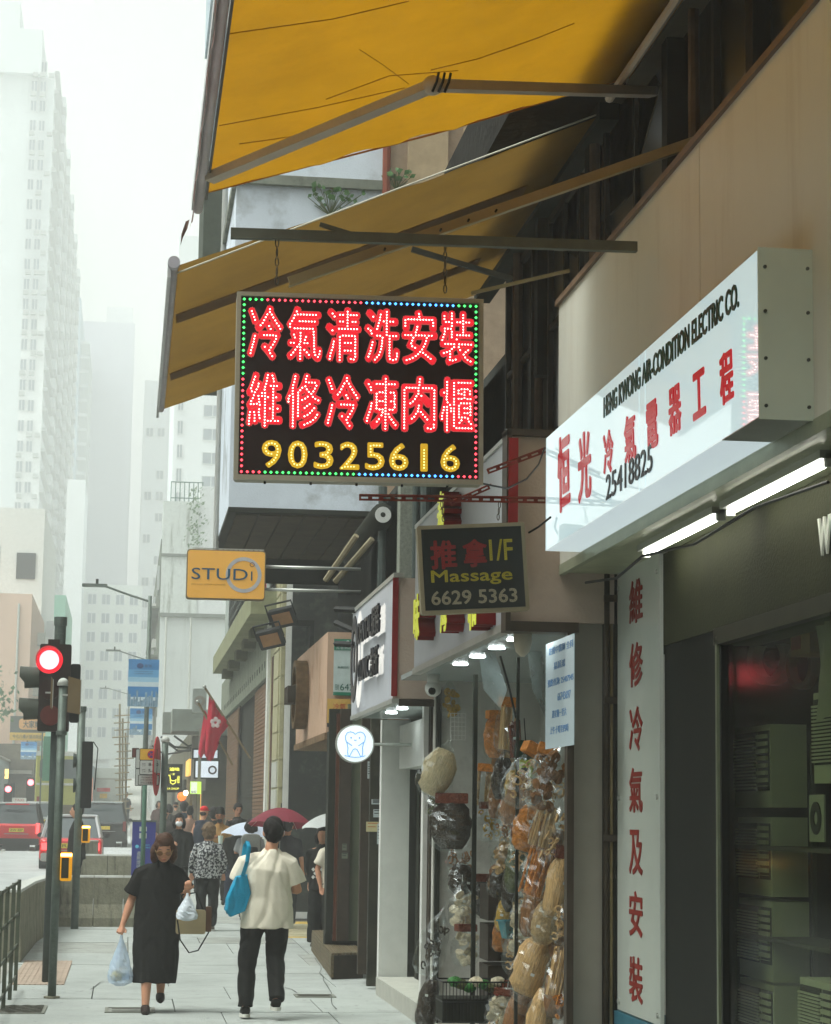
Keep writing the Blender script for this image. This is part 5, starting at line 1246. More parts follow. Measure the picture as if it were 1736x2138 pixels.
# blue harbour banners
m_sk = [mat('print_blue_%d' % i, c, rough=.6, var=.05) for i, c in enumerate((C(58,128,186), C(96,160,206), C(150,194,220), C(200,216,224)))]
def banner(nm, label, px0, py0, px1, py1, y, group=None, th=.05):
    a, c = W(px0, py0, y), W(px1, py1, y); w, h = c.x-a.x, a.z-c.z; r = thing(nm, label, 'banner', (a.x, y, c.z), group=group)
    bands = (0, .42, .52, .64, .78, 1)
    MB().box((0, 0, 0), (w, th, h)).build('sheet', m_sk[1], r)
    for k, (i, z0, z1) in enumerate(((0, .78, 1), (1, .62, .78), (2, .52, .62), (3, .42, .52), (0, .2, .42), (3, 0, .2))):
        MB().box((0, -.006, h*z0), (w, -.001, h*z1)).build('print_band', m_sk[i], r)
    b = MB(); rr = random.Random(int(px0)); x = 0
    while x < w*.96:
        ww = w*rr.uniform(.03, .09); b.box((x, -.012, 0), (x+ww*.9, -.007, h*rr.uniform(.1, .36))); x += ww
    b.build('skyline_print', mat('skyline_tint', C(120,150,172), rough=.7, var=.4, scale=8), r)
    b = MB(); txt(b, 'LANDMARK OF', w*.2, h*.73, w*.6, h*.025, y=-.007, th=.002); txt(b, 'CONNECTIVITY', w*.2, h*.68, w*.6, h*.03, y=-.007, th=.002); b.build('print_text', mat('navy_ink', C(50,74,120)), r)
    b = MB(); b.ell((w*.38, -.008, h*.86), (w*.11, .004, w*.09)); txt(b, '香港', w*.52, h*.83, w*.24, h*.06, y=-.007, th=.002); b.build('emblem', mat('navy_ink', C(50,74,120)), r)
    return r
banner('blue_banner', 'larger blue harbour banner on the lamp post, the upper one', 269, 1376, 330, 1476, 55, 'blue harbour banners')
banner('blue_banner', 'smaller blue harbour banner below and behind the upper one', 272, 1479, 317, 1535, 75, 'blue harbour banners')
banner('blue_banner', 'blue banner low on the far left under the dark grey shop sign', 44, 1549, 76, 1586, 124, 'blue harbour banners')

# ================================================================== STREET FURNITURE
def lamp(px, y, ztop, armx, label, r=.06):
    p = W(px, 1690, y); t = thing('street_lamp', label, 'street lamp', (p.x, y, zr(y)), group='street lamps along the right kerb')
    MB().cyl((0, 0, 0), (-.0, 0, ztop-zr(y)), r*1.2, 10, r*.8).build('pole', m_galv, t, smooth=True)
    z = ztop-zr(y)
    MB().tube([(0, 0, z-.15), (armx*.4, 0, z), (armx, 0, z+.25)], .03, 6).build('arm', m_galv, t)
    MB().rbox((armx-.5, -.12, z+.2), (armx+.15, .12, z+.27), .03).build('lamp_head', m_galv, t); MB().box((armx-.15, -.04, z+.27), (armx-.08, .04, z+.4)).build('sensor', m_dark, t)
    return t
lamp(300, 56, 7.3, -1.25, 'lamp post carrying the larger blue banner')
lamp(297, 96, 8.6, -1.3, 'second, more distant lamp post behind the first')
lamp(262, 150, 10, -1.5, 'thin faraway lamp post near the bamboo scaffold')
# bamboo scaffold
sc = thing('bamboo_scaffold', 'thin bamboo scaffold with short ties beside the lamp posts', 'scaffold', (0, 100, 1))
m_bam = mat('bamboo', C(124,112,80), rough=.7, var=.3); rr = random.Random(2)
for k, px in enumerate((250, 256, 262)): a, c = W(px, 1745, 100), W(px, 1470+k*30, 100); MB().cyl(a, c, .05, 5).build('pole', m_bam, sc, world=True)
for k in range(14):
    z = 1690-k*15; a, c = W(240+rr.uniform(-6, 4), z, 99.9), W(272+rr.uniform(-4, 8), z-2, 99.9); MB().cyl(a, c, .03, 4).build('tie', m_bam, sc, world=True)
# front-left poles and traffic signal
def pole(px, py_base, y_top_px, r, label, m, nm='post', cap=True, lean=0):
    p = WG(px, py_base); t = thing(nm, label, 'post', (p.x, p.y, 0)); zt = W(px, y_top_px, p.y).z
    MB().cyl((0, 0, 0), (lean, 0, zt), r, 16).build('shaft', m, t, smooth=True)
    return t, p, zt
t, p1_, zt1 = pole(108, 2085, 1425, .039, 'front slender grey pole, nearest of the two crossing poles', m_galv)
MB().ell((0, 0, zt1), (.05, .05, .045), 14, 8).build('dome_cap', m_conc_top, t, smooth=True); MB().cyl((0, 0, zt1-.03), (0, 0, zt1), .056, 14).build('collar', m_alu, t)
MB().cyl((0, 0, zt1-.5), (0, 0, zt1-.46), .052, 14).build('clamp', m_galv, t)
MB().cyl((0, 0, 0), (0, 0, .02), .075, 16).build('base_collar', m_conc, t)
t, p2_, zt2 = pole(99, 2052, 1302, .058, 'thick dark pole carrying the red traffic light', m_pole_dark)
MB().cyl((0, 0, zt2-.02), (0, 0, zt2+.07), .068, 16).build('cap', m_galv, t)
MB().cyl((0, 0, zt2-.75), (0, 0, zt2), .059, 16).build('upper_sleeve', m_galv, t)
# traffic light head
m_th = mat('signal_housing', C(46,38,34), rough=.5, var=.1)
ty = p2_.y-.16
tl = thing('traffic_light', 'traffic signal head with red lamp glowing and sideways hoods', 'traffic light', W(112, 1530, ty))
def tloc(px, py): q = W(px, py, ty)-tl.location; return q.x, q.z
x0, z1 = tloc(80, 1344); x1, z0 = tloc(143, 1528)
MB().rbox((x0+.02, 0, z0), (x1, .14, z1), .02).build('housing', m_th, tl)
MB().rbox((x1, .03, z0+.1), (x1+.1, .2, z1-.2), .02).build('side_housing', m_black, tl)
cx_, cz_ = tloc(103, 1378)
MB().tube([(cx_, -.01, cz_), (cx_, 0, cz_)], .100, 24).build('red_lens', emat('red_lamp', (1, .12, .14, 1), 3.4), tl)
MB().tube([(cx_, -.004, cz_), (cx_, 0.01, cz_)], .140, 24).build('red_bezel', mat('red_lit_bezel', C(150,14,18), rough=.4, emit=(1, .015, .03, 1), estr=.6), tl)
hd = MB(); n = 14; vs = []; fs = []
for k in range(n+1):
    a = R(-20+220*k/n)
    for (rr_, yy) in ((.125, 0), (.135, -.20*(1-.25*abs(k-n/2)/(n/2)))): vs.append((cx_+math.cos(a)*rr_, yy, cz_+math.sin(a)*rr_))
hd.add(vs, [(2*k, 2*k+1, 2*k+3, 2*k+2) for k in range(n)]).build('hood', mat('red_lit_hood', C(120,20,24), rough=.6), tl, smooth=True)
for (px, py, c_) in ((104, 1440, C(48,30,26)), (105, 1494, C(92,44,38))):
    a, b_ = tloc(px, py); MB().tube([(a, -.015, b_), (a, 0, b_)], .105, 20).build('dark_lens', mat('off_lens_%d' % py, c_, rough=.3, var=.2), tl)
for (px, py) in ((62, 1414), (60, 1480)):
    a, b_ = tloc(px+20, py); vs = []
    for k in range(13):
        t_ = math.pi*2*k/12
        vs += [(a, .07+.105*math.cos(t_), b_+.105*math.sin(t_)), (a-.20+.05*(math.sin(t_) < 0)*1, .07+.115*math.cos(t_), b_+.115*math.sin(t_))]
    MB().add(vs, [(2*k, 2*k+1, 2*k+3, 2*k+2) for k in range(12)]).build('side_hood', mat('hood_grey', C(70,74,66), rough=.5), tl, smooth=True)
MB().box((x0+.1, .02, z1), (x0+.22, .12, z1+.05)).build('top_bracket', m_th, tl)
# brown sign plates on the front pole
for (a_, b_, c_, d_, lab) in ((143, 1412, 168, 1488, 'brown back of a small sign plate on the front pole'), (107, 1412, 110, 1478, 'thin edge of the second sign plate on the front pole')):
    pa, pb_ = W(a_, b_, p1_.y-.05), W(c_, d_, p1_.y+.0); r = thing('sign_plate', lab, 'sign plate', (pa.x, pa.y, pb_.z)); w, h = max(pb_.x-pa.x, .012), pa.z-pb_.z
    MB().add([(0, 0, 0), (w, 0, -.02), (w, 0, h-.035), (0, 0, h), (0, .006, 0), (w, .006, -.02), (w, .006, h-.035), (0, .006, h)], [(0, 1, 2, 3), (7, 6, 5, 4), (0, 4, 5, 1), (1, 5, 6, 2), (2, 6, 7, 3), (3, 7, 4, 0)]).build('plate', mat('plate_brown', C(112,96,70), rough=.6, var=.1), r)
    MB().box((w-.004, -.004, 0), (w+.002, 0, h-.03)).box((-.05, .0, h*.45), (0, .02, h*.5)).build('bracket', m_alu, r)
# third pole with second signal
t, p3_, zt3 = pole(155, 1949, 1482, .055, 'pole further back by the barrier with a signal on its far side', m_galv)
MB().cyl((0, 0, zt3-.02), (0, 0, zt3+.05), .066, 14).build('cap', m_galv, t)
tl2 = thing('traffic_light', 'second traffic signal seen from behind, dark, on the back pole', 'traffic light', W(186, 1690, p3_.y-.05))
def t2(px, py): q = W(px, py, p3_.y-.05)-tl2.location; return q.x, q.z
xa, zb = t2(172, 1548); xb, za = t2(190, 1688)
MB().rbox((xa, 0, za), (xb, .2, zb), .02).build('housing', m_black, tl2)
for (px, py) in ((152, 1588), (152, 1640)):
    a, b_ = t2(px+18, py); MB().tube([(a, .1, b_), (a-.12, .1, b_)], [.06, .11], 12).build('side_hood', m_pole_dark, tl2)
MB().tube([(xb, .05, zb), (xb+.07, .05, zb-.1), (xb+.04, .05, zb-.7)], .008, 5).build('wire', m_black, tl2)
# yellow push button boxes
def button(px, py0, py1, y, label, w=.10):
    a = W(px, py0, y); h = a.z-W(px, py1, y).z; r = thing('push_button', label, 'button box', (a.x, y, a.z-h), group='yellow crossing button boxes')
    m_y = mat('signal_yellow', C(226,150,10), rough=.4, var=.05, emit=(.9, .45, .01, 1), estr=.15)
    MB().rbox((-w/2, 0, 0), (w/2, .09, h), .02).build('body', m_y, r)
    MB().box((-w/2+.012, -.006, h*.1), (w/2-.03, 0, h*.82)).build('panel', mat('button_panel', C(50,44,32), rough=.5), r)
    MB().box((-w/2+.004, -.012, h*.86), (w/2-.004, .0, h*.96)).build('lit_bar', emat('lit_amber', (1, .55, .12, 1), 5.0), r)
button(139, 1780, 1840, p1_.y-.1, 'front yellow crossing button box with glowing top', .11)
button(180, 1724, 1760, p3_.y-.15, 'farther yellow crossing button box', .12)
# railing at lower left
rl = thing('roadside_railing', 'grey metal railing at the lower left corner', 'railing', (-1.08, 20, 0))
xr = WG(40, 2056).x
for yy in (14.6, 15.6, 16.65, 17.7, 18.7, 19.7, 20.8, 21.85):
    MB().box((xr-.018, yy-.012, 0), (xr+.018, yy+.012, 1.07)).build('post', m_rail, rl, world=True)
for zz in (1.05, .74, .44, .14):
    MB().box((xr-.007, 14, zz-.014), (xr+.007, 21.86, zz+.014)).build('rail', m_rail, rl, world=True)
# concrete barriers
def barrier(path, z0, h, label, t0=.18, t1=.10):
    r = thing('concrete_barrier', label, 'barrier', (path[0][0], path[0][1], z0), group='precast concrete barriers')
    for k, (a, b_) in enumerate(zip(path, path[1:])):
        a, b_ = Vector((*a, z0)), Vector((*b_, z0)); d = (b_-a).normalized(); n = Vector((-d.y, d.x, 0)); a = a+d*.006; b_ = b_-d*.006
        U = Vector((0, 0, 1))
        q = [a-n*t0, a+n*t0, a+n*t0+U*h*.25, a+n*t1+U*h*.5, a+n*t1+U*h, a-n*t1+U*h, a-n*t1+U*h*.5, a-n*t0+U*h*.25]
        MB().poly_slab(q, b_-a).build('block', m_conc, r, world=True)
        q = [a-n*t1+U*h, a+n*t1+U*h, a+n*(t1-.01)+U*(h+.03), a-n*(t1-.01)+U*(h+.03)]
        MB().poly_slab(q, b_-a).build('cap', m_conc_top, r, world=True)
    return r
barrier([(-1.26, 25.9), (-1.22, 29.3), (-1.02, 32.9)], 0, .80, 'barrier section running along the kerb behind the railing', .12, .1)
barrier([(-1.05, 32.95), (-.42, 32.98), (.02, 33.0), (.32, 33.0)], 0, .78, 'front concrete barrier facing the camera behind the poles')
barrier([(-1.02, 42.4), (-.3, 42.45), (.34, 42.5)], .12, .80, 'second concrete barrier behind the front one')
barrier([(-1.1, 54), (-.66, 54.3)], .2, .85, 'short end of the third barrier near the taxi')
# sign post and plates
t, p4_, zt4 = pole(333, 1968, 1545, .045, 'silver sign post between the parking sign and the duck sign', m_galv)
MB().ell((0, 0, zt4), (.06, .06, .05), 12, 8).build('dome_cap', m_conc_top, t, smooth=True)
def plate(px0, py0, px1, py1, y, m, label, items=(), edge=m_dark, th=.01, nm='traffic_sign'):
    a, c = W(px0, py0, y), W(px1, py1, y); w, h = c.x-a.x, a.z-c.z; r = thing(nm, label, 'traffic sign', (a.x, y, c.z))
    MB().rbox((0, 0, 0), (w, th, h), min(w, h)*.08).build('plate', m, r); MB().rbox((-.008, .002, -.008), (w+.008, th+.002, h+.008), min(w, h)*.1).build('edge', edge, r)
    return r, w, h
m_wp = mat('sign_white', C(176,182,176), rough=.5); m_yp = mat('sign_plate_yellow', C(206,166,60), rough=.5); m_bp = mat('sign_blue', C(54,66,130), rough=.5); m_rp = mat('sign_red', C(176,42,44), rough=.5)
r, w, h = plate(293, 1564, 327, 1587, 29.7, m_yp, 'yellow no-stopping plate with blue and red roundel')
MB().ring((w*.68, h*.5), 0.001, h*.32, -.004, 0, 20).build('blue_disc', m_bp, r); b = MB().ring((w*.68, h*.5), h*.3, h*.38, -.007, -.004, 20)
b.tube([(w*.68-h*.22, -.007, h*.72), (w*.68+h*.22, -.007, h*.28)], .005, 4).tube([(w*.68-h*.22, -.007, h*.28), (w*.68+h*.22, -.007, h*.72)], .005, 4); b.build('red_ring', m_rp, r)
r, w, h = plate(293, 1588, 327, 1617, 29.7, m_wp, 'white plate with parking hours 8-10 and 5-7')
b = MB(); txt(b, '8-10', w*.5, h*.6, w*.6, h*.24, th=.002, offset=.02); txt(b, '5-7', w*.5, h*.14, w*.46, h*.24, th=.002, offset=.02); txt(b, 'am', w*.12, h*.7, w*.2, h*.1, th=.002); txt(b, '上午', w*.12, h*.56, w*.22, h*.12, th=.002); txt(b, 'pm', w*.12, h*.26, w*.2, h*.1, th=.002); txt(b, '下午', w*.12, h*.12, w*.22, h*.12, th=.002); b.build('print', m_black, r)
r, w, h = plate(290, 1619, 331, 1639, 29.8, m_wp, 'lowest white plate about taxi pick-up and set-down')
b = MB(); txt(b, 'Except taxi', w*.15, h*.68, w*.7, h*.18, th=.002); txt(b, 'pick up/drop off', w*.1, h*.42, w*.8, h*.18, th=.002); txt(b, '的士上落客除外', w*.1, h*.1, w*.8, h*.22, th=.002); b.build('print', m_black, r)
plate(285, 1565, 300, 1604, 30.6, m_wp, 'white plate half hidden behind the yellow one'); plate(284, 1606, 294, 1640, 30.6, m_wp, 'narrow plates seen behind the hours plate')
plate(277, 1563, 289, 1581, 31.5, mat('sign_brown', C(96,50,44)), 'small dark red plate at the left of the sign group')
p = W(328, 1600, 29.9)
r = thing('no_entry_sign', 'red and white round sign seen almost edge-on on the post', 'traffic sign', (p.x, 29.8, p.z), R(82))
MB().tube([(0, 0, 0), (0, .012, 0)], .40, 32).build('disc', m_rp, r); MB().box((-.32, -.004, -.09), (.32, 0, .09)).build('bar', m_wp, r); MB().box((-.32, .012, -.09), (.32, .016, .09)).build('rear_bar', m_wp, r)
MB().cyl((W(297, 1600, 30.2).x, 30.4, 0), (W(297, 1600, 30.2).x, 30.4, W(297, 1562, 30.2).z), .03, 8)
t, _, _ = pole(293, 1960, 1566, .032, 'green-grey post behind the parking plates', mat('green_post', C(74,104,88), rough=.6))
# blue standing banner
r = thing('standing_banner', 'dark blue banner with white characters about a low step', 'banner', W(274, 1812, 38)); h = 1.02; w = .40
m_navy = mat('navy_banner', C(52,56,128), rough=.6, var=.05)
MB().box((0, 0, -.3), (w, .02, .78)).build('sheet', m_navy, r); MB().box((-.02, -.01, .78), (w+.02, .03, .81)).box((w*.1, .02, -.75), (w*.14, .04, .78)).box((w*.86, .02, -.75), (w*.9, .04, .78)).build('frame', m_galv, r)
b = MB(); b.box((w*.3, -.004, .62), (w*.62, -.001, .70)).box((w*.3, -.004, .50), (w*.62, -.001, .59)); b.build('white_block', m_wp, r)
b = MB(); txt(b, '小\n心\n過\n路', w*.42, -.02, w*.16, .34, y=-.001, th=.003, ls=.95); txt(b, '遵\n照\n燈\n號', w*.22, -.02, w*.16, .30, y=-.001, th=.003, ls=.95); b.build('characters', m_wp, r)
b = MB(); b.ell((w*.22, -.004, .36), (w*.08, .003, .03)); txt(b, 'HIGHWAYS\nDEPARTMENT', w*.34, .33, w*.46, .07, y=-.001, th=.002); b.build('emblem', mat('cyan_ink', C(90,180,206)), r)

# ================================================================== VEHICLES (seen from behind)
m_tyre = mat('tyre', C(26,26,26), rough=.8); m_carglass = mat('car_glass', C(56,68,70), rough=.12, spec=.6, var=.2, scale=2)
m_tail = emat('tail_lamp', (1, .05, .05, 1), 1.8); m_taild = mat('tail_lamp_off', C(120,20,20), rough=.3)
def loft(secs, n_=None):
    b = MB(); k = len(secs[0]); vs = [v for s in secs for v in s]
    fs = [(i*k+j, i*k+(j+1) % k, (i+1)*k+(j+1) % k, (i+1)*k+j) for i in range(len(secs)-1) for j in range(k)]
    fs += [list(range(k-1, -1, -1)), [(len(secs)-1)*k+j for j in range(k)]]; return b.add(vs, fs)
def rsec(y, hw, z0, z1, r=.1):
    pts = []
    for cx2, cz2, a0 in ((hw-r, z1-r, 0), (-hw+r, z1-r, 90), (-hw+r, z0+r, 180), (hw-r, z0+r, 270)):
        for q in range(4): t = R(a0+q*30); pts.append((cx2+r*math.cos(t), y, cz2+r*math.sin(t)))
    return pts
m_silver_ = mat('chrome_trim', C(150,152,150), rough=.3, metal=.6, var=0)
def car(nm, label, x, y, W2, L, H, body, roof, tail=True, plate_s=None, suv=True, sign=False, cat='car', glow=m_tail, group='cars in the road lanes', rz=0):
    z = zr(y)-.12; c = thing(nm, label, cat, (x, y, z), rz, group=group); hw = W2/2; zb = H*.57; gl = H*.98
    loft([rsec(0, hw*.90, .28, zb*.9), rsec(.06, hw*.98, .24, zb*.97), rsec(.5, hw, .2, zb), rsec(L*.5, hw, .2, zb), rsec(L*.8, hw*.97, .2, zb*.9), rsec(L, hw*.85, .25, zb*.72)]).build('body', body, c, smooth=False)
    y0 = .12 if suv else .75
    def gsec(y_, w0, zt): return [(w0, y_, zb-.03), (w0*.80, y_, zt), (-w0*.80, y_, zt), (-w0, y_, zb-.03)]
    b = MB(); vs = []; G0, G1, T0, T1 = y0, L*.78, y0+(.30 if suv else .65), L*.60; gw = hw*.93; tw = hw*.76
    b.add([(-gw, G0, zb-.03), (gw, G0, zb-.03), (gw, G1, zb-.03), (-gw, G1, zb-.03), (-tw, T0, H-.05), (tw, T0, H-.05), (tw, T1, H-.05), (-tw, T1, H-.05)], [(0, 1, 5, 4), (1, 2, 6, 5), (2, 3, 7, 6), (3, 0, 4, 7), (4, 5, 6, 7)])
    b.build('window', m_carglass, c)
    b = MB()
    def bar(p, q, t=.05): b.tube([p, q], t, 4)
    bar((-gw, G0, zb), (-tw, T0, H-.04)); bar((gw, G0, zb), (tw, T0, H-.04)); bar((gw, G1, zb), (tw, T1, H-.04)); bar((-gw, G1, zb), (-tw, T1, H-.04)); bar((gw*.98, (G0+G1)/2, zb), (tw*1.02, (T0+T1)/2, H-.04), .035); bar((-gw*.98, (G0+G1)/2, zb), (-tw*1.02, (T0+T1)/2, H-.04), .035)
    b.build('pillar', m_black if suv else roof, c, kind='stuff')
    loft([rsec(T0-.06, tw*.98, H-.07, H-.02, .02), rsec(T0+.1, tw*1.03, H-.07, H, .03), rsec(T1-.1, tw*1.03, H-.07, H, .03), rsec(T1+.1, tw*.98, H-.08, H-.03, .02)]).build('roof', roof, c)
    for s in (-1, 1):
        for yy in (.75, L-.8):
            wh = MB().cyl((s*(hw-.2), yy, .32), (s*(hw+.0), yy, .32), .32, 18).build('wheel', m_tyre, c); MB().cyl((s*(hw-.0), yy, .32), (s*(hw+.01), yy, .32), .18, 12).build('hubcap', m_alu, wh)
        if suv: q = MB().box((s*(hw*.80), -.02, zb*.62), (s*(hw*.93), .08, zb*1.0))
        else: q = MB().box((s*(hw*.5), -.02, zb*.62), (s*(hw*.92), .08, zb*.84))
        q.build('tail_light', glow, c)
        MB().ell((s*(hw+.09), L*.68, zb+.05), (.09, .06, .07), 8, 5).build('mirror', m_black, c)
    MB().rbox((-hw*.93, -.09, .22), (hw*.93, .05, .44), .05).build('bumper', m_black if suv else m_alu, c)
    MB().box((-hw*.5, -.03, zb*.60), (hw*.5, -.01, zb*.62)).build('trim_strip', m_silver_, c); MB().rbox((-.42, G0-.10, H-.10), (.42, G0+.02, H-.055), .02).build('spoiler', body, c) if suv else None
    MB().box((-.26, -.035, zb*.68), (.26, -.02, zb*.68+.13)).build('number_plate', mat('plate_yellow', C(214,190,60), rough=.5), c)
    if plate_s: b = MB(); txt(b, plate_s, -.22, zb*.68+.025, .44, .08, y=-.035, th=.003); b.build('plate_text', m_black, c)
    MB().box((-hw*.55, .05, .0), (hw*.55, .3, .25)).build('underbody', m_black, c)
    if sign: s_ = MB().rbox((-.25, T0+.7, H), (.25, T0+.9, H+.16), .03).build('roof_sign', mat('taxi_sign', C(214,216,206), rough=.5), c); b = MB(); txt(b, 'TAXI', -.16, H+.04, .32, .08, y=T0+.7, th=.005); b.build('roof_sign_text', m_rp, c)
    return c
m_redcar = mat('taxi_red', C(206,26,32), rough=.3, var=.04, coat=.4); m_silver = mat('taxi_silver', C(176,180,180), rough=.3, metal=.2, var=0)
p = W(33, 1767, 79); car('red_taxi', 'tall red taxi with silver roof at the left edge', p.x, 79, 1.72, 4.4, 1.72, m_redcar, m_silver, plate_s='ZW 337', sign=True, cat='taxi')
p = W(146, 1805, 60); car('red_taxi', 'older red saloon taxi behind the poles with brake lights on', p.x, 60, 1.70, 4.6, 1.48, m_redcar, m_silver, plate_s='RE 7', suv=False, cat='taxi')
m_blackcar = mat('car_black', C(24,28,26), rough=.15, coat=.5, var=0)
p = W(214, 1771, 84); car('black_people_carrier', 'black people carrier right of the red saloon taxi', p.x, 84, 1.85, 4.9, 1.72, m_blackcar, mat('roof_pale', C(150,158,156), rough=.3), cat='car', glow=m_taild)
p = W(84, 1740, 96); car('silver_car', 'silver car half hidden between the poles and the tall taxi', p.x, 97, 1.75, 4.4, 1.5, mat('car_silver', C(150,156,152), rough=.3), m_silver, glow=m_taild)
p = W(245, 1622, 300); car('small_distant_car', 'tiny distant car with red lights at the top of the street', p.x, 300, 2.6, 5, 2.2, m_blackcar, m_silver)
p = W(268, 1612, 330); car('small_distant_car', 'tiny pale car beyond the distant one with red lights', p.x-1, 330, 2.4, 5, 2.0, m_silver, m_silver, glow=m_taild)
# minibus
bz = zr(98)-.12; p = W(129, 1650, 98); bs = thing('yellow_bus', 'yellow-green bus with wide rear window between the poles', 'bus', (p.x, 98, bz))
loft([rsec(0, 1.12, .5, 3.55, .18), rsec(.1, 1.18, .45, 3.65, .18), rsec(9, 1.18, .45, 3.65, .18)]).build('body', mat('bus_green_yellow', C(150,150,70), rough=.4, var=.05), bs)
MB().rbox((-1.0, -.03, 2.5), (1.0, .02, 3.35), .12).build('rear_window', m_carglass, bs); MB().box((-1.17, -.02, 3.5), (1.17, .4, 3.7)).build('roof_trim', m_conc_top, bs)
MB().box((-1.15, -.02, .4), (1.15, .05, 1.35)).build('lower_panel', mat('bus_brown', C(84,74,52), rough=.5), bs); MB().box((-1.12, -.035, 2.2), (1.12, .0, 2.3)).build('trim_line', m_conc_top, bs)
for s in (-1, 1): MB().cyl((s*.9, 1.4, .45), (s*1.15, 1.4, .45), .45, 14).build('wheel', m_tyre, bs); MB().box((s*.9, -.04, 1.4), (s*1.08, 0, 1.7)).build('tail_light', m_taild, bs)
def truck(nm, label, x, y, w, zt, m, panel, txtc=None):
    z = zr(y)-.12; t = thing(nm, label, 'truck', (x, y, z), group='box trucks on the road'); hw = w/2
    MB().box((-hw, 0, .9), (hw, 6, zt)).build('cargo_box', m, t); MB().box((-hw*.98, -.03, .95), (-.01, 0, zt*.8)).build('rear_door', panel, t); MB().box((.01, -.03, .95), (hw*.98, 0, zt*.8)).build('rear_door', panel, t)
    MB().box((-hw*.9, .3, .45), (hw*.9, 8, .9)).build('chassis', m_black, t); MB().box((-hw, -.04, zt*.8), (hw, 0, zt*.8+.07)).build('door_rail', m_greywall, t)
    MB().box((-hw*.9, 6.1, .6), (hw*.9, 8, zt*.75)).build('cab', m, t)
    for s in (-1, 1): MB().cyl((s*hw*.7, 1.3, .45), (s*hw*.98, 1.3, .45), .45, 14).build('wheel', m_tyre, t); MB().box((s*hw*.7, -.05, .7), (s*hw*.9, 0, .85)).build('tail_light', m_taild, t)
    return t
p = W(216, 1660, 118); t = truck('box_truck', 'white box truck with red lettering on its rear doors', p.x, 118, 2.1, 3.0, mat('truck_white', C(170,176,168), rough=.5, var=.08), mat('truck_door', C(160,164,156), rough=.5))
MB().box((-.35, -.045, 1.75), (.35, -.03, 1.95)).build('red_panel', m_rp, t); MB().box((-.2, -.045, 1.4), (.2, -.03, 1.65)).build('yellow_panel', m_yp, t)
p = W(158, 1650, 112); t = truck('box_truck', 'grey truck with pinkish rear seen between the two grey poles', p.x, 114, 1.7, 3.1, mat('truck_grey', C(128,138,142), rough=.5), mat('truck_pink', C(196,140,124), rough=.6))
p = W(208, 1622, 300); truck('box_truck', 'distant pale truck climbing the hill', p.x, 300, 2.3, 2.6, mat('truck_far', C(170,178,178), rough=.6), mat('truck_far', C(170,178,178)))
# lit red lamps of the opposite crossing, amber shop glow
for (px, py, lab) in ((17, 1648, 'lower red signal glow at the far left'), (64, 1634, 'upper red signal glow left of the bus')):
    p = W(px, py, 108); r = thing('distant_signal', lab, 'traffic light', p, group='distant red signals'); MB().rbox((-.2, 0, -.9), (.2, .2, .25), .05).build('housing', m_black, r); MB().tube([(0, -.03, 0), (0, 0, 0)], .15, 14).build('red_lens', emat('red_lamp', (1, .12, .14, 1), 3.4), r); MB().cyl((0, .2, -3.2), (0, .2, .3), .06, 6).build('post', m_galv, r)
r, w, h = board('amber_shop_light', 'glowing amber shop sign at the far left', 'sign', 3, 1606, 17, 1626, 122, mat('amber_glow', C(240,170,60), emit=(1, .6, .15, 1), estr=1.4))
MB().box((w*.1, -.02, h*.3), (w*.6, 0, h*.45)).build('print', m_dark, r)
ls = thing('dark_shop_row', 'dim shop fronts along the far pavement left of the bus', 'shop', (-8, 125, 0)); MB().box((-9.6, 126, 0), (-5.2, 129.5, 5.6)).build('wall', mat('dim_shops', C(84,78,64), rough=.8, var=.6, scale=1.2), ls, world=True); MB().box((-7.4, 125.8, 1.2), (-6.2, 126, 3.4)).build('window', m_glass_dark, ls, world=True); MB().box((-9.4, 125.6, 3.9), (-5.3, 126, 4.1)).build('canopy', m_greywall, ls, world=True)
r = thing('green_hoarding', 'narrow green hoarding strip between the banner and the thick pole', 'hoarding', W(88, 1620, 90)); MB().box((0, 0, -.2), (.3, .2, 1.6)).build('panel', mat('hoarding_green', C(60,120,92), rough=.6), r); MB().cyl((-.05, 0, -1.6), (-.05, 0, 1.8), .03, 6).build('post', m_galv, r)
# air
me = bpy.data.meshes.new('haze'); bb = MB().box((-320, -46, -1.3), (320, 640, 141)); me.from_pydata([tuple(v) for v in bb.v], [], bb.f)
hm = bpy.data.materials.new('haze_air'); hm.use_nodes = True; hn = hm.node_tree; hn.nodes.clear(); vo = hn.nodes.new('ShaderNodeVolumePrincipled'); ho = hn.nodes.new('ShaderNodeOutputMaterial')
vo.inputs['Density'].default_value = 0.0025; vo.inputs['Color'].default_value = (.93, .95, .93, 1); vo.inputs['Anisotropy'].default_value = 0.2
hn.links.new(vo.outputs[0], ho.inputs['Volume']); me.materials.append(hm)
hz = bpy.data.objects.new('haze', me); COL.objects.link(hz); hz['kind'] = 'stuff'
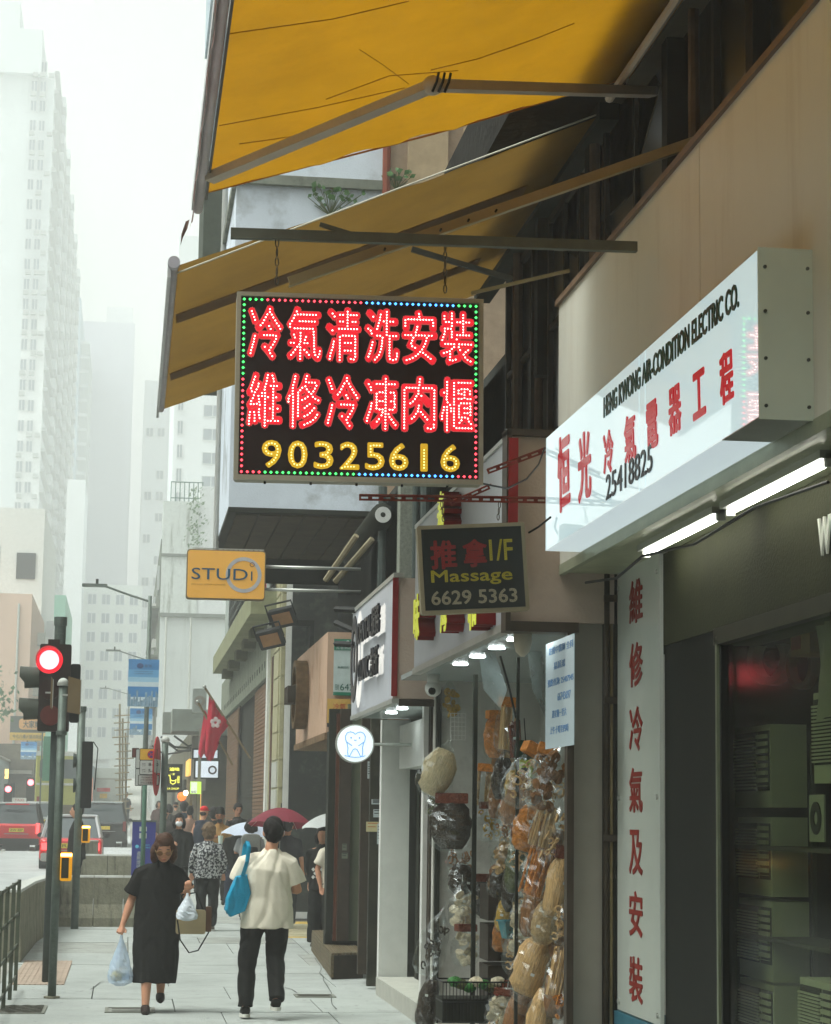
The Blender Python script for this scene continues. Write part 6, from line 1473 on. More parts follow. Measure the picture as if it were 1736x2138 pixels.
# ================================================================== HANGING GOODS IN THE GROCERY
m_film = clear('clear_bag_film', tint=(.96, .97, .96, 1), rough=.16, amount=.22, gloss=(.9,.95,.95,1), ior=.42)
def goods_mat(nm, c, sc_=40, v=.35, fib=False):
    m = mat(nm, c, rough=.6, var=v, scale=sc_, bump=.8, bscale=70)
    if fib:
        t = m.node_tree; mp_ = t.nodes.new('ShaderNodeMapping'); mp_.inputs['Scale'].default_value = (1.6, 1.6, .13)
        tc_ = [n for n in t.nodes if n.type == 'TEX_COORD'][0]; t.links.new(tc_.outputs['Object'], mp_.inputs[0])
        for n in t.nodes:
            if n.type == 'TEX_NOISE': t.links.new(mp_.outputs[0], n.inputs['Vector'])
    return m
G_ = {'noodle': goods_mat('dried_noodle', C(208,192,152), 80, .3, True), 'orange': goods_mat('orange_dried', C(200,128,56)), 'brown': goods_mat('brown_dried', C(146,104,66), 50, .4, True),
      'dark': goods_mat('dark_fungus', C(62,54,44)), 'tan': goods_mat('tan_dried', C(204,168,116), 60, .35, True), 'white': goods_mat('white_chips', C(214,204,176)),
      'green': goods_mat('green_herb', C(86,92,54)), 'red': goods_mat('red_dates', C(112,62,44)), 'yellow': goods_mat('yellow_dried', C(186,150,60)), 'stick': goods_mat('stick_goods', C(176,150,108))}
def bag(px, py, w_px, h_px, Y, kind, label, style='fill', tilt=0, topcol=None, nlab=1, name='bagged_goods', fill=.8):
    """a plastic bag hung by its neck: film around the food, knot, price label"""
    c = W(px, py, Y); s = Y/4520; w, h = w_px*s*1.22, h_px*s*1.12; rr = random.Random(int(px*7+py)); d = min(w*.55, .12)
    t = thing(name, label, 'packet', c, rr.uniform(-.3, .3), group='bags hanging in the grocery front'); t.rotation_euler = (0, R(tilt), rr.uniform(-.35, .35))
    prof = [(0, .10), (.06, .12), (.14, .34), (.26, .62), (.42, .88), (.62, 1.0), (.82, .98), (.94, .84), (1, .5)]
    b = MB(); ph = rr.uniform(0, 6); rings = []; NA, NR = 14, 13
    pz = [q_[0] for q_ in prof]; pr = [q_[1] for q_ in prof]
    for i in range(NR):
        z = i/(NR-1); r_ = float(np.interp(z, pz, pr))
        rings.append([(math.cos(a)*w/2*r_*(1+rr.uniform(-.07, .07)+.05*math.sin(3*a+ph)), math.sin(a)*d*r_*(1+rr.uniform(-.16, .16)), -z*h+rr.uniform(-.004, .004)) for a in [k*2*math.pi/NA for k in range(NA)]])
    fs = [(i*NA+k, i*NA+(k+1) % NA, (i+1)*NA+(k+1) % NA, (i+1)*NA+k) for i in range(NR-1) for k in range(NA)] + [[(NR-1)*NA+k for k in range(NA)]]
    b.add([v for q in rings for v in q], fs); b.build('film', m_film, t, smooth=False)
    g_ = MB(); zf = -h*(1-fill); ww, dd = w*.44, d*.8
    if style == 'fill':
        rings = []
        for i in range(8):
            z = i/7; r_ = (.55, .86, .97, 1, .98, .95, .85, .5)[i]
            rings.append([(math.cos(a)*ww*r_*(1+rr.uniform(-.12, .12)), math.sin(a)*dd*r_*(1+rr.uniform(-.18, .18)), zf-(h*fill*.97)*z) for a in [k*2*math.pi/12 for k in range(12)]])
        g_.add([v for q in rings for v in q], [(i*12+k, i*12+(k+1) % 12, (i+1)*12+(k+1) % 12, (i+1)*12+k) for i in range(7) for k in range(12)] + [list(range(11, -1, -1)), [84+k for k in range(12)]])
        g_.build('contents', G_[kind], t, smooth=True)
    elif style == 'disc':
        for k in range(int(22)):
            q = Vector((rr.uniform(-.75, .75)*ww, rr.uniform(-.9, .3)*dd, zf-h*fill*rr.uniform(.08, .92))); M3 = Matrix.Rotation(rr.uniform(-1, 1), 3, 'X') @ Matrix.Rotation(rr.uniform(-1, 1), 3, 'Y') @ Matrix.Rotation(rr.uniform(-1, 1), 3, 'Z')
            g_.ell(q, (ww*.42, .006, ww*.34), 9, 4, M3)
        g_.build('contents', G_[kind], t, kind='stuff')
    elif style == 'stick':
        for k in range(18):
            x = rr.uniform(-.85, .85)*ww; y_ = rr.uniform(-.8, .8)*dd; g_.tube([(x, y_, zf+rr.uniform(-.02, .02)), (x*.9+rr.uniform(-.01, .01), y_, zf-h*fill*.93)], .008, 5)
        g_.build('contents', G_[kind], t, kind='stuff')
    elif style == 'curl':
        for k in range(16):
            q = Vector((rr.uniform(-.7, .7)*ww, rr.uniform(-.9, .2)*dd, zf-h*fill*rr.uniform(.1, .9))); rad = ww*rr.uniform(.18, .32); M3 = Matrix.Rotation(rr.uniform(-1.2, 1.2), 3, 'X') @ Matrix.Rotation(rr.uniform(0, 3), 3, 'Z')
            g_.tube([q + M3 @ Vector((math.cos(a)*rad, 0, math.sin(a)*rad)) for a in [k2*.75 for k2 in range(8)]], .007, 4)
        g_.build('contents', G_[kind], t, kind='stuff')
    if topcol: MB().rbox((-w*.36, -d*.5, -h*.22), (w*.36, d*.3, -h*.05), .01).build('header_card', G_[topcol], t)
    for k in range(nlab):
        zx, zz = rr.uniform(-.25, .2)*w, -h*rr.uniform(.4, .72); M = mat('price_sticker', C(196,202,196), rough=.6)
        s_ = MB().box((zx, -d-.008, zz), (zx+.024, -d-.004, zz+.018)).build('price_label', M, t)
    MB().cyl((0, 0, -.01), (0, 0, .04), .004, 5).build('hook', m_alu, t)
    return t
YA, YB = 17.2, 15.2
spec = [ # px, py(top), w, h, Y, kind, style, tilt, topcolor, label
 (941, 1545, 66, 112, 16.6, 'noodle', 'fill', 22, None, 'big bag of pale dried noodles hanging highest at the left'),
 (920, 1640, 40, 60, 17.4, 'green', 'curl', 10, None, 'greenish herb bag peeking out beneath the noodle bag'),
 (944, 1650, 78, 112, 16.5, 'dark', 'fill', 0, 'red', 'wide bag of dark fungus with a red top, second down at the left'),
 (962, 1752, 52, 72, 16.9, 'brown', 'curl', 0, None, 'bag of brown pieces below the dark fungus bag'),
 (968, 1790, 48, 70, 16.6, 'dark', 'fill', 6, None, 'blackish bag right above the white chips'),
 (966, 1838, 50, 88, 16.4, 'white', 'disc', 0, None, 'bag of large round white chips at the left'),
 (928, 1895, 52, 128, 16.6, 'dark', 'curl', 18, None, 'long dark bag leaning left beside the chips'),
 (972, 1925, 48, 80, 16.3, 'white', 'disc', 0, 'red', 'lower bag of white chips with a reddish header'),
 (938, 1416, 36, 78, 17.8, 'yellow', 'disc', -4, None, 'yellow and tan bag by the dome camera'),
 (1034, 1478, 42, 96, 16.2, 'orange', 'fill', 0, 'orange', 'orange bag hanging at the centre top'),
 (1062, 1450, 40, 110, 15.8, 'tan', 'stick', 4, 'orange', 'tall bag of tan sticks right of the orange one'),
 (1072, 1490, 26, 88, 15.4, 'red', 'stick', -4, None, 'slim bag with a red edge near the green packet'),
 (1020, 1590, 44, 88, 16.6, 'stick', 'stick', 4, 'orange', 'bag of upright sticks with an orange header'),
 (1022, 1670, 46, 78, 16.6, 'yellow', 'curl', 0, 'red', 'bag of yellow rings under the upright sticks'),
 (1056, 1560, 38, 100, 15.8, 'dark', 'fill', 6, None, 'narrow dark bag in the middle, upper'),
 (1076, 1590, 34, 86, 15.5, 'yellow', 'fill', 4, None, 'small yellow-brown bag behind the green packet'),
 (1062, 1650, 40, 96, 15.6, 'brown', 'curl', 5, None, 'brown bag in the middle row'),
 (1082, 1672, 30, 76, 15.2, 'red', 'fill', 2, None, 'reddish bag in the middle row'),
 (1060, 1740, 44, 78, 15.8, 'tan', 'disc', 8, None, 'bag of tan slices in the middle'),
 (1086, 1735, 42, 118, 15.2, 'green', 'fill', 6, None, 'tall bag of green beans in the middle'),
 (1048, 1800, 40, 66, 15.9, 'dark', 'fill', 6, None, 'small dark bag low in the middle'),
 (1024, 1820, 74, 86, 16.9, 'dark', 'fill', 0, 'red', 'wide black bag with a dark red top at the back'),
 (1062, 1862, 36, 76, 15.8, 'yellow', 'fill', 8, None, 'mustard coloured bag under the beans'),
 (1088, 1868, 36, 80, 15.2, 'stick', 'stick', 4, None, 'bag of pale sticks beside the mustard bag'),
 (1126, 1552, 66, 128, 14.0, 'tan', 'curl', 26, 'orange', 'large tan bag with an orange top beside the green packet'),
 (1150, 1548, 48, 120, 13.7, 'brown', 'curl', 18, 'orange', 'brown bag squeezed between two large ones at the top right'),
 (1178, 1548, 62, 140, 13.4, 'brown', 'disc', 22, None, 'large bag of dark mushrooms at the top right'),
 (1120, 1660, 60, 110, 14.2, 'orange', 'fill', 14, None, 'bag with bright orange pieces, second row right'),
 (1150, 1665, 46, 100, 13.7, 'tan', 'stick', 14, None, 'bag of tan pieces, second row right'),
 (1182, 1660, 48, 130, 13.3, 'tan', 'curl', 16, None, 'long tan bag along the right frame, second row'),
 (1118, 1770, 44, 92, 14.3, 'brown', 'curl', 12, None, 'brown bag, third row, left of the orange pieces'),
 (1146, 1752, 58, 116, 13.8, 'orange', 'stick', 18, None, 'shiny bag of orange and brown sticks, third row'),
 (1184, 1760, 50, 142, 13.3, 'tan', 'fill', 12, 'red', 'pinkish tan bag along the right frame, third row'),
 (1128, 1838, 56, 110, 14.2, 'brown', 'fill', 10, None, 'plain brown bag in the fourth row'),
 (1112, 1862, 62, 122, 14.3, 'white', 'disc', 14, None, 'bag of cream coloured chips in the fourth row'),
 (1158, 1862, 60, 100, 13.7, 'stick', 'fill', 14, None, 'olive-brown bag under the third row at the right'),
 (1186, 1872, 44, 90, 13.2, 'tan', 'curl', 8, None, 'small tan bag by the right frame, fourth row'),
 (1150, 1930, 74, 142, 13.9, 'tan', 'fill', 22, None, 'large bag with blue and pink print near the bottom right'),
 (1118, 1968, 54, 116, 14.2, 'brown', 'curl', 10, None, 'brown curled goods bag near the bottom, left'),
 (1184, 1958, 52, 116, 13.2, 'tan', 'stick', 12, None, 'tan stick bag near the bottom right frame'),
 (1108, 2048, 58, 120, 14.6, 'brown', 'fill', 18, None, 'shiny brown bag at the bottom of the right column'),
 (1150, 2030, 50, 160, 13.8, 'tan', 'fill', 14, None, 'long tan bag at the bottom of the right column'),
 (1186, 2030, 48, 170, 13.2, 'orange', 'curl', 10, None, 'orange and tan bag at the very bottom right'),
 (908, 2020, 40, 120, 17.0, 'dark', 'fill', 10, None, 'dark plastic bag at the bottom left by the post'),
 (1060, 2062, 60, 70, 14.9, 'white', 'disc', 10, 'red', 'pale packet lying by the crate at the bottom'),
]
for (px, py, w, h, Y, kind, st, tilt, top, lab) in spec:
    bag(px, py, w, h, Y, kind, lab, st, tilt, top, nlab=1 if (px*3+py) % 3 else 0)
seen_ = set()
for (px, py, w, h, Y, kind, st, tilt, top, lab) in spec:      # a second, deeper layer of bags in the two dense columns
    if px > 1050 and Y < 16:
        k2 = {'tan': 'brown', 'brown': 'tan', 'orange': 'tan', 'dark': 'brown', 'yellow': 'orange', 'red': 'tan', 'stick': 'brown', 'green': 'dark', 'white': 'tan'}[kind]
        short = lab.split(',')[0].split(' in the')[0].split(' with')[0].split(' along')[0]
        nl_ = {'tan': 'pale', 'brown': 'brownish', 'orange': 'orange', 'dark': 'dark'}[k2] + ' packet behind the ' + ('top ' if 'top right' in lab else 'low ' if 'fourth' in lab or 'bottom' in lab else '') + short
        if nl_ in seen_: nl_ = 'lower ' + nl_
        seen_.add(nl_)
        bag(px-9, py+46, w*1.05, h*.95, Y+.55, k2, nl_, 'fill' if k2 != 'tan' else 'curl', tilt*.8, None, nlab=0)
# green packet with characters
c = W(1082, 1545, 14.6); gp_ = thing('green_packet', 'bright yellow-green packet with a black character', 'packet', c); gp_.rotation_euler = (0, R(3), 0); s = 14.6/4520
MB().rbox((0, 0, -.56), (.115, .03, -.11), .015).build('packet', mat('lime_packet', C(168,190,60), rough=.35, var=.1), gp_)
MB().rbox((-.01, -.005, -.13), (.125, .04, .0), .03).build('dark_top', mat('dark_green_top', C(24,50,34), rough=.4), gp_)
b = MB(); txt(b, '素', .03, -.27, .06, .09, y=-.002, th=.002, offset=.03); txt(b, '肉', .035, -.39, .05, .08, y=-.002, th=.002, offset=.03); b.build('character', m_blk, gp_)
# torn plastic sheets at the top of the opening
for (pts, lab) in (([(1085, 1330), (1100, 1345), (1112, 1440), (1140, 1500), (1143, 1430), (1128, 1330)], 'torn clear plastic sheet hanging under the ceiling right of the dark cord'), ([(1000, 1362), (1030, 1352), (1060, 1440), (1045, 1480), (1010, 1440)], 'loose clear plastic sheet at the top centre of the grocery')):
    t = thing('plastic_sheet', lab, 'plastic sheet', W(pts[0][0], pts[0][1], 14.6)); P = [W(x, y_, 14.6+.12*math.sin(i*2)) for i, (x, y_) in enumerate(pts)]; cc_ = sum(P, Vector())/len(P)+Vector((0, -.06, 0))
    MB().add(P+[cc_], [(i, (i+1) % len(P), len(P)) for i in range(len(P))]).build('sheet', mat('milky_plastic', C(170,186,186), rough=.25, alpha=.45, var=.2, scale=8), t, world=True, smooth=True)
b = MB().tube([W(1045, 1370, 14.8), W(1062, 1430, 14.8), W(1078, 1500, 14.8)], .008, 5).tube([W(1095, 1500, 14.7), W(1108, 1700, 14.6), W(1112, 1800, 14.6)], .004, 4); tag(b.build('cord', m_black, kind='thing'), 'dark cord and pale string hanging down among the bags', 'cord')
# wire rack, teal basket, crate
t = thing('wire_rack', 'small white wire grid above the noodle bag', 'rack', W(941, 1545, 17.0)); b = MB(); w, h = .12, .21
for k in range(5): b.tube([(w*k/4, 0, 0), (w*k/4, 0, h)], .0025, 4)
for k in range(7): b.tube([(0, 0, h*k/6), (w, 0, h*k/6)], .0025, 4)
b.build('wire', m_white, t, kind='stuff')
t = thing('teal_basket', 'small teal basket with round holes', 'basket', W(1068, 1960, 14.9), R(12)); b = MB(); m_teal = mat('teal_plastic', C(60,118,124), rough=.45)
b.add([(-.05, -.05, 0), (.05, -.05, 0), (.05, .05, 0), (-.05, .05, 0), (-.075, -.07, .12), (.075, -.07, .12), (.075, .07, .12), (-.075, .07, .12)], [(0, 1, 5, 4), (1, 2, 6, 5), (2, 3, 7, 6), (3, 0, 4, 7), (0, 3, 2, 1)]); b.build('body', m_teal, t)
MB().tube([(-.08, -.075, .12), (.08, -.075, .12), (.08, .075, .12), (-.08, .075, .12), (-.08, -.075, .12)], .006, 5).build('rim', m_teal, t)
b = MB()
for i in range(4):
    for j in range(3): b.tube([(-.036+.024*i, -.062-.0035*j*2, .03+.03*j), (-.036+.024*i, -.055-.0035*j*2, .03+.03*j)], .006, 8)
b.build('hole', m_dark, t, kind='stuff')
t = thing('wire_crate', 'black wire crate of green packets at the shop foot', 'crate', W(1000, 2135, 15.6)); cw, ch, cd = .52, .28, .35; b = MB()
for z in (0, ch*.5, ch): b.tube([(-cw/2, 0, z), (cw/2, 0, z), (cw/2, cd, z), (-cw/2, cd, z), (-cw/2, 0, z)], .006, 4)
for k in range(22): b.tube([(-cw/2+cw*k/21, 0, 0), (-cw/2+cw*k/21, 0, ch)], .003, 4)
b.build('wire', m_black, t, kind='stuff'); MB().box((-cw/2, 0.01, 0), (cw/2, cd, .16)).build('dark_lining', m_dark, t)
for k in range(8):
    rr = random.Random(k); q = W(950+k*15, 2050+(k % 3)*6, 15.7); g2 = thing('vegetable_packet', ['crumpled green packet at the left end of the crate', 'dark green packet second in the crate', 'glossy green packet third in the crate', 'pale packet with white label in the crate', 'leafy green packet at the crate middle', 'small green packet near the crate centre right', 'white-flecked packet sixth in the crate', 'reddish packet at the right end of the crate'][k], 'packet', q, group='packets heaped in the wire crate')
    b = MB(); b.ell((0, 0, 0), (.05, .045, .035), 9, 6); b.v = [v*(1+rr.uniform(-.2, .2)) for v in b.v]; b.build('packet', G_[['green', 'green', 'green', 'white', 'green', 'green', 'white', 'red'][k]] if k not in (0, 2, 4) else mat('fresh_green', C(60,120,56), rough=.4, var=.4, scale=40), g2)
t = thing('wooden_crate', 'dark stack of wooden boxes in the grocery shadow', 'crate', (2.75, 16.4, .06)); 
for k in range(4): MB().box((0, 0, k*.3), (.5, .4, k*.3+.27)).build('box', m_browntrim, t)
t = thing('red_tray', 'red and white tray at the crate corner', 'tray', W(1060, 2080, 15.2)); MB().rbox((-.08, 0, 0), (.1, .1, .03), .01).build('tray', m_rp, t); MB().box((-.06, -.01, .03), (.08, .08, .05)).build('paper', m_wp, t)
# ================================================================== PEOPLE
def remesh_obj(mb, vox, smooth_it=2):
    me = bpy.data.meshes.new('t'); me.from_pydata([tuple(v) for v in mb.v], [], mb.f); me.update()
    o = bpy.data.objects.new('t', me); COL.objects.link(o)
    m = o.modifiers.new('r', 'REMESH'); m.mode = 'VOXEL'; m.voxel_size = vox
    if smooth_it: s = o.modifiers.new('s', 'SMOOTH'); s.factor = .5; s.iterations = smooth_it
    bpy.context.view_layer.update()
    r = bpy.data.meshes.new_from_object(o.evaluated_get(bpy.context.evaluated_depsgraph_get()))
    bpy.data.objects.remove(o); bpy.data.meshes.remove(me); return r
def put(me, name, m, parent, fold=0.0, seed=1, fz=9.0):
    n = len(me.vertices)
    if fold > 0 and n:
        co = np.empty(n*3); me.vertices.foreach_get('co', co); no = np.empty(n*3); me.vertices.foreach_get('normal', no)
        co = co.reshape(-1, 3); no = no.reshape(-1, 3); a = np.arctan2(co[:, 1], co[:, 0])
        z_ = co[:, 2]; q1 = np.abs(np.sin(z_*fz*.9 + a*1.6 + seed + .8*np.sin(a*2+seed)))**9; q2 = np.abs(np.sin(z_*fz*.7 - a*2.4 + seed*2 + .6*np.sin(z_*9)))**11; q3 = np.abs(np.sin(a*4 + seed + z_*1.5))**12
        d = (.5 - q1 - q2*.9 - q3*.6*np.clip(1.25-z_, .2, 1))*fold
        co += no*d[:, None]; me.vertices.foreach_set('co', co.ravel())
    me.polygons.foreach_set('use_smooth', [True]*len(me.polygons)); me.materials.clear(); me.materials.append(m); me.update()
    o = bpy.data.objects.new(name, me); COL.objects.link(o); o.parent = parent; return o
V3 = lambda *a: Vector(a)
SKIN = mat('skin', C(190,140,112), rough=.5, var=.06, scale=12); SKIN2 = mat('skin_tan', C(132,88,62), rough=.5, var=.06)
HAIRB = mat('black_hair', C(26,22,20), rough=.45, var=.4, scale=60, bump=.6, bscale=120)
HAIRBR = mat('brown_hair', C(70,46,32), rough=.45, var=.45, scale=60, bump=.6, bscale=120); HAIRG = mat('grey_brown_hair', C(112,92,70), rough=.6, var=.5, scale=70, bump=.9, bscale=90)
def hand(mb, w, d, r=1.0, curl=.5, side=1, fine=True):
    """palm and five fingers continuing from wrist w along d, fingers curling"""
    d = Vector(d).normalized(); s = d.cross(V3(0, 1, 0)); s = (s if s.length > .1 else V3(1, 0, 0)).normalized()*side; u = s.cross(d).normalized()
    p = w + d*.045*r; mb.tube([w, w+d*.03*r, w+d*.075*r], [(.022*r, .026*r), (.036*r, .018*r), (.038*r, .015*r)], 8)
    L = (.066, .076, .072, .056)
    for k in range(4):
        o = w + d*.07*r + s*(-.028+.0185*k)*r; c = curl
        q1 = o + (d*math.cos(c)+u*math.sin(c))*L[k]*.5*r; q2 = q1 + (d*math.cos(c*2.2)+u*math.sin(c*2.2))*L[k]*.35*r; q3 = q2 + (d*math.cos(c*3.2)+u*math.sin(c*3.2))*L[k]*.28*r
        mb.tube([o-d*.02*r, q1, q2, q3], [.0098*r, .0092*r, .0084*r, .007*r], 6)
    o = w + d*.025*r - s*.026*r; q1 = o + (d*.6 - s*.7 + u*.35).normalized()*.035*r; q2 = q1 + (d*.9 - s*.1 + u*.5).normalized()*.032*r
    mb.tube([o, q1, q2], [.013*r, .0108*r, .0085*r], 6)
def person(label, x, y, rz, H, J=None, hs_=1.07, top=('tee', None), bottom=('trousers', None), skin=None, hair=('short', None), vox=.011, headtilt=(0, 0), face=True, shoes=None, group=None, wide=1.0, extra=None, z0=None, sole=None):
    k = H/1.70; kh = k*hs_; z = (zr(y) if y > 26 else 0) if z0 is None else z0
    t = thing('person', label, 'person', (x, y, z), rz, group=group); skin = skin or SKIN
    D = dict(P=(0, 0, .93), C=(0, 0, 1.25), N=(0, .01, 1.44), Hd=(0, -.02, 1.585), LS=(-.165, 0, 1.345), RS=(.165, 0, 1.345), LE=(-.235, .02, 1.12), RE=(.235, .02, 1.12), LW=(-.25, -.05, .88), RW=(.25, -.05, .88),
             LH=(-.09, 0, .90), RH=(.09, 0, .90), LK=(-.10, -.02, .50), RK=(.10, -.02, .50), LA=(-.10, .03, .085), RA=(.10, .03, .085))
    if J: D.update(J)
    j = {a: Vector(b)*k for a, b in D.items() if isinstance(b, tuple)}; w = wide
    # body: one continuous surface
    b = MB(); hd = j['Hd']; tx, ty = headtilt; M3 = Matrix.Rotation(R(tx), 3, 'X') @ Matrix.Rotation(R(ty), 3, 'Z')
    def hp(a, c, e): return hd + M3 @ (V3(a, c, e)*kh)
    b.ell(hd, (.074*kh, .092*kh, .105*kh), 14, 10, M3); b.ell(hp(0, -.025, -.055), (.055*k, .062*k, .062*k), 12, 8, M3)
    b.ell(hp(0, -.098, -.012), (.013*k, .018*k, .024*k), 8, 6, M3); b.ell(hp(-.078, .01, -.01), (.012*k, .02*k, .032*k), 8, 6, M3); b.ell(hp(.078, .01, -.01), (.012*k, .02*k, .032*k), 8, 6, M3)
    b.ell(hp(0, -.085, -.055), (.024*k, .016*k, .012*k), 8, 5, M3)
    b.tube([j['N']-V3(0, 0, .06)*k, j['N']+V3(0, 0, .02)*k, hd-V3(0, -.01, .06)*k], [.062*k, .054*k, .052*k], 12)
    b.tube([j['P']-V3(0, 0, .08)*k, j['P'], (j['P']+j['C'])/2, j['C'], j['N']-V3(0, 0, .05)*k], [(.13*k*w, .10*k), (.15*k*w, .115*k*w), (.13*k*w, .10*k*w), (.14*k*w, .10*k*w), (.07*k, .06*k)], 14)
    for s, S in ((-1, 'L'), (1, 'R')):
        b.tube([j['N']+V3(s*.05*k, 0, -.07*k), j[S+'S'], j[S+'E'], j[S+'W']], [.04*k, .044*k*w, .038*k*w, .026*k], 10)
        b.tube([j[S+'E'], j[S+'E'].lerp(j[S+'W'], .3), j[S+'W']], [.039*k, .041*k*w, .025*k], 10)
        hand(b, j[S+'W'], (j[S+'W']-j[S+'E']), k, D.get('curl', .45), s)
        b.tube([j[S+'H'], j[S+'K'], j[S+'K'].lerp(j[S+'A'], .35), j[S+'A']], [.085*k*w, .055*k, .056*k, .036*k], 12)
        b.tube([j[S+'A']-V3(0, -.02, .03)*k, j[S+'A']+V3(0, -.07, -.045)*k, j[S+'A']+V3(0, -.15, -.055)*k], [.036*k, .038*k, .026*k], 8)
    put(remesh_obj(b, vox), 'body', skin, t)
    # hair
    hs, hm_ = hair; hm_ = hm_ or HAIRB; hb = MB()
    if hs in ('short', 'bob', 'bun', 'long', 'curly'):
        g_ = .012 if hs != 'curly' else .03
        hb.ell(hp(0, .012, .02), ((.074+g_)*kh, (.088+g_)*kh, (.098+g_)*kh), 14, 10, M3)
        if hs == 'short': hb.ell(hp(0, .045, -.03), (.072*k, .055*k, .07*k), 12, 8, M3)
        if hs in ('bob', 'long'):
            hb.ell(hp(-.074, .0, -.045), (.038*kh, .065*kh, .085*kh), 10, 8, M3); hb.ell(hp(.074, .0, -.045), (.038*kh, .065*kh, .085*kh), 10, 8, M3); hb.ell(hp(0, .055, -.05), (.09*kh, .06*kh, .09*kh), 12, 8, M3)
        if hs == 'long': hb.ell(hp(0, .08, -.16), (.08*k, .04*k, .14*k), 10, 8, M3)
        if hs == 'bun': hb.ell(hp(0, .11, .02), (.04*k, .04*k, .04*k), 10, 7, M3); hb.ell(hp(0, .05, -.04), (.07*k, .05*k, .06*k), 10, 7, M3)
        if hs == 'curly':
            rr = random.Random(3)
            for q in range(60):
                v = V3(rr.gauss(0, 1), rr.gauss(.15, 1), rr.gauss(.2, 1)).normalized(); hb.ell(hp(v.x*.10, .02+v.y*.11, .005+v.z*.115), rr.uniform(.016, .03)*k, 6, 5)
            hb.ell(hp(0, .06, -.05), (.095*k, .06*k, .08*k), 12, 8, M3)
        me = remesh_obj(hb, vox*.9, 1)
        # open the hair over the face
        n = len(me.vertices); co = np.empty(n*3); me.vertices.foreach_get('co', co); co = co.reshape(-1, 3); Mi = np.array(M3.inverted()); loc = (co-np.array(hd)) @ Mi.T / kh
        fr = (loc[:, 1] < -.03) & (loc[:, 2] < .05) & (np.abs(loc[:, 0]) < .058 - .25*np.maximum(loc[:, 2], 0))
        loc[fr, 1] = np.maximum(loc[fr, 1], -.045); co[fr] = (loc[fr]*kh) @ np.array(M3).T + np.array(hd); me.vertices.foreach_set('co', co.ravel())
        put(me, 'hair', hm_, t, fold=.005*kh, seed=2, fz=26)
    if hs == 'turban': 
        for q in range(5): hb.ell(hp(0, .01, .035+.022*q), ((.098-.007*q)*k, (.112-.008*q)*k, .035*k), 14, 8, M3 @ Matrix.Rotation(R((-1)**q*8), 3, 'Y'))
        put(remesh_obj(hb, vox*.9, 1), 'turban', m_black, t); 
        MB().ell(hp(0, -.075, -.085), (.05*k, .035*k, .04*k), 10, 7, M3).build('beard', HAIRB, t, smooth=True)
    if hs == 'cap':
        hb.ell(hp(0, .0, .05), (.085*k, .10*k, .075*k), 14, 8, M3); hb.tube([hp(0, -.06, .045), hp(0, -.17, .03)], [(.07*k, .012*k), (.05*k, .008*k)], 10); put(remesh_obj(hb, vox*.8, 1), 'cap', hm_, t)
        MB().ell(hp(0, .04, -.02), (.07*k, .06*k, .06*k), 10, 7, M3).build('hair', HAIRB, t, smooth=True)
    if face:
        e = MB(); 
        for s in (-1, 1): e.ell(hp(s*.03, -.083, .005), (.013*k, .008*k, .006*k), 8, 5, M3); e.ell(hp(s*.032, -.083, .028), (.02*k, .006*k, .0035*k), 8, 4, M3)
        e.build('eye', HAIRB, t); MB().ell(hp(0, -.097, -.055), (.022*k, .006*k, .006*k), 8, 4, M3).build('mouth', mat('lips', C(140,72,66), rough=.5), t)
    # clothing
    kind, tm = top; cb = MB(); cw = w*1.04
    if kind in ('tee', 'long', 'blouse', 'dress', 'halfsleeve', 'vest'):
        zb = {'tee': .80, 'long': .80, 'blouse': .84, 'halfsleeve': .80, 'vest': .82}.get(kind, .80)*k
        if D.get('hemz'): zb = D['hemz']*k
        cx2 = j['P'].x; cy2 = j['P'].y
        flare = D.get('flare', 1.0)
        if kind != 'dress':
            cb.tube([V3(cx2, cy2, zb), j['P']+V3(0, 0, .05)*k, (j['P']+j['C'])/2, j['C']-V3(0, 0, .0)*k, j['N']-V3(0, 0, .085)*k, j['N']-V3(0, 0, .03)*k, j['N']+V3(0, .004, .0)*k], [(.19*k*cw*flare, .145*k*cw), (.185*k*cw*flare, .145*k*cw), (.178*k*cw, .135*k*cw), (.178*k*cw, .135*k*cw), (.135*k*cw, .10*k), (.088*k, .08*k), (.066*k, .062*k)], 18)
        else:
            hz_ = D.get('hemz', .28)*k; sk = D.get('skirtx', 0)*k
            cb.tube([V3(sk, -.035*k, hz_), V3(sk*.6, -.02*k, .55*k), j['P'], (j['P']+j['C'])/2, j['C'], j['N']-V3(0, 0, .085)*k, j['N']-V3(0, 0, .03)*k, j['N']+V3(0, .004, .012)*k], [(.19*k*w, .215*k), (.205*k*w, .19*k), (.21*k*w, .165*k), (.195*k*w, .15*k), (.185*k*w, .14*k), (.14*k*w, .105*k), (.09*k, .082*k), (.07*k, .066*k)], 20)
        for s, S in ((-1, 'L'), (1, 'R')):
            e_, wv, sh_ = j[S+'E'], j[S+'W'], j[S+'S']
            if kind in ('tee', 'dress'): end = sh_.lerp(e_, .80 if kind == 'dress' else .78); cb.tube([j['N']+V3(s*.03, 0, -.075)*k, j['N'].lerp(sh_, .6)+V3(0, 0, -.035)*k, sh_+V3(0, 0, -.02)*k, end], [.05*k, .068*k*w, .074*k*w, (.10 if kind == 'dress' else .086)*k*w], 12)
            elif kind == 'halfsleeve': cb.tube([j['N']+V3(s*.03, 0, -.08)*k, sh_+V3(0, 0, -.01)*k, e_.lerp(wv, .15)], [.055*k*w, .075*k*w, .065*k*w], 12)
            elif kind == 'vest': cb.tube([j['N']+V3(s*.03, 0, -.08)*k, sh_], [.055*k*w, .07*k*w], 12)
            else: cb.tube([j['N']+V3(s*.03, 0, -.08)*k, sh_+V3(0, 0, -.01)*k, e_, wv.lerp(e_, .08)], [.055*k*w, .070*k*w, .058*k*w, .043*k*w], 12)
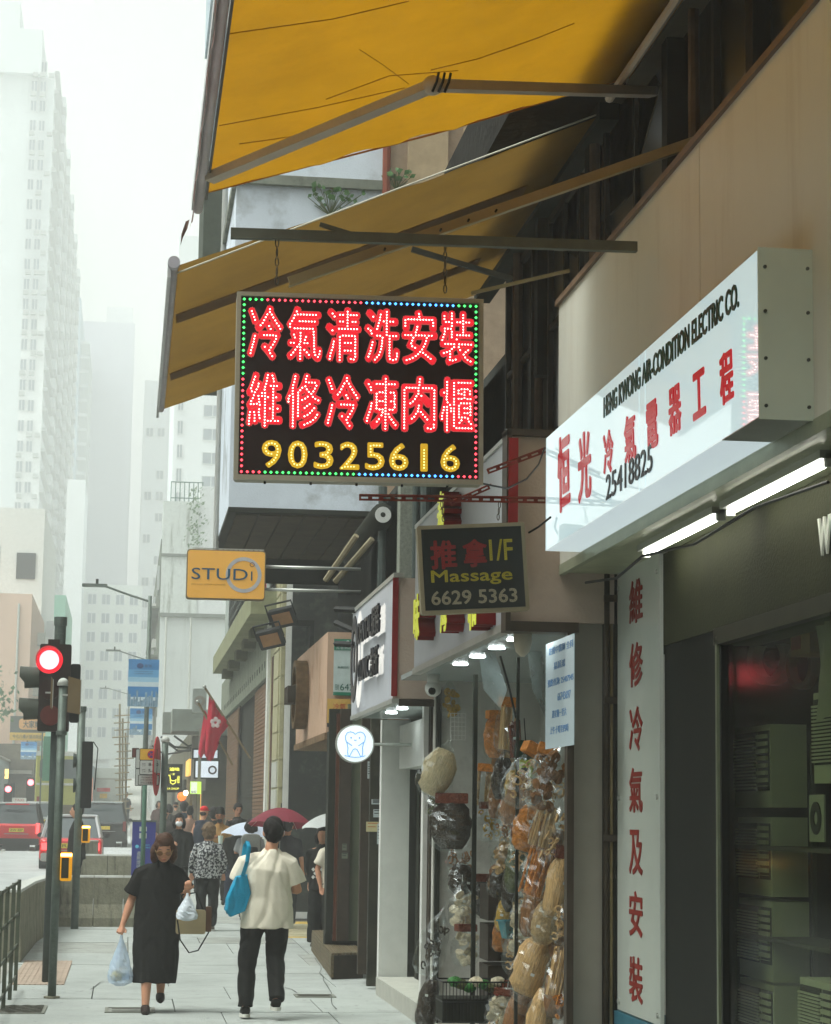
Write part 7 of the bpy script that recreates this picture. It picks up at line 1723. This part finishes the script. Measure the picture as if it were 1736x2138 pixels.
        put(remesh_obj(cb, vox*1.15, 2), {'tee': 't_shirt', 'long': 'long_sleeved_top', 'blouse': 'blouse', 'dress': 'dress', 'halfsleeve': 'shirt', 'vest': 'vest'}[kind], tm, t, fold=.011*k, seed=int(abs(x)*13+y) % 7+1)
    bk, bm = bottom
    if bk in ('trousers', 'wide'):
        pb_ = MB(); rr_ = (.098, .073, .062) if bk == 'trousers' else (.105, .10, .10)
        pb_.tube([j['P']+V3(0, 0, .06)*k, j['P']-V3(0, 0, .03)*k, j['P']-V3(0, 0, .14)*k], [(.165*k*w, .12*k*w), (.178*k*w, .135*k*w), (.16*k*w, .12*k)], 16)
        for s, S in ((-1, 'L'), (1, 'R')): pb_.tube([j[S+'H']-V3(0, 0, .0), j[S+'H'].lerp(j[S+'K'], .5), j[S+'K'], j[S+'A']+V3(0, 0, .0)*k], [rr_[0]*k*w, rr_[0]*.9*k*w, rr_[1]*k*w, rr_[2]*k*w], 14)
        put(remesh_obj(pb_, vox*1.15, 2), 'trousers', bm, t, fold=.010*k, seed=3, fz=13)
    if shoes:
        for s, S in ((-1, 'L'), (1, 'R')):
            a = j[S+'A']; sb = MB(); sb.tube([a+V3(0, .045, -.03)*k, a+V3(0, -.0, -.025)*k, a+V3(0, -.08, -.045)*k, a+V3(0, -.175, -.06)*k], [.040*k, .046*k, .045*k, .026*k], 10)
            so_ = put(remesh_obj(sb, .009, 1), 'shoe', shoes, t)
            if sole: q = MB(); zz = a.z-.085*k; pts = [(a.x+math.cos(c)*.047*k, a.y-.06*k+math.sin(c)*.125*k) for c in [i*math.pi/8 for i in range(16)]]; q.add([(p_[0], p_[1], zz) for p_ in pts]+[(p_[0], p_[1], zz+.028*k) for p_ in pts], [list(range(15, -1, -1)), list(range(16, 32))]+[(i, (i+1) % 16, (i+1) % 16+16, i+16) for i in range(16)]); q.build('sole', sole, so_)
    return t, j
m_bcl = mat('black_cloth', C(26,26,24), rough=.85, var=.15, scale=8, bump=.2); m_ccl = mat('cream_cotton', C(216,209,190), rough=.9, var=.05, scale=6, bump=.15, bscale=30)
m_wsole = mat('white_sole', C(200,200,190), rough=.6)
def at(px, py, y): p = W(px, py, y); return p.x
# 1 woman in the black dress, walking towards the camera
Yw = 19.6
wx = at(330, 1900, Yw)
tw, jw = person('woman in a long black dress and glasses walking towards the camera with plastic bags', wx, Yw, 0, 1.56,
    J=dict(Hd=(.04, -.075, 1.55), N=(.02, -.01, 1.43), LS=(-.165, 0, 1.325), RS=(.165, 0, 1.325), LE=(-.255, .03, 1.06), LW=(-.335, -.05, .82), RE=(.265, .0, 1.10), RW=(.27, -.24, 1.17), LA=(-.095, -.20, .075), LK=(-.09, -.11, .49), RA=(.05, .20, .16), RK=(.05, .03, .50), hemz=.275, skirtx=-.015, curl=.75),
    top=('dress', m_bcl), bottom=(None, None), hair=('bob', HAIRBR), hs_=1.2, vox=.0075, headtilt=(24, 0), wide=1.08, shoes=mat('dark_sandal', C(48,40,36), rough=.6))
hd = jw['Hd']; g_ = MB(); M3 = Matrix.Rotation(R(24), 3, 'X'); f_ = lambda a, c, e: hd + M3 @ (V3(a, c, e)*.918*1.2)
for s in (-1, 1): g_.tube([f_(s*.034+.026*math.cos(a), -.100, .002+.02*math.sin(a)) for a in [i*math.pi/5 for i in range(11)]], .0022, 4)
g_.tube([f_(-.008, -.102, .006), f_(.008, -.102, .006)], .003, 4)
for s in (-1, 1): g_.tube([f_(s*.062, -.095, .01), f_(s*.08, 0, .01)], .003, 4)
g_.build('glasses', mat('gold_frame', C(150,120,70), rough=.4, metal=.5), tw)
for s in (-1, 1): MB().tube([f_(s*.034, -.099, .002), f_(s*.034, -.096, .002)], .025, 14).build('lens', mat('tinted_lens', C(120,84,62), rough=.2), tw)
# carrier bag from her left-in-photo hand
def plastic_bag(name, label, top, w, h, m, contents=None, cat='plastic bag'):
    t = thing(name, label, cat, top); b = MB(); n = 22; prof0 = [(0, .10), (.08, .13), (.2, .30), (.38, .55), (.58, .80), (.78, .98), (.92, .95), (.985, .7), (1, .3)]; prof = [(i/15, float(np.interp(i/15, [q_[0] for q_ in prof0], [q_[1] for q_ in prof0]))) for i in range(16)]
    rr = random.Random(5); rings = [[(math.cos(a)*w/2*r_*(1+.05*math.sin(5*a+z*8)+rr.uniform(-.05, .05)), math.sin(a)*w*.34*r_*(1+.1*math.sin(4*a+z*5)+rr.uniform(-.12, .12)), -z*h) for a in [k2*2*math.pi/n for k2 in range(n)]] for z, r_ in prof]
    b.add([v for q in rings for v in q], [(i*n+q, i*n+(q+1) % n, (i+1)*n+(q+1) % n, (i+1)*n+q) for i in range(len(rings)-1) for q in range(n)]+[[(len(rings)-1)*n+q for q in range(n)]]); b.build('film', m, t, smooth=False)
    if contents:
        for (dx, dz, r_, mm) in contents: MB().ell((dx, -.01, -h+dz), (r_, r_*.7, r_*.7), 12, 8).build('contents', mm, t, smooth=True)
    return t
hw_ = tw.matrix_basis @ (jw['LW']+V3(-.01, -.02, -.075)) if False else Vector((wx, Yw, 0)) + jw['LW'] + V3(-.005, -.02, -.085)
plastic_bag('shopping_bag', 'translucent blue-white carrier bag with a yellow item, low in her hand', hw_, .225, .44, mat('blue_film', C(186,208,230), rough=.25, alpha=.5, var=.15, scale=6, translucent=.0), [(-.03, .085, .06, mat('yellow_food', C(200,180,70), rough=.6)), (.015, .12, .055, mat('white_food', C(206,206,190), rough=.6)), (.045, .08, .045, mat('blue_food', C(110,140,170)))])
hr = Vector((wx, Yw, 0)) + jw['RW'] + V3(.0, -.08, -.03)
plastic_bag('small_white_bag', 'small white carrier bag hanging from her raised hand', hr, .19, .24, mat('white_film', C(206,214,220), rough=.3, alpha=.9, var=.1, scale=6))
hbg = thing('handbag', 'tan handbag with a dark strap at her side', 'handbag', hr+V3(.03, .12, -.36)); MB().rbox((-.12, 0, 0), (.14, .09, .21), .02).build('body', mat('tan_leather', C(150,136,104), rough=.5, var=.08), hbg); MB().rbox((.14, .01, .02), (.19, .08, .24), .01).build('side_flap', mat('brown_leather', C(84,60,44), rough=.5), hbg)
MB().tube([(-.10, .045, .2), (-.07, .045, .34), (.05, .045, .36), (.12, .045, .2)], .008, 5).build('handle', m_black, hbg); MB().tube([(-.11, .0, .12), (-.08, .0, -.05), (.0, .0, -.16), (.08, 0, -.14), (.17, 0, .02)], .007, 5).build('strap', m_black, hbg)
# 2 man in cream T-shirt from behind
Ym = 19.0; mxx_ = at(557, 1900, Ym)
tm_, jm = person('man in a cream T-shirt and black trousers walking away from the camera', mxx_, Ym, R(180), 1.71,
    J=dict(Hd=(-.045, -.03, 1.575), N=(-.03, .0, 1.43), LS=(-.185, 0, 1.325), RS=(.185, 0, 1.325), RE=(.265, -.03, 1.10), RW=(.20, -.24, 1.14), LE=(-.265, -.03, 1.08), LW=(-.16, -.25, 1.12), RH=(.10, 0, .88), LH=(-.10, 0, .88), RK=(.155, .0, .50), RA=(.165, .05, .10), LK=(-.085, -.01, .51), LA=(-.085, .20, .17), hemz=.76, curl=.9, flare=1.06),
    top=('tee', m_ccl), bottom=('trousers', m_bcl), hair=('short', HAIRB), vox=.0075, face=False, wide=1.10, shoes=m_black, sole=m_wsole)
tb_ = thing('tote_bag', 'bright blue tote bag on the left shoulder of the man in cream', 'tote bag', (mxx_-.26, Ym-.10, .86), R(8)); m_blb = mat('blue_tote', C(24,140,176), rough=.5, var=.15, scale=8, bump=.3)
b = MB(); P = [(-.02, .34), (.07, .36), (.115, .2), (.06, .05), (-.06, .0), (-.10, .06), (-.09, .16)]; b.prism_y(P, -.05, .06); put(remesh_obj(b, .01, 2), 'bag', m_blb, tb_, fold=.006, seed=4)
b = MB(); b.tube([(.03, -.035, .33), (.055, -.115, .47), (.075, -.075, .60), (.085, .03, .635)], [(.02, .005)]*4, 6).tube([(.03, .06, .33), (.07, .16, .47), (.085, .14, .6), (.085, .03, .64)], [(.02, .005)]*4, 6); b.build('strap', m_blb, tb_)
# 3 curly-haired woman
Yc = 32.0; cx3 = at(434, 1830, Yc)
m_pat = mat('speckled_blouse', C(120,124,124), rough=.8, var=0); 
nt3 = m_pat.node_tree; vn = nt3.nodes.new('ShaderNodeTexNoise'); vn.inputs['Scale'].default_value = 34; vn.inputs['Detail'].default_value = 3; cr = nt3.nodes.new('ShaderNodeValToRGB'); cr.color_ramp.elements[0].position = .46; cr.color_ramp.elements[0].color = C(36,38,44); cr.color_ramp.elements[1].position = .56; cr.color_ramp.elements[1].color = C(176,178,176)
tc3 = nt3.nodes.new('ShaderNodeTexCoord'); nt3.links.new(tc3.outputs['Object'], vn.inputs['Vector']); nt3.links.new(vn.outputs['Fac'], cr.inputs[0]); nt3.links.new(cr.outputs[0], nt3.nodes['Principled BSDF'].inputs['Base Color'])
tc_, jc = person('woman with curly grey-brown hair in a speckled blouse seen from behind', cx3, Yc, R(175), 1.53, J=dict(LE=(-.25, .02, 1.12), LW=(-.25, -.06, .90), RE=(.25, .02, 1.12), RW=(.27, -.02, .90), hemz=.84, LA=(-.085, -.05, .085), RA=(.085, .05, .09)),
    top=('blouse', m_pat), bottom=('trousers', m_bcl), hair=('curly', HAIRG), vox=.011, face=False, wide=1.13, shoes=mat('grey_shoe', C(90,78,70), rough=.7), sole=m_wsole)
MB().tube([(-.13, .16, 1.24), (.0, .18, 1.05), (.12, .17, .84)], [(.012, .005)]*3, 5).build('bag_strap', m_black, tc_)
# 4 masked woman
Y4 = 36.4; t4, j4 = person('woman in black wearing a white face mask behind the woman in the dress', at(373, 1750, Y4), Y4, 0, 1.63, J=dict(LE=(-.24, -.02, 1.12), LW=(-.08, -.24, 1.18), RE=(.25, .02, 1.12), RW=(.27, 0, .86)), top=('halfsleeve', m_bcl), bottom=('trousers', m_bcl), hair=('long', HAIRB), vox=.013, wide=1.05, shoes=m_black)
MB().ell(j4['Hd']+V3(0, -.075, -.045), (.058, .045, .048), 12, 8).build('face_mask', mat('mask_white', C(206,208,210), rough=.8), t4, smooth=True)
# 5 red cap
Y5 = 44; person('man in a bright red cap and dark vest over white sleeves', at(424, 1750, Y5), Y5, R(150), 1.72, top=('vest', mat('navy_vest', C(34,40,52), rough=.7)), bottom=('trousers', m_bcl), hair=('cap', mat('red_cap', C(200,34,38), rough=.6)), vox=.016, wide=1.1, shoes=m_black)
# 6 turban
Y6 = 39.5; t6, j6 = person('bearded man with a black turban and mustard-brown T-shirt holding a cup', at(459, 1750, Y6), Y6, R(-8), 1.70, J=dict(LE=(-.25, -.02, 1.14), LW=(-.06, -.26, 1.20)), top=('tee', mat('mustard_cotton', C(140,106,60), rough=.85, var=.08)), bottom=('trousers', m_bcl), hair=('turban', None), skin=SKIN2, vox=.013, wide=1.05, shoes=m_black)
q = thing('drink_cup', 'pale plastic drink cup held by the man in the turban', 'cup', Vector((at(459, 1750, Y6), Y6, zr(Y6)))+V3(.0, -.36, 1.08)); MB().tube([(0, 0, 0), (0, 0, .15)], [.035, .048], 14).build('cup', mat('cup_pale', C(190,206,200), rough=.3), q); MB().cyl((0, 0, .15), (.02, 0, .24), .005, 5).build('straw', m_white, q)
# 7 tall man
Y7 = 45; person('tall man in black standing in the dark doorway behind the queue', at(495, 1750, Y7), Y7, R(12), 1.78, top=('long', m_bcl), bottom=('trousers', m_bcl), hair=('short', HAIRB), vox=.016, headtilt=(14, 0), shoes=m_black)
# 8 people under the umbrellas
def umbrella(label, x, y, z, r, h, m, tilt=(0, 0), hx=0, n=8, handle=.75):
    t = thing('umbrella', label, 'umbrella', (x, y, z)); t.rotation_euler = (R(tilt[0]), R(tilt[1]), .2); P = [(0, 0, h)]; fs = []
    K = 6; S_ = n*4
    for i in range(1, K+1):
        u = i/K
        for q in range(S_):
            a = 2*math.pi*q/S_; ed = .5-.5*math.cos(4*2*math.pi*(q % 4)/4/4) ; sc_ = 1-(.045*u if q % 4 else 0); dz = -.03*u*u*(0 if q % 4 == 0 else 1)*0
            P.append((math.cos(a)*r*u*sc_, math.sin(a)*r*u*sc_, h*(1-u**1.9)+ (0.012*u if q % 4 else 0)))
    for q in range(S_): fs.append((0, 1+q, 1+(q+1) % S_))
    for i in range(K-1):
        for q in range(S_): a = 1+i*S_; fs.append((a+q, a+S_+q, a+S_+(q+1) % S_, a+(q+1) % S_))
    MB().add(P, fs).build('canopy', m, t, smooth=False)
    MB().cyl((0, 0, h-.02), (0, 0, h+.07), .008, 6).build('tip', m_black, t); MB().cyl((0, 0, h-handle), (0, 0, h), .007, 6).build('shaft', m_alu, t)
    for q in range(n):
        a = 2*math.pi*q/n; MB().tube([(math.cos(a)*r*u, math.sin(a)*r*u, h*(1-u**1.9)-.008) for u in (0.02, .35, .7, 1)], .004, 4).build('rib', m_alu, t)
    MB().tube([(0, 0, h-handle), (0, 0, h-handle-.08), (.03, 0, h-handle-.11), (.05, 0, h-handle-.08)], .012, 6).build('handle', m_black, t)
    return t
Yu = 33.5
umbrella('maroon umbrella above the head of the man in cream', at(586, 1722, Yu), Yu, W(586, 1724, Yu).z, .52, .27, mat('maroon_nylon', C(122,42,56), rough=.6, var=.05, translucent=.25), (-6, 3))
umbrella('pearly white umbrella to the left of the maroon one', at(521, 1742, 34.6), 34.6, W(523, 1744, 34.6).z, .46, .20, mat('pearl_nylon', C(196,206,222), rough=.3, var=.12, scale=2, translucent=.3), (4, 3))
umbrella('white umbrella half hidden by the brown doorway', at(692, 1722, 28.6), 28.6, W(692, 1722, 28.6).z, .40, .15, mat('white_nylon', C(206,210,208), rough=.5, translucent=.3), (2, -8))
m_bpk = mat('grey_backpack', C(120,122,116), rough=.8, var=.1)
t8, j8 = person('woman under the pearly umbrella with a grey backpack', at(522, 1800, 34.3), 34.3, R(170), 1.58, J=dict(RE=(.25, -.04, 1.15), RW=(.12, -.2, 1.28)), top=('halfsleeve', mat('pale_grey_top', C(150,152,152), rough=.8)), bottom=('trousers', m_bcl), hair=('long', HAIRB), vox=.014, face=False, shoes=m_black)
bp_ = thing('backpack', 'grey backpack on the woman under the pearly umbrella', 'backpack', Vector((at(522, 1800, 34.3), 34.1, 1.0+zr(34.3)))); b = MB().rbox((-.15, -.1, -.05), (.15, .06, .36), .07); put(remesh_obj(b, .012, 2), 'body', m_bpk, bp_); MB().rbox((-.1, -.13, -.02), (.1, -.1, .16), .03).build('pocket', mat('backpack_pocket', C(40,40,38), rough=.8), bp_)
person('person beneath the maroon umbrella, mostly hidden behind the man in cream', at(600, 1800, 33.9), 33.9, R(160), 1.60, top=('halfsleeve', mat('dark_grey_top', C(60,62,66), rough=.8)), bottom=('trousers', m_bcl), hair=('short', HAIRB), vox=.016, face=False, shoes=m_black)
person('person in dark clothes carrying a light blue bag beside the turbaned man', at(492, 1800, 36.5), 36.5, R(190), 1.55, top=('halfsleeve', m_bcl), bottom=('wide', mat('dark_blue_skirt', C(40,44,58), rough=.8)), hair=('short', HAIRB), vox=.016, face=False, shoes=m_black)
plastic_bag('blue_carrier_bag', 'light blue carrier bag low beside the queue', W(494, 1822, 34.0), .22, .40, mat('pale_blue_film', C(130,176,206), rough=.3, alpha=.85))
plastic_bag('white_carrier_bag', 'white carrier bag below the light blue one', W(484, 1850, 33.6), .2, .36, mat('white_film', C(206,214,220), rough=.3, alpha=.9))
# 9 woman in black by the doorway, checked panel at the waist
t9, j9 = person('woman in black with a black-and-white diamond panel at her waist by the doorway', at(672, 1850, 29.0), 29.0, R(-12), 1.60, J=dict(LE=(-.2, .06, 1.12), LW=(-.18, .04, .9), RE=(.2, -.02, 1.12), RW=(.1, -.2, 1.25), Hd=(.0, -.02, 1.57)), top=('long', m_bcl), bottom=('wide', m_bcl), hair=('long', HAIRB), vox=.013, wide=.95, face=False, shoes=m_black, z0=0.0)
for i in range(4):
    for q in range(3):
        if True: c = V3(-.10+i*.055+(q % 2)*.027, -.150+.10*abs(-.10+i*.055+.03)**1, .93+q*.05); MB().add([c+V3(-.024, 0, 0), c+V3(0, -.002, -.026), c+V3(.024, 0, 0), c+V3(0, -.002, .026), c+V3(-.024, .02, 0), c+V3(0, .02, -.026), c+V3(.024, .02, 0), c+V3(0, .02, .026)], [(0, 1, 2, 3), (4, 7, 6, 5), (0, 4, 5, 1), (1, 5, 6, 2), (2, 6, 7, 3), (3, 7, 4, 0)]).build('diamond', m_white, t9)
person('person in a cream top almost hidden behind the brown door post', at(700, 1850, 28.4), 28.4, R(10), 1.62, J=dict(LE=(-.25, .02, 1.10), LW=(-.22, -.05, .86)), top=('tee', m_ccl), bottom=('trousers', m_bcl), hair=('short', HAIRB), vox=.016, face=False, shoes=m_black, z0=0.0)
# 10 man between the poles
person('man in black seen in profile between the grey poles', at(161, 1750, 38), 38, R(-80), 1.76, J=dict(LE=(-.22, .05, 1.12), LW=(-.2, -.06, .86)), top=('tee', m_bcl), bottom=('trousers', m_bcl), hair=('short', HAIRB), vox=.014, shoes=m_black)
# 11 background pedestrians
bgp = [(262, 108, 1.72, 30, C(40,44,48), C(30,32,34), 'walker in dark clothes crossing far down the street'), (352, 62, 1.66, 170, C(52,50,46), C(40,40,40), 'pedestrian in a dark top left of the silver post'), (345, 54, 1.58, 160, C(60,54,50), C(40,40,40), 'short pedestrian with black cap left of the silver post'),
       (384, 58, 1.74, 175, C(46,52,62), C(36,36,36), 'pedestrian in slate top behind the masked woman'), (396, 50, 1.68, 185, C(132,104,88), C(50,46,44), 'pedestrian in a dusty pink-brown top right of the masked woman'), (404, 68, 1.62, 170, C(60,86,90), C(40,42,40), 'pedestrian in a teal top far behind the masked woman'),
       (366, 72, 1.70, 170, C(90,84,76), C(40,40,40), 'distant pedestrian in a beige top near the price sign'), (446, 48, 1.66, 185, C(40,38,36), C(34,34,34), 'pedestrian in dark brown right of the red-capped man'), (412, 76, 1.72, 175, C(50,50,50), C(40,40,40), 'farthest pedestrian in black below the ring sign'), (330, 80, 1.7, 20, C(84,60,56), C(44,44,44), 'faraway pedestrian behind the blue standing banner')]
for i, (px, y, H_, rz, c1, c2, lab) in enumerate(bgp):
    person(lab, at(px, 1720, y), y, R(rz), H_, top=('long' if i % 2 else 'halfsleeve', mat('top_%d' % i, c1, rough=.8)), bottom=('trousers', mat('bottom_%d' % i, c2, rough=.8)), hair=(('short', 'bob', 'cap', 'curly')[i % 4], HAIRB if i % 4 != 2 else m_black), vox=.024, face=(abs(rz) < 90), shoes=None, group='pedestrians farther along the pavement')
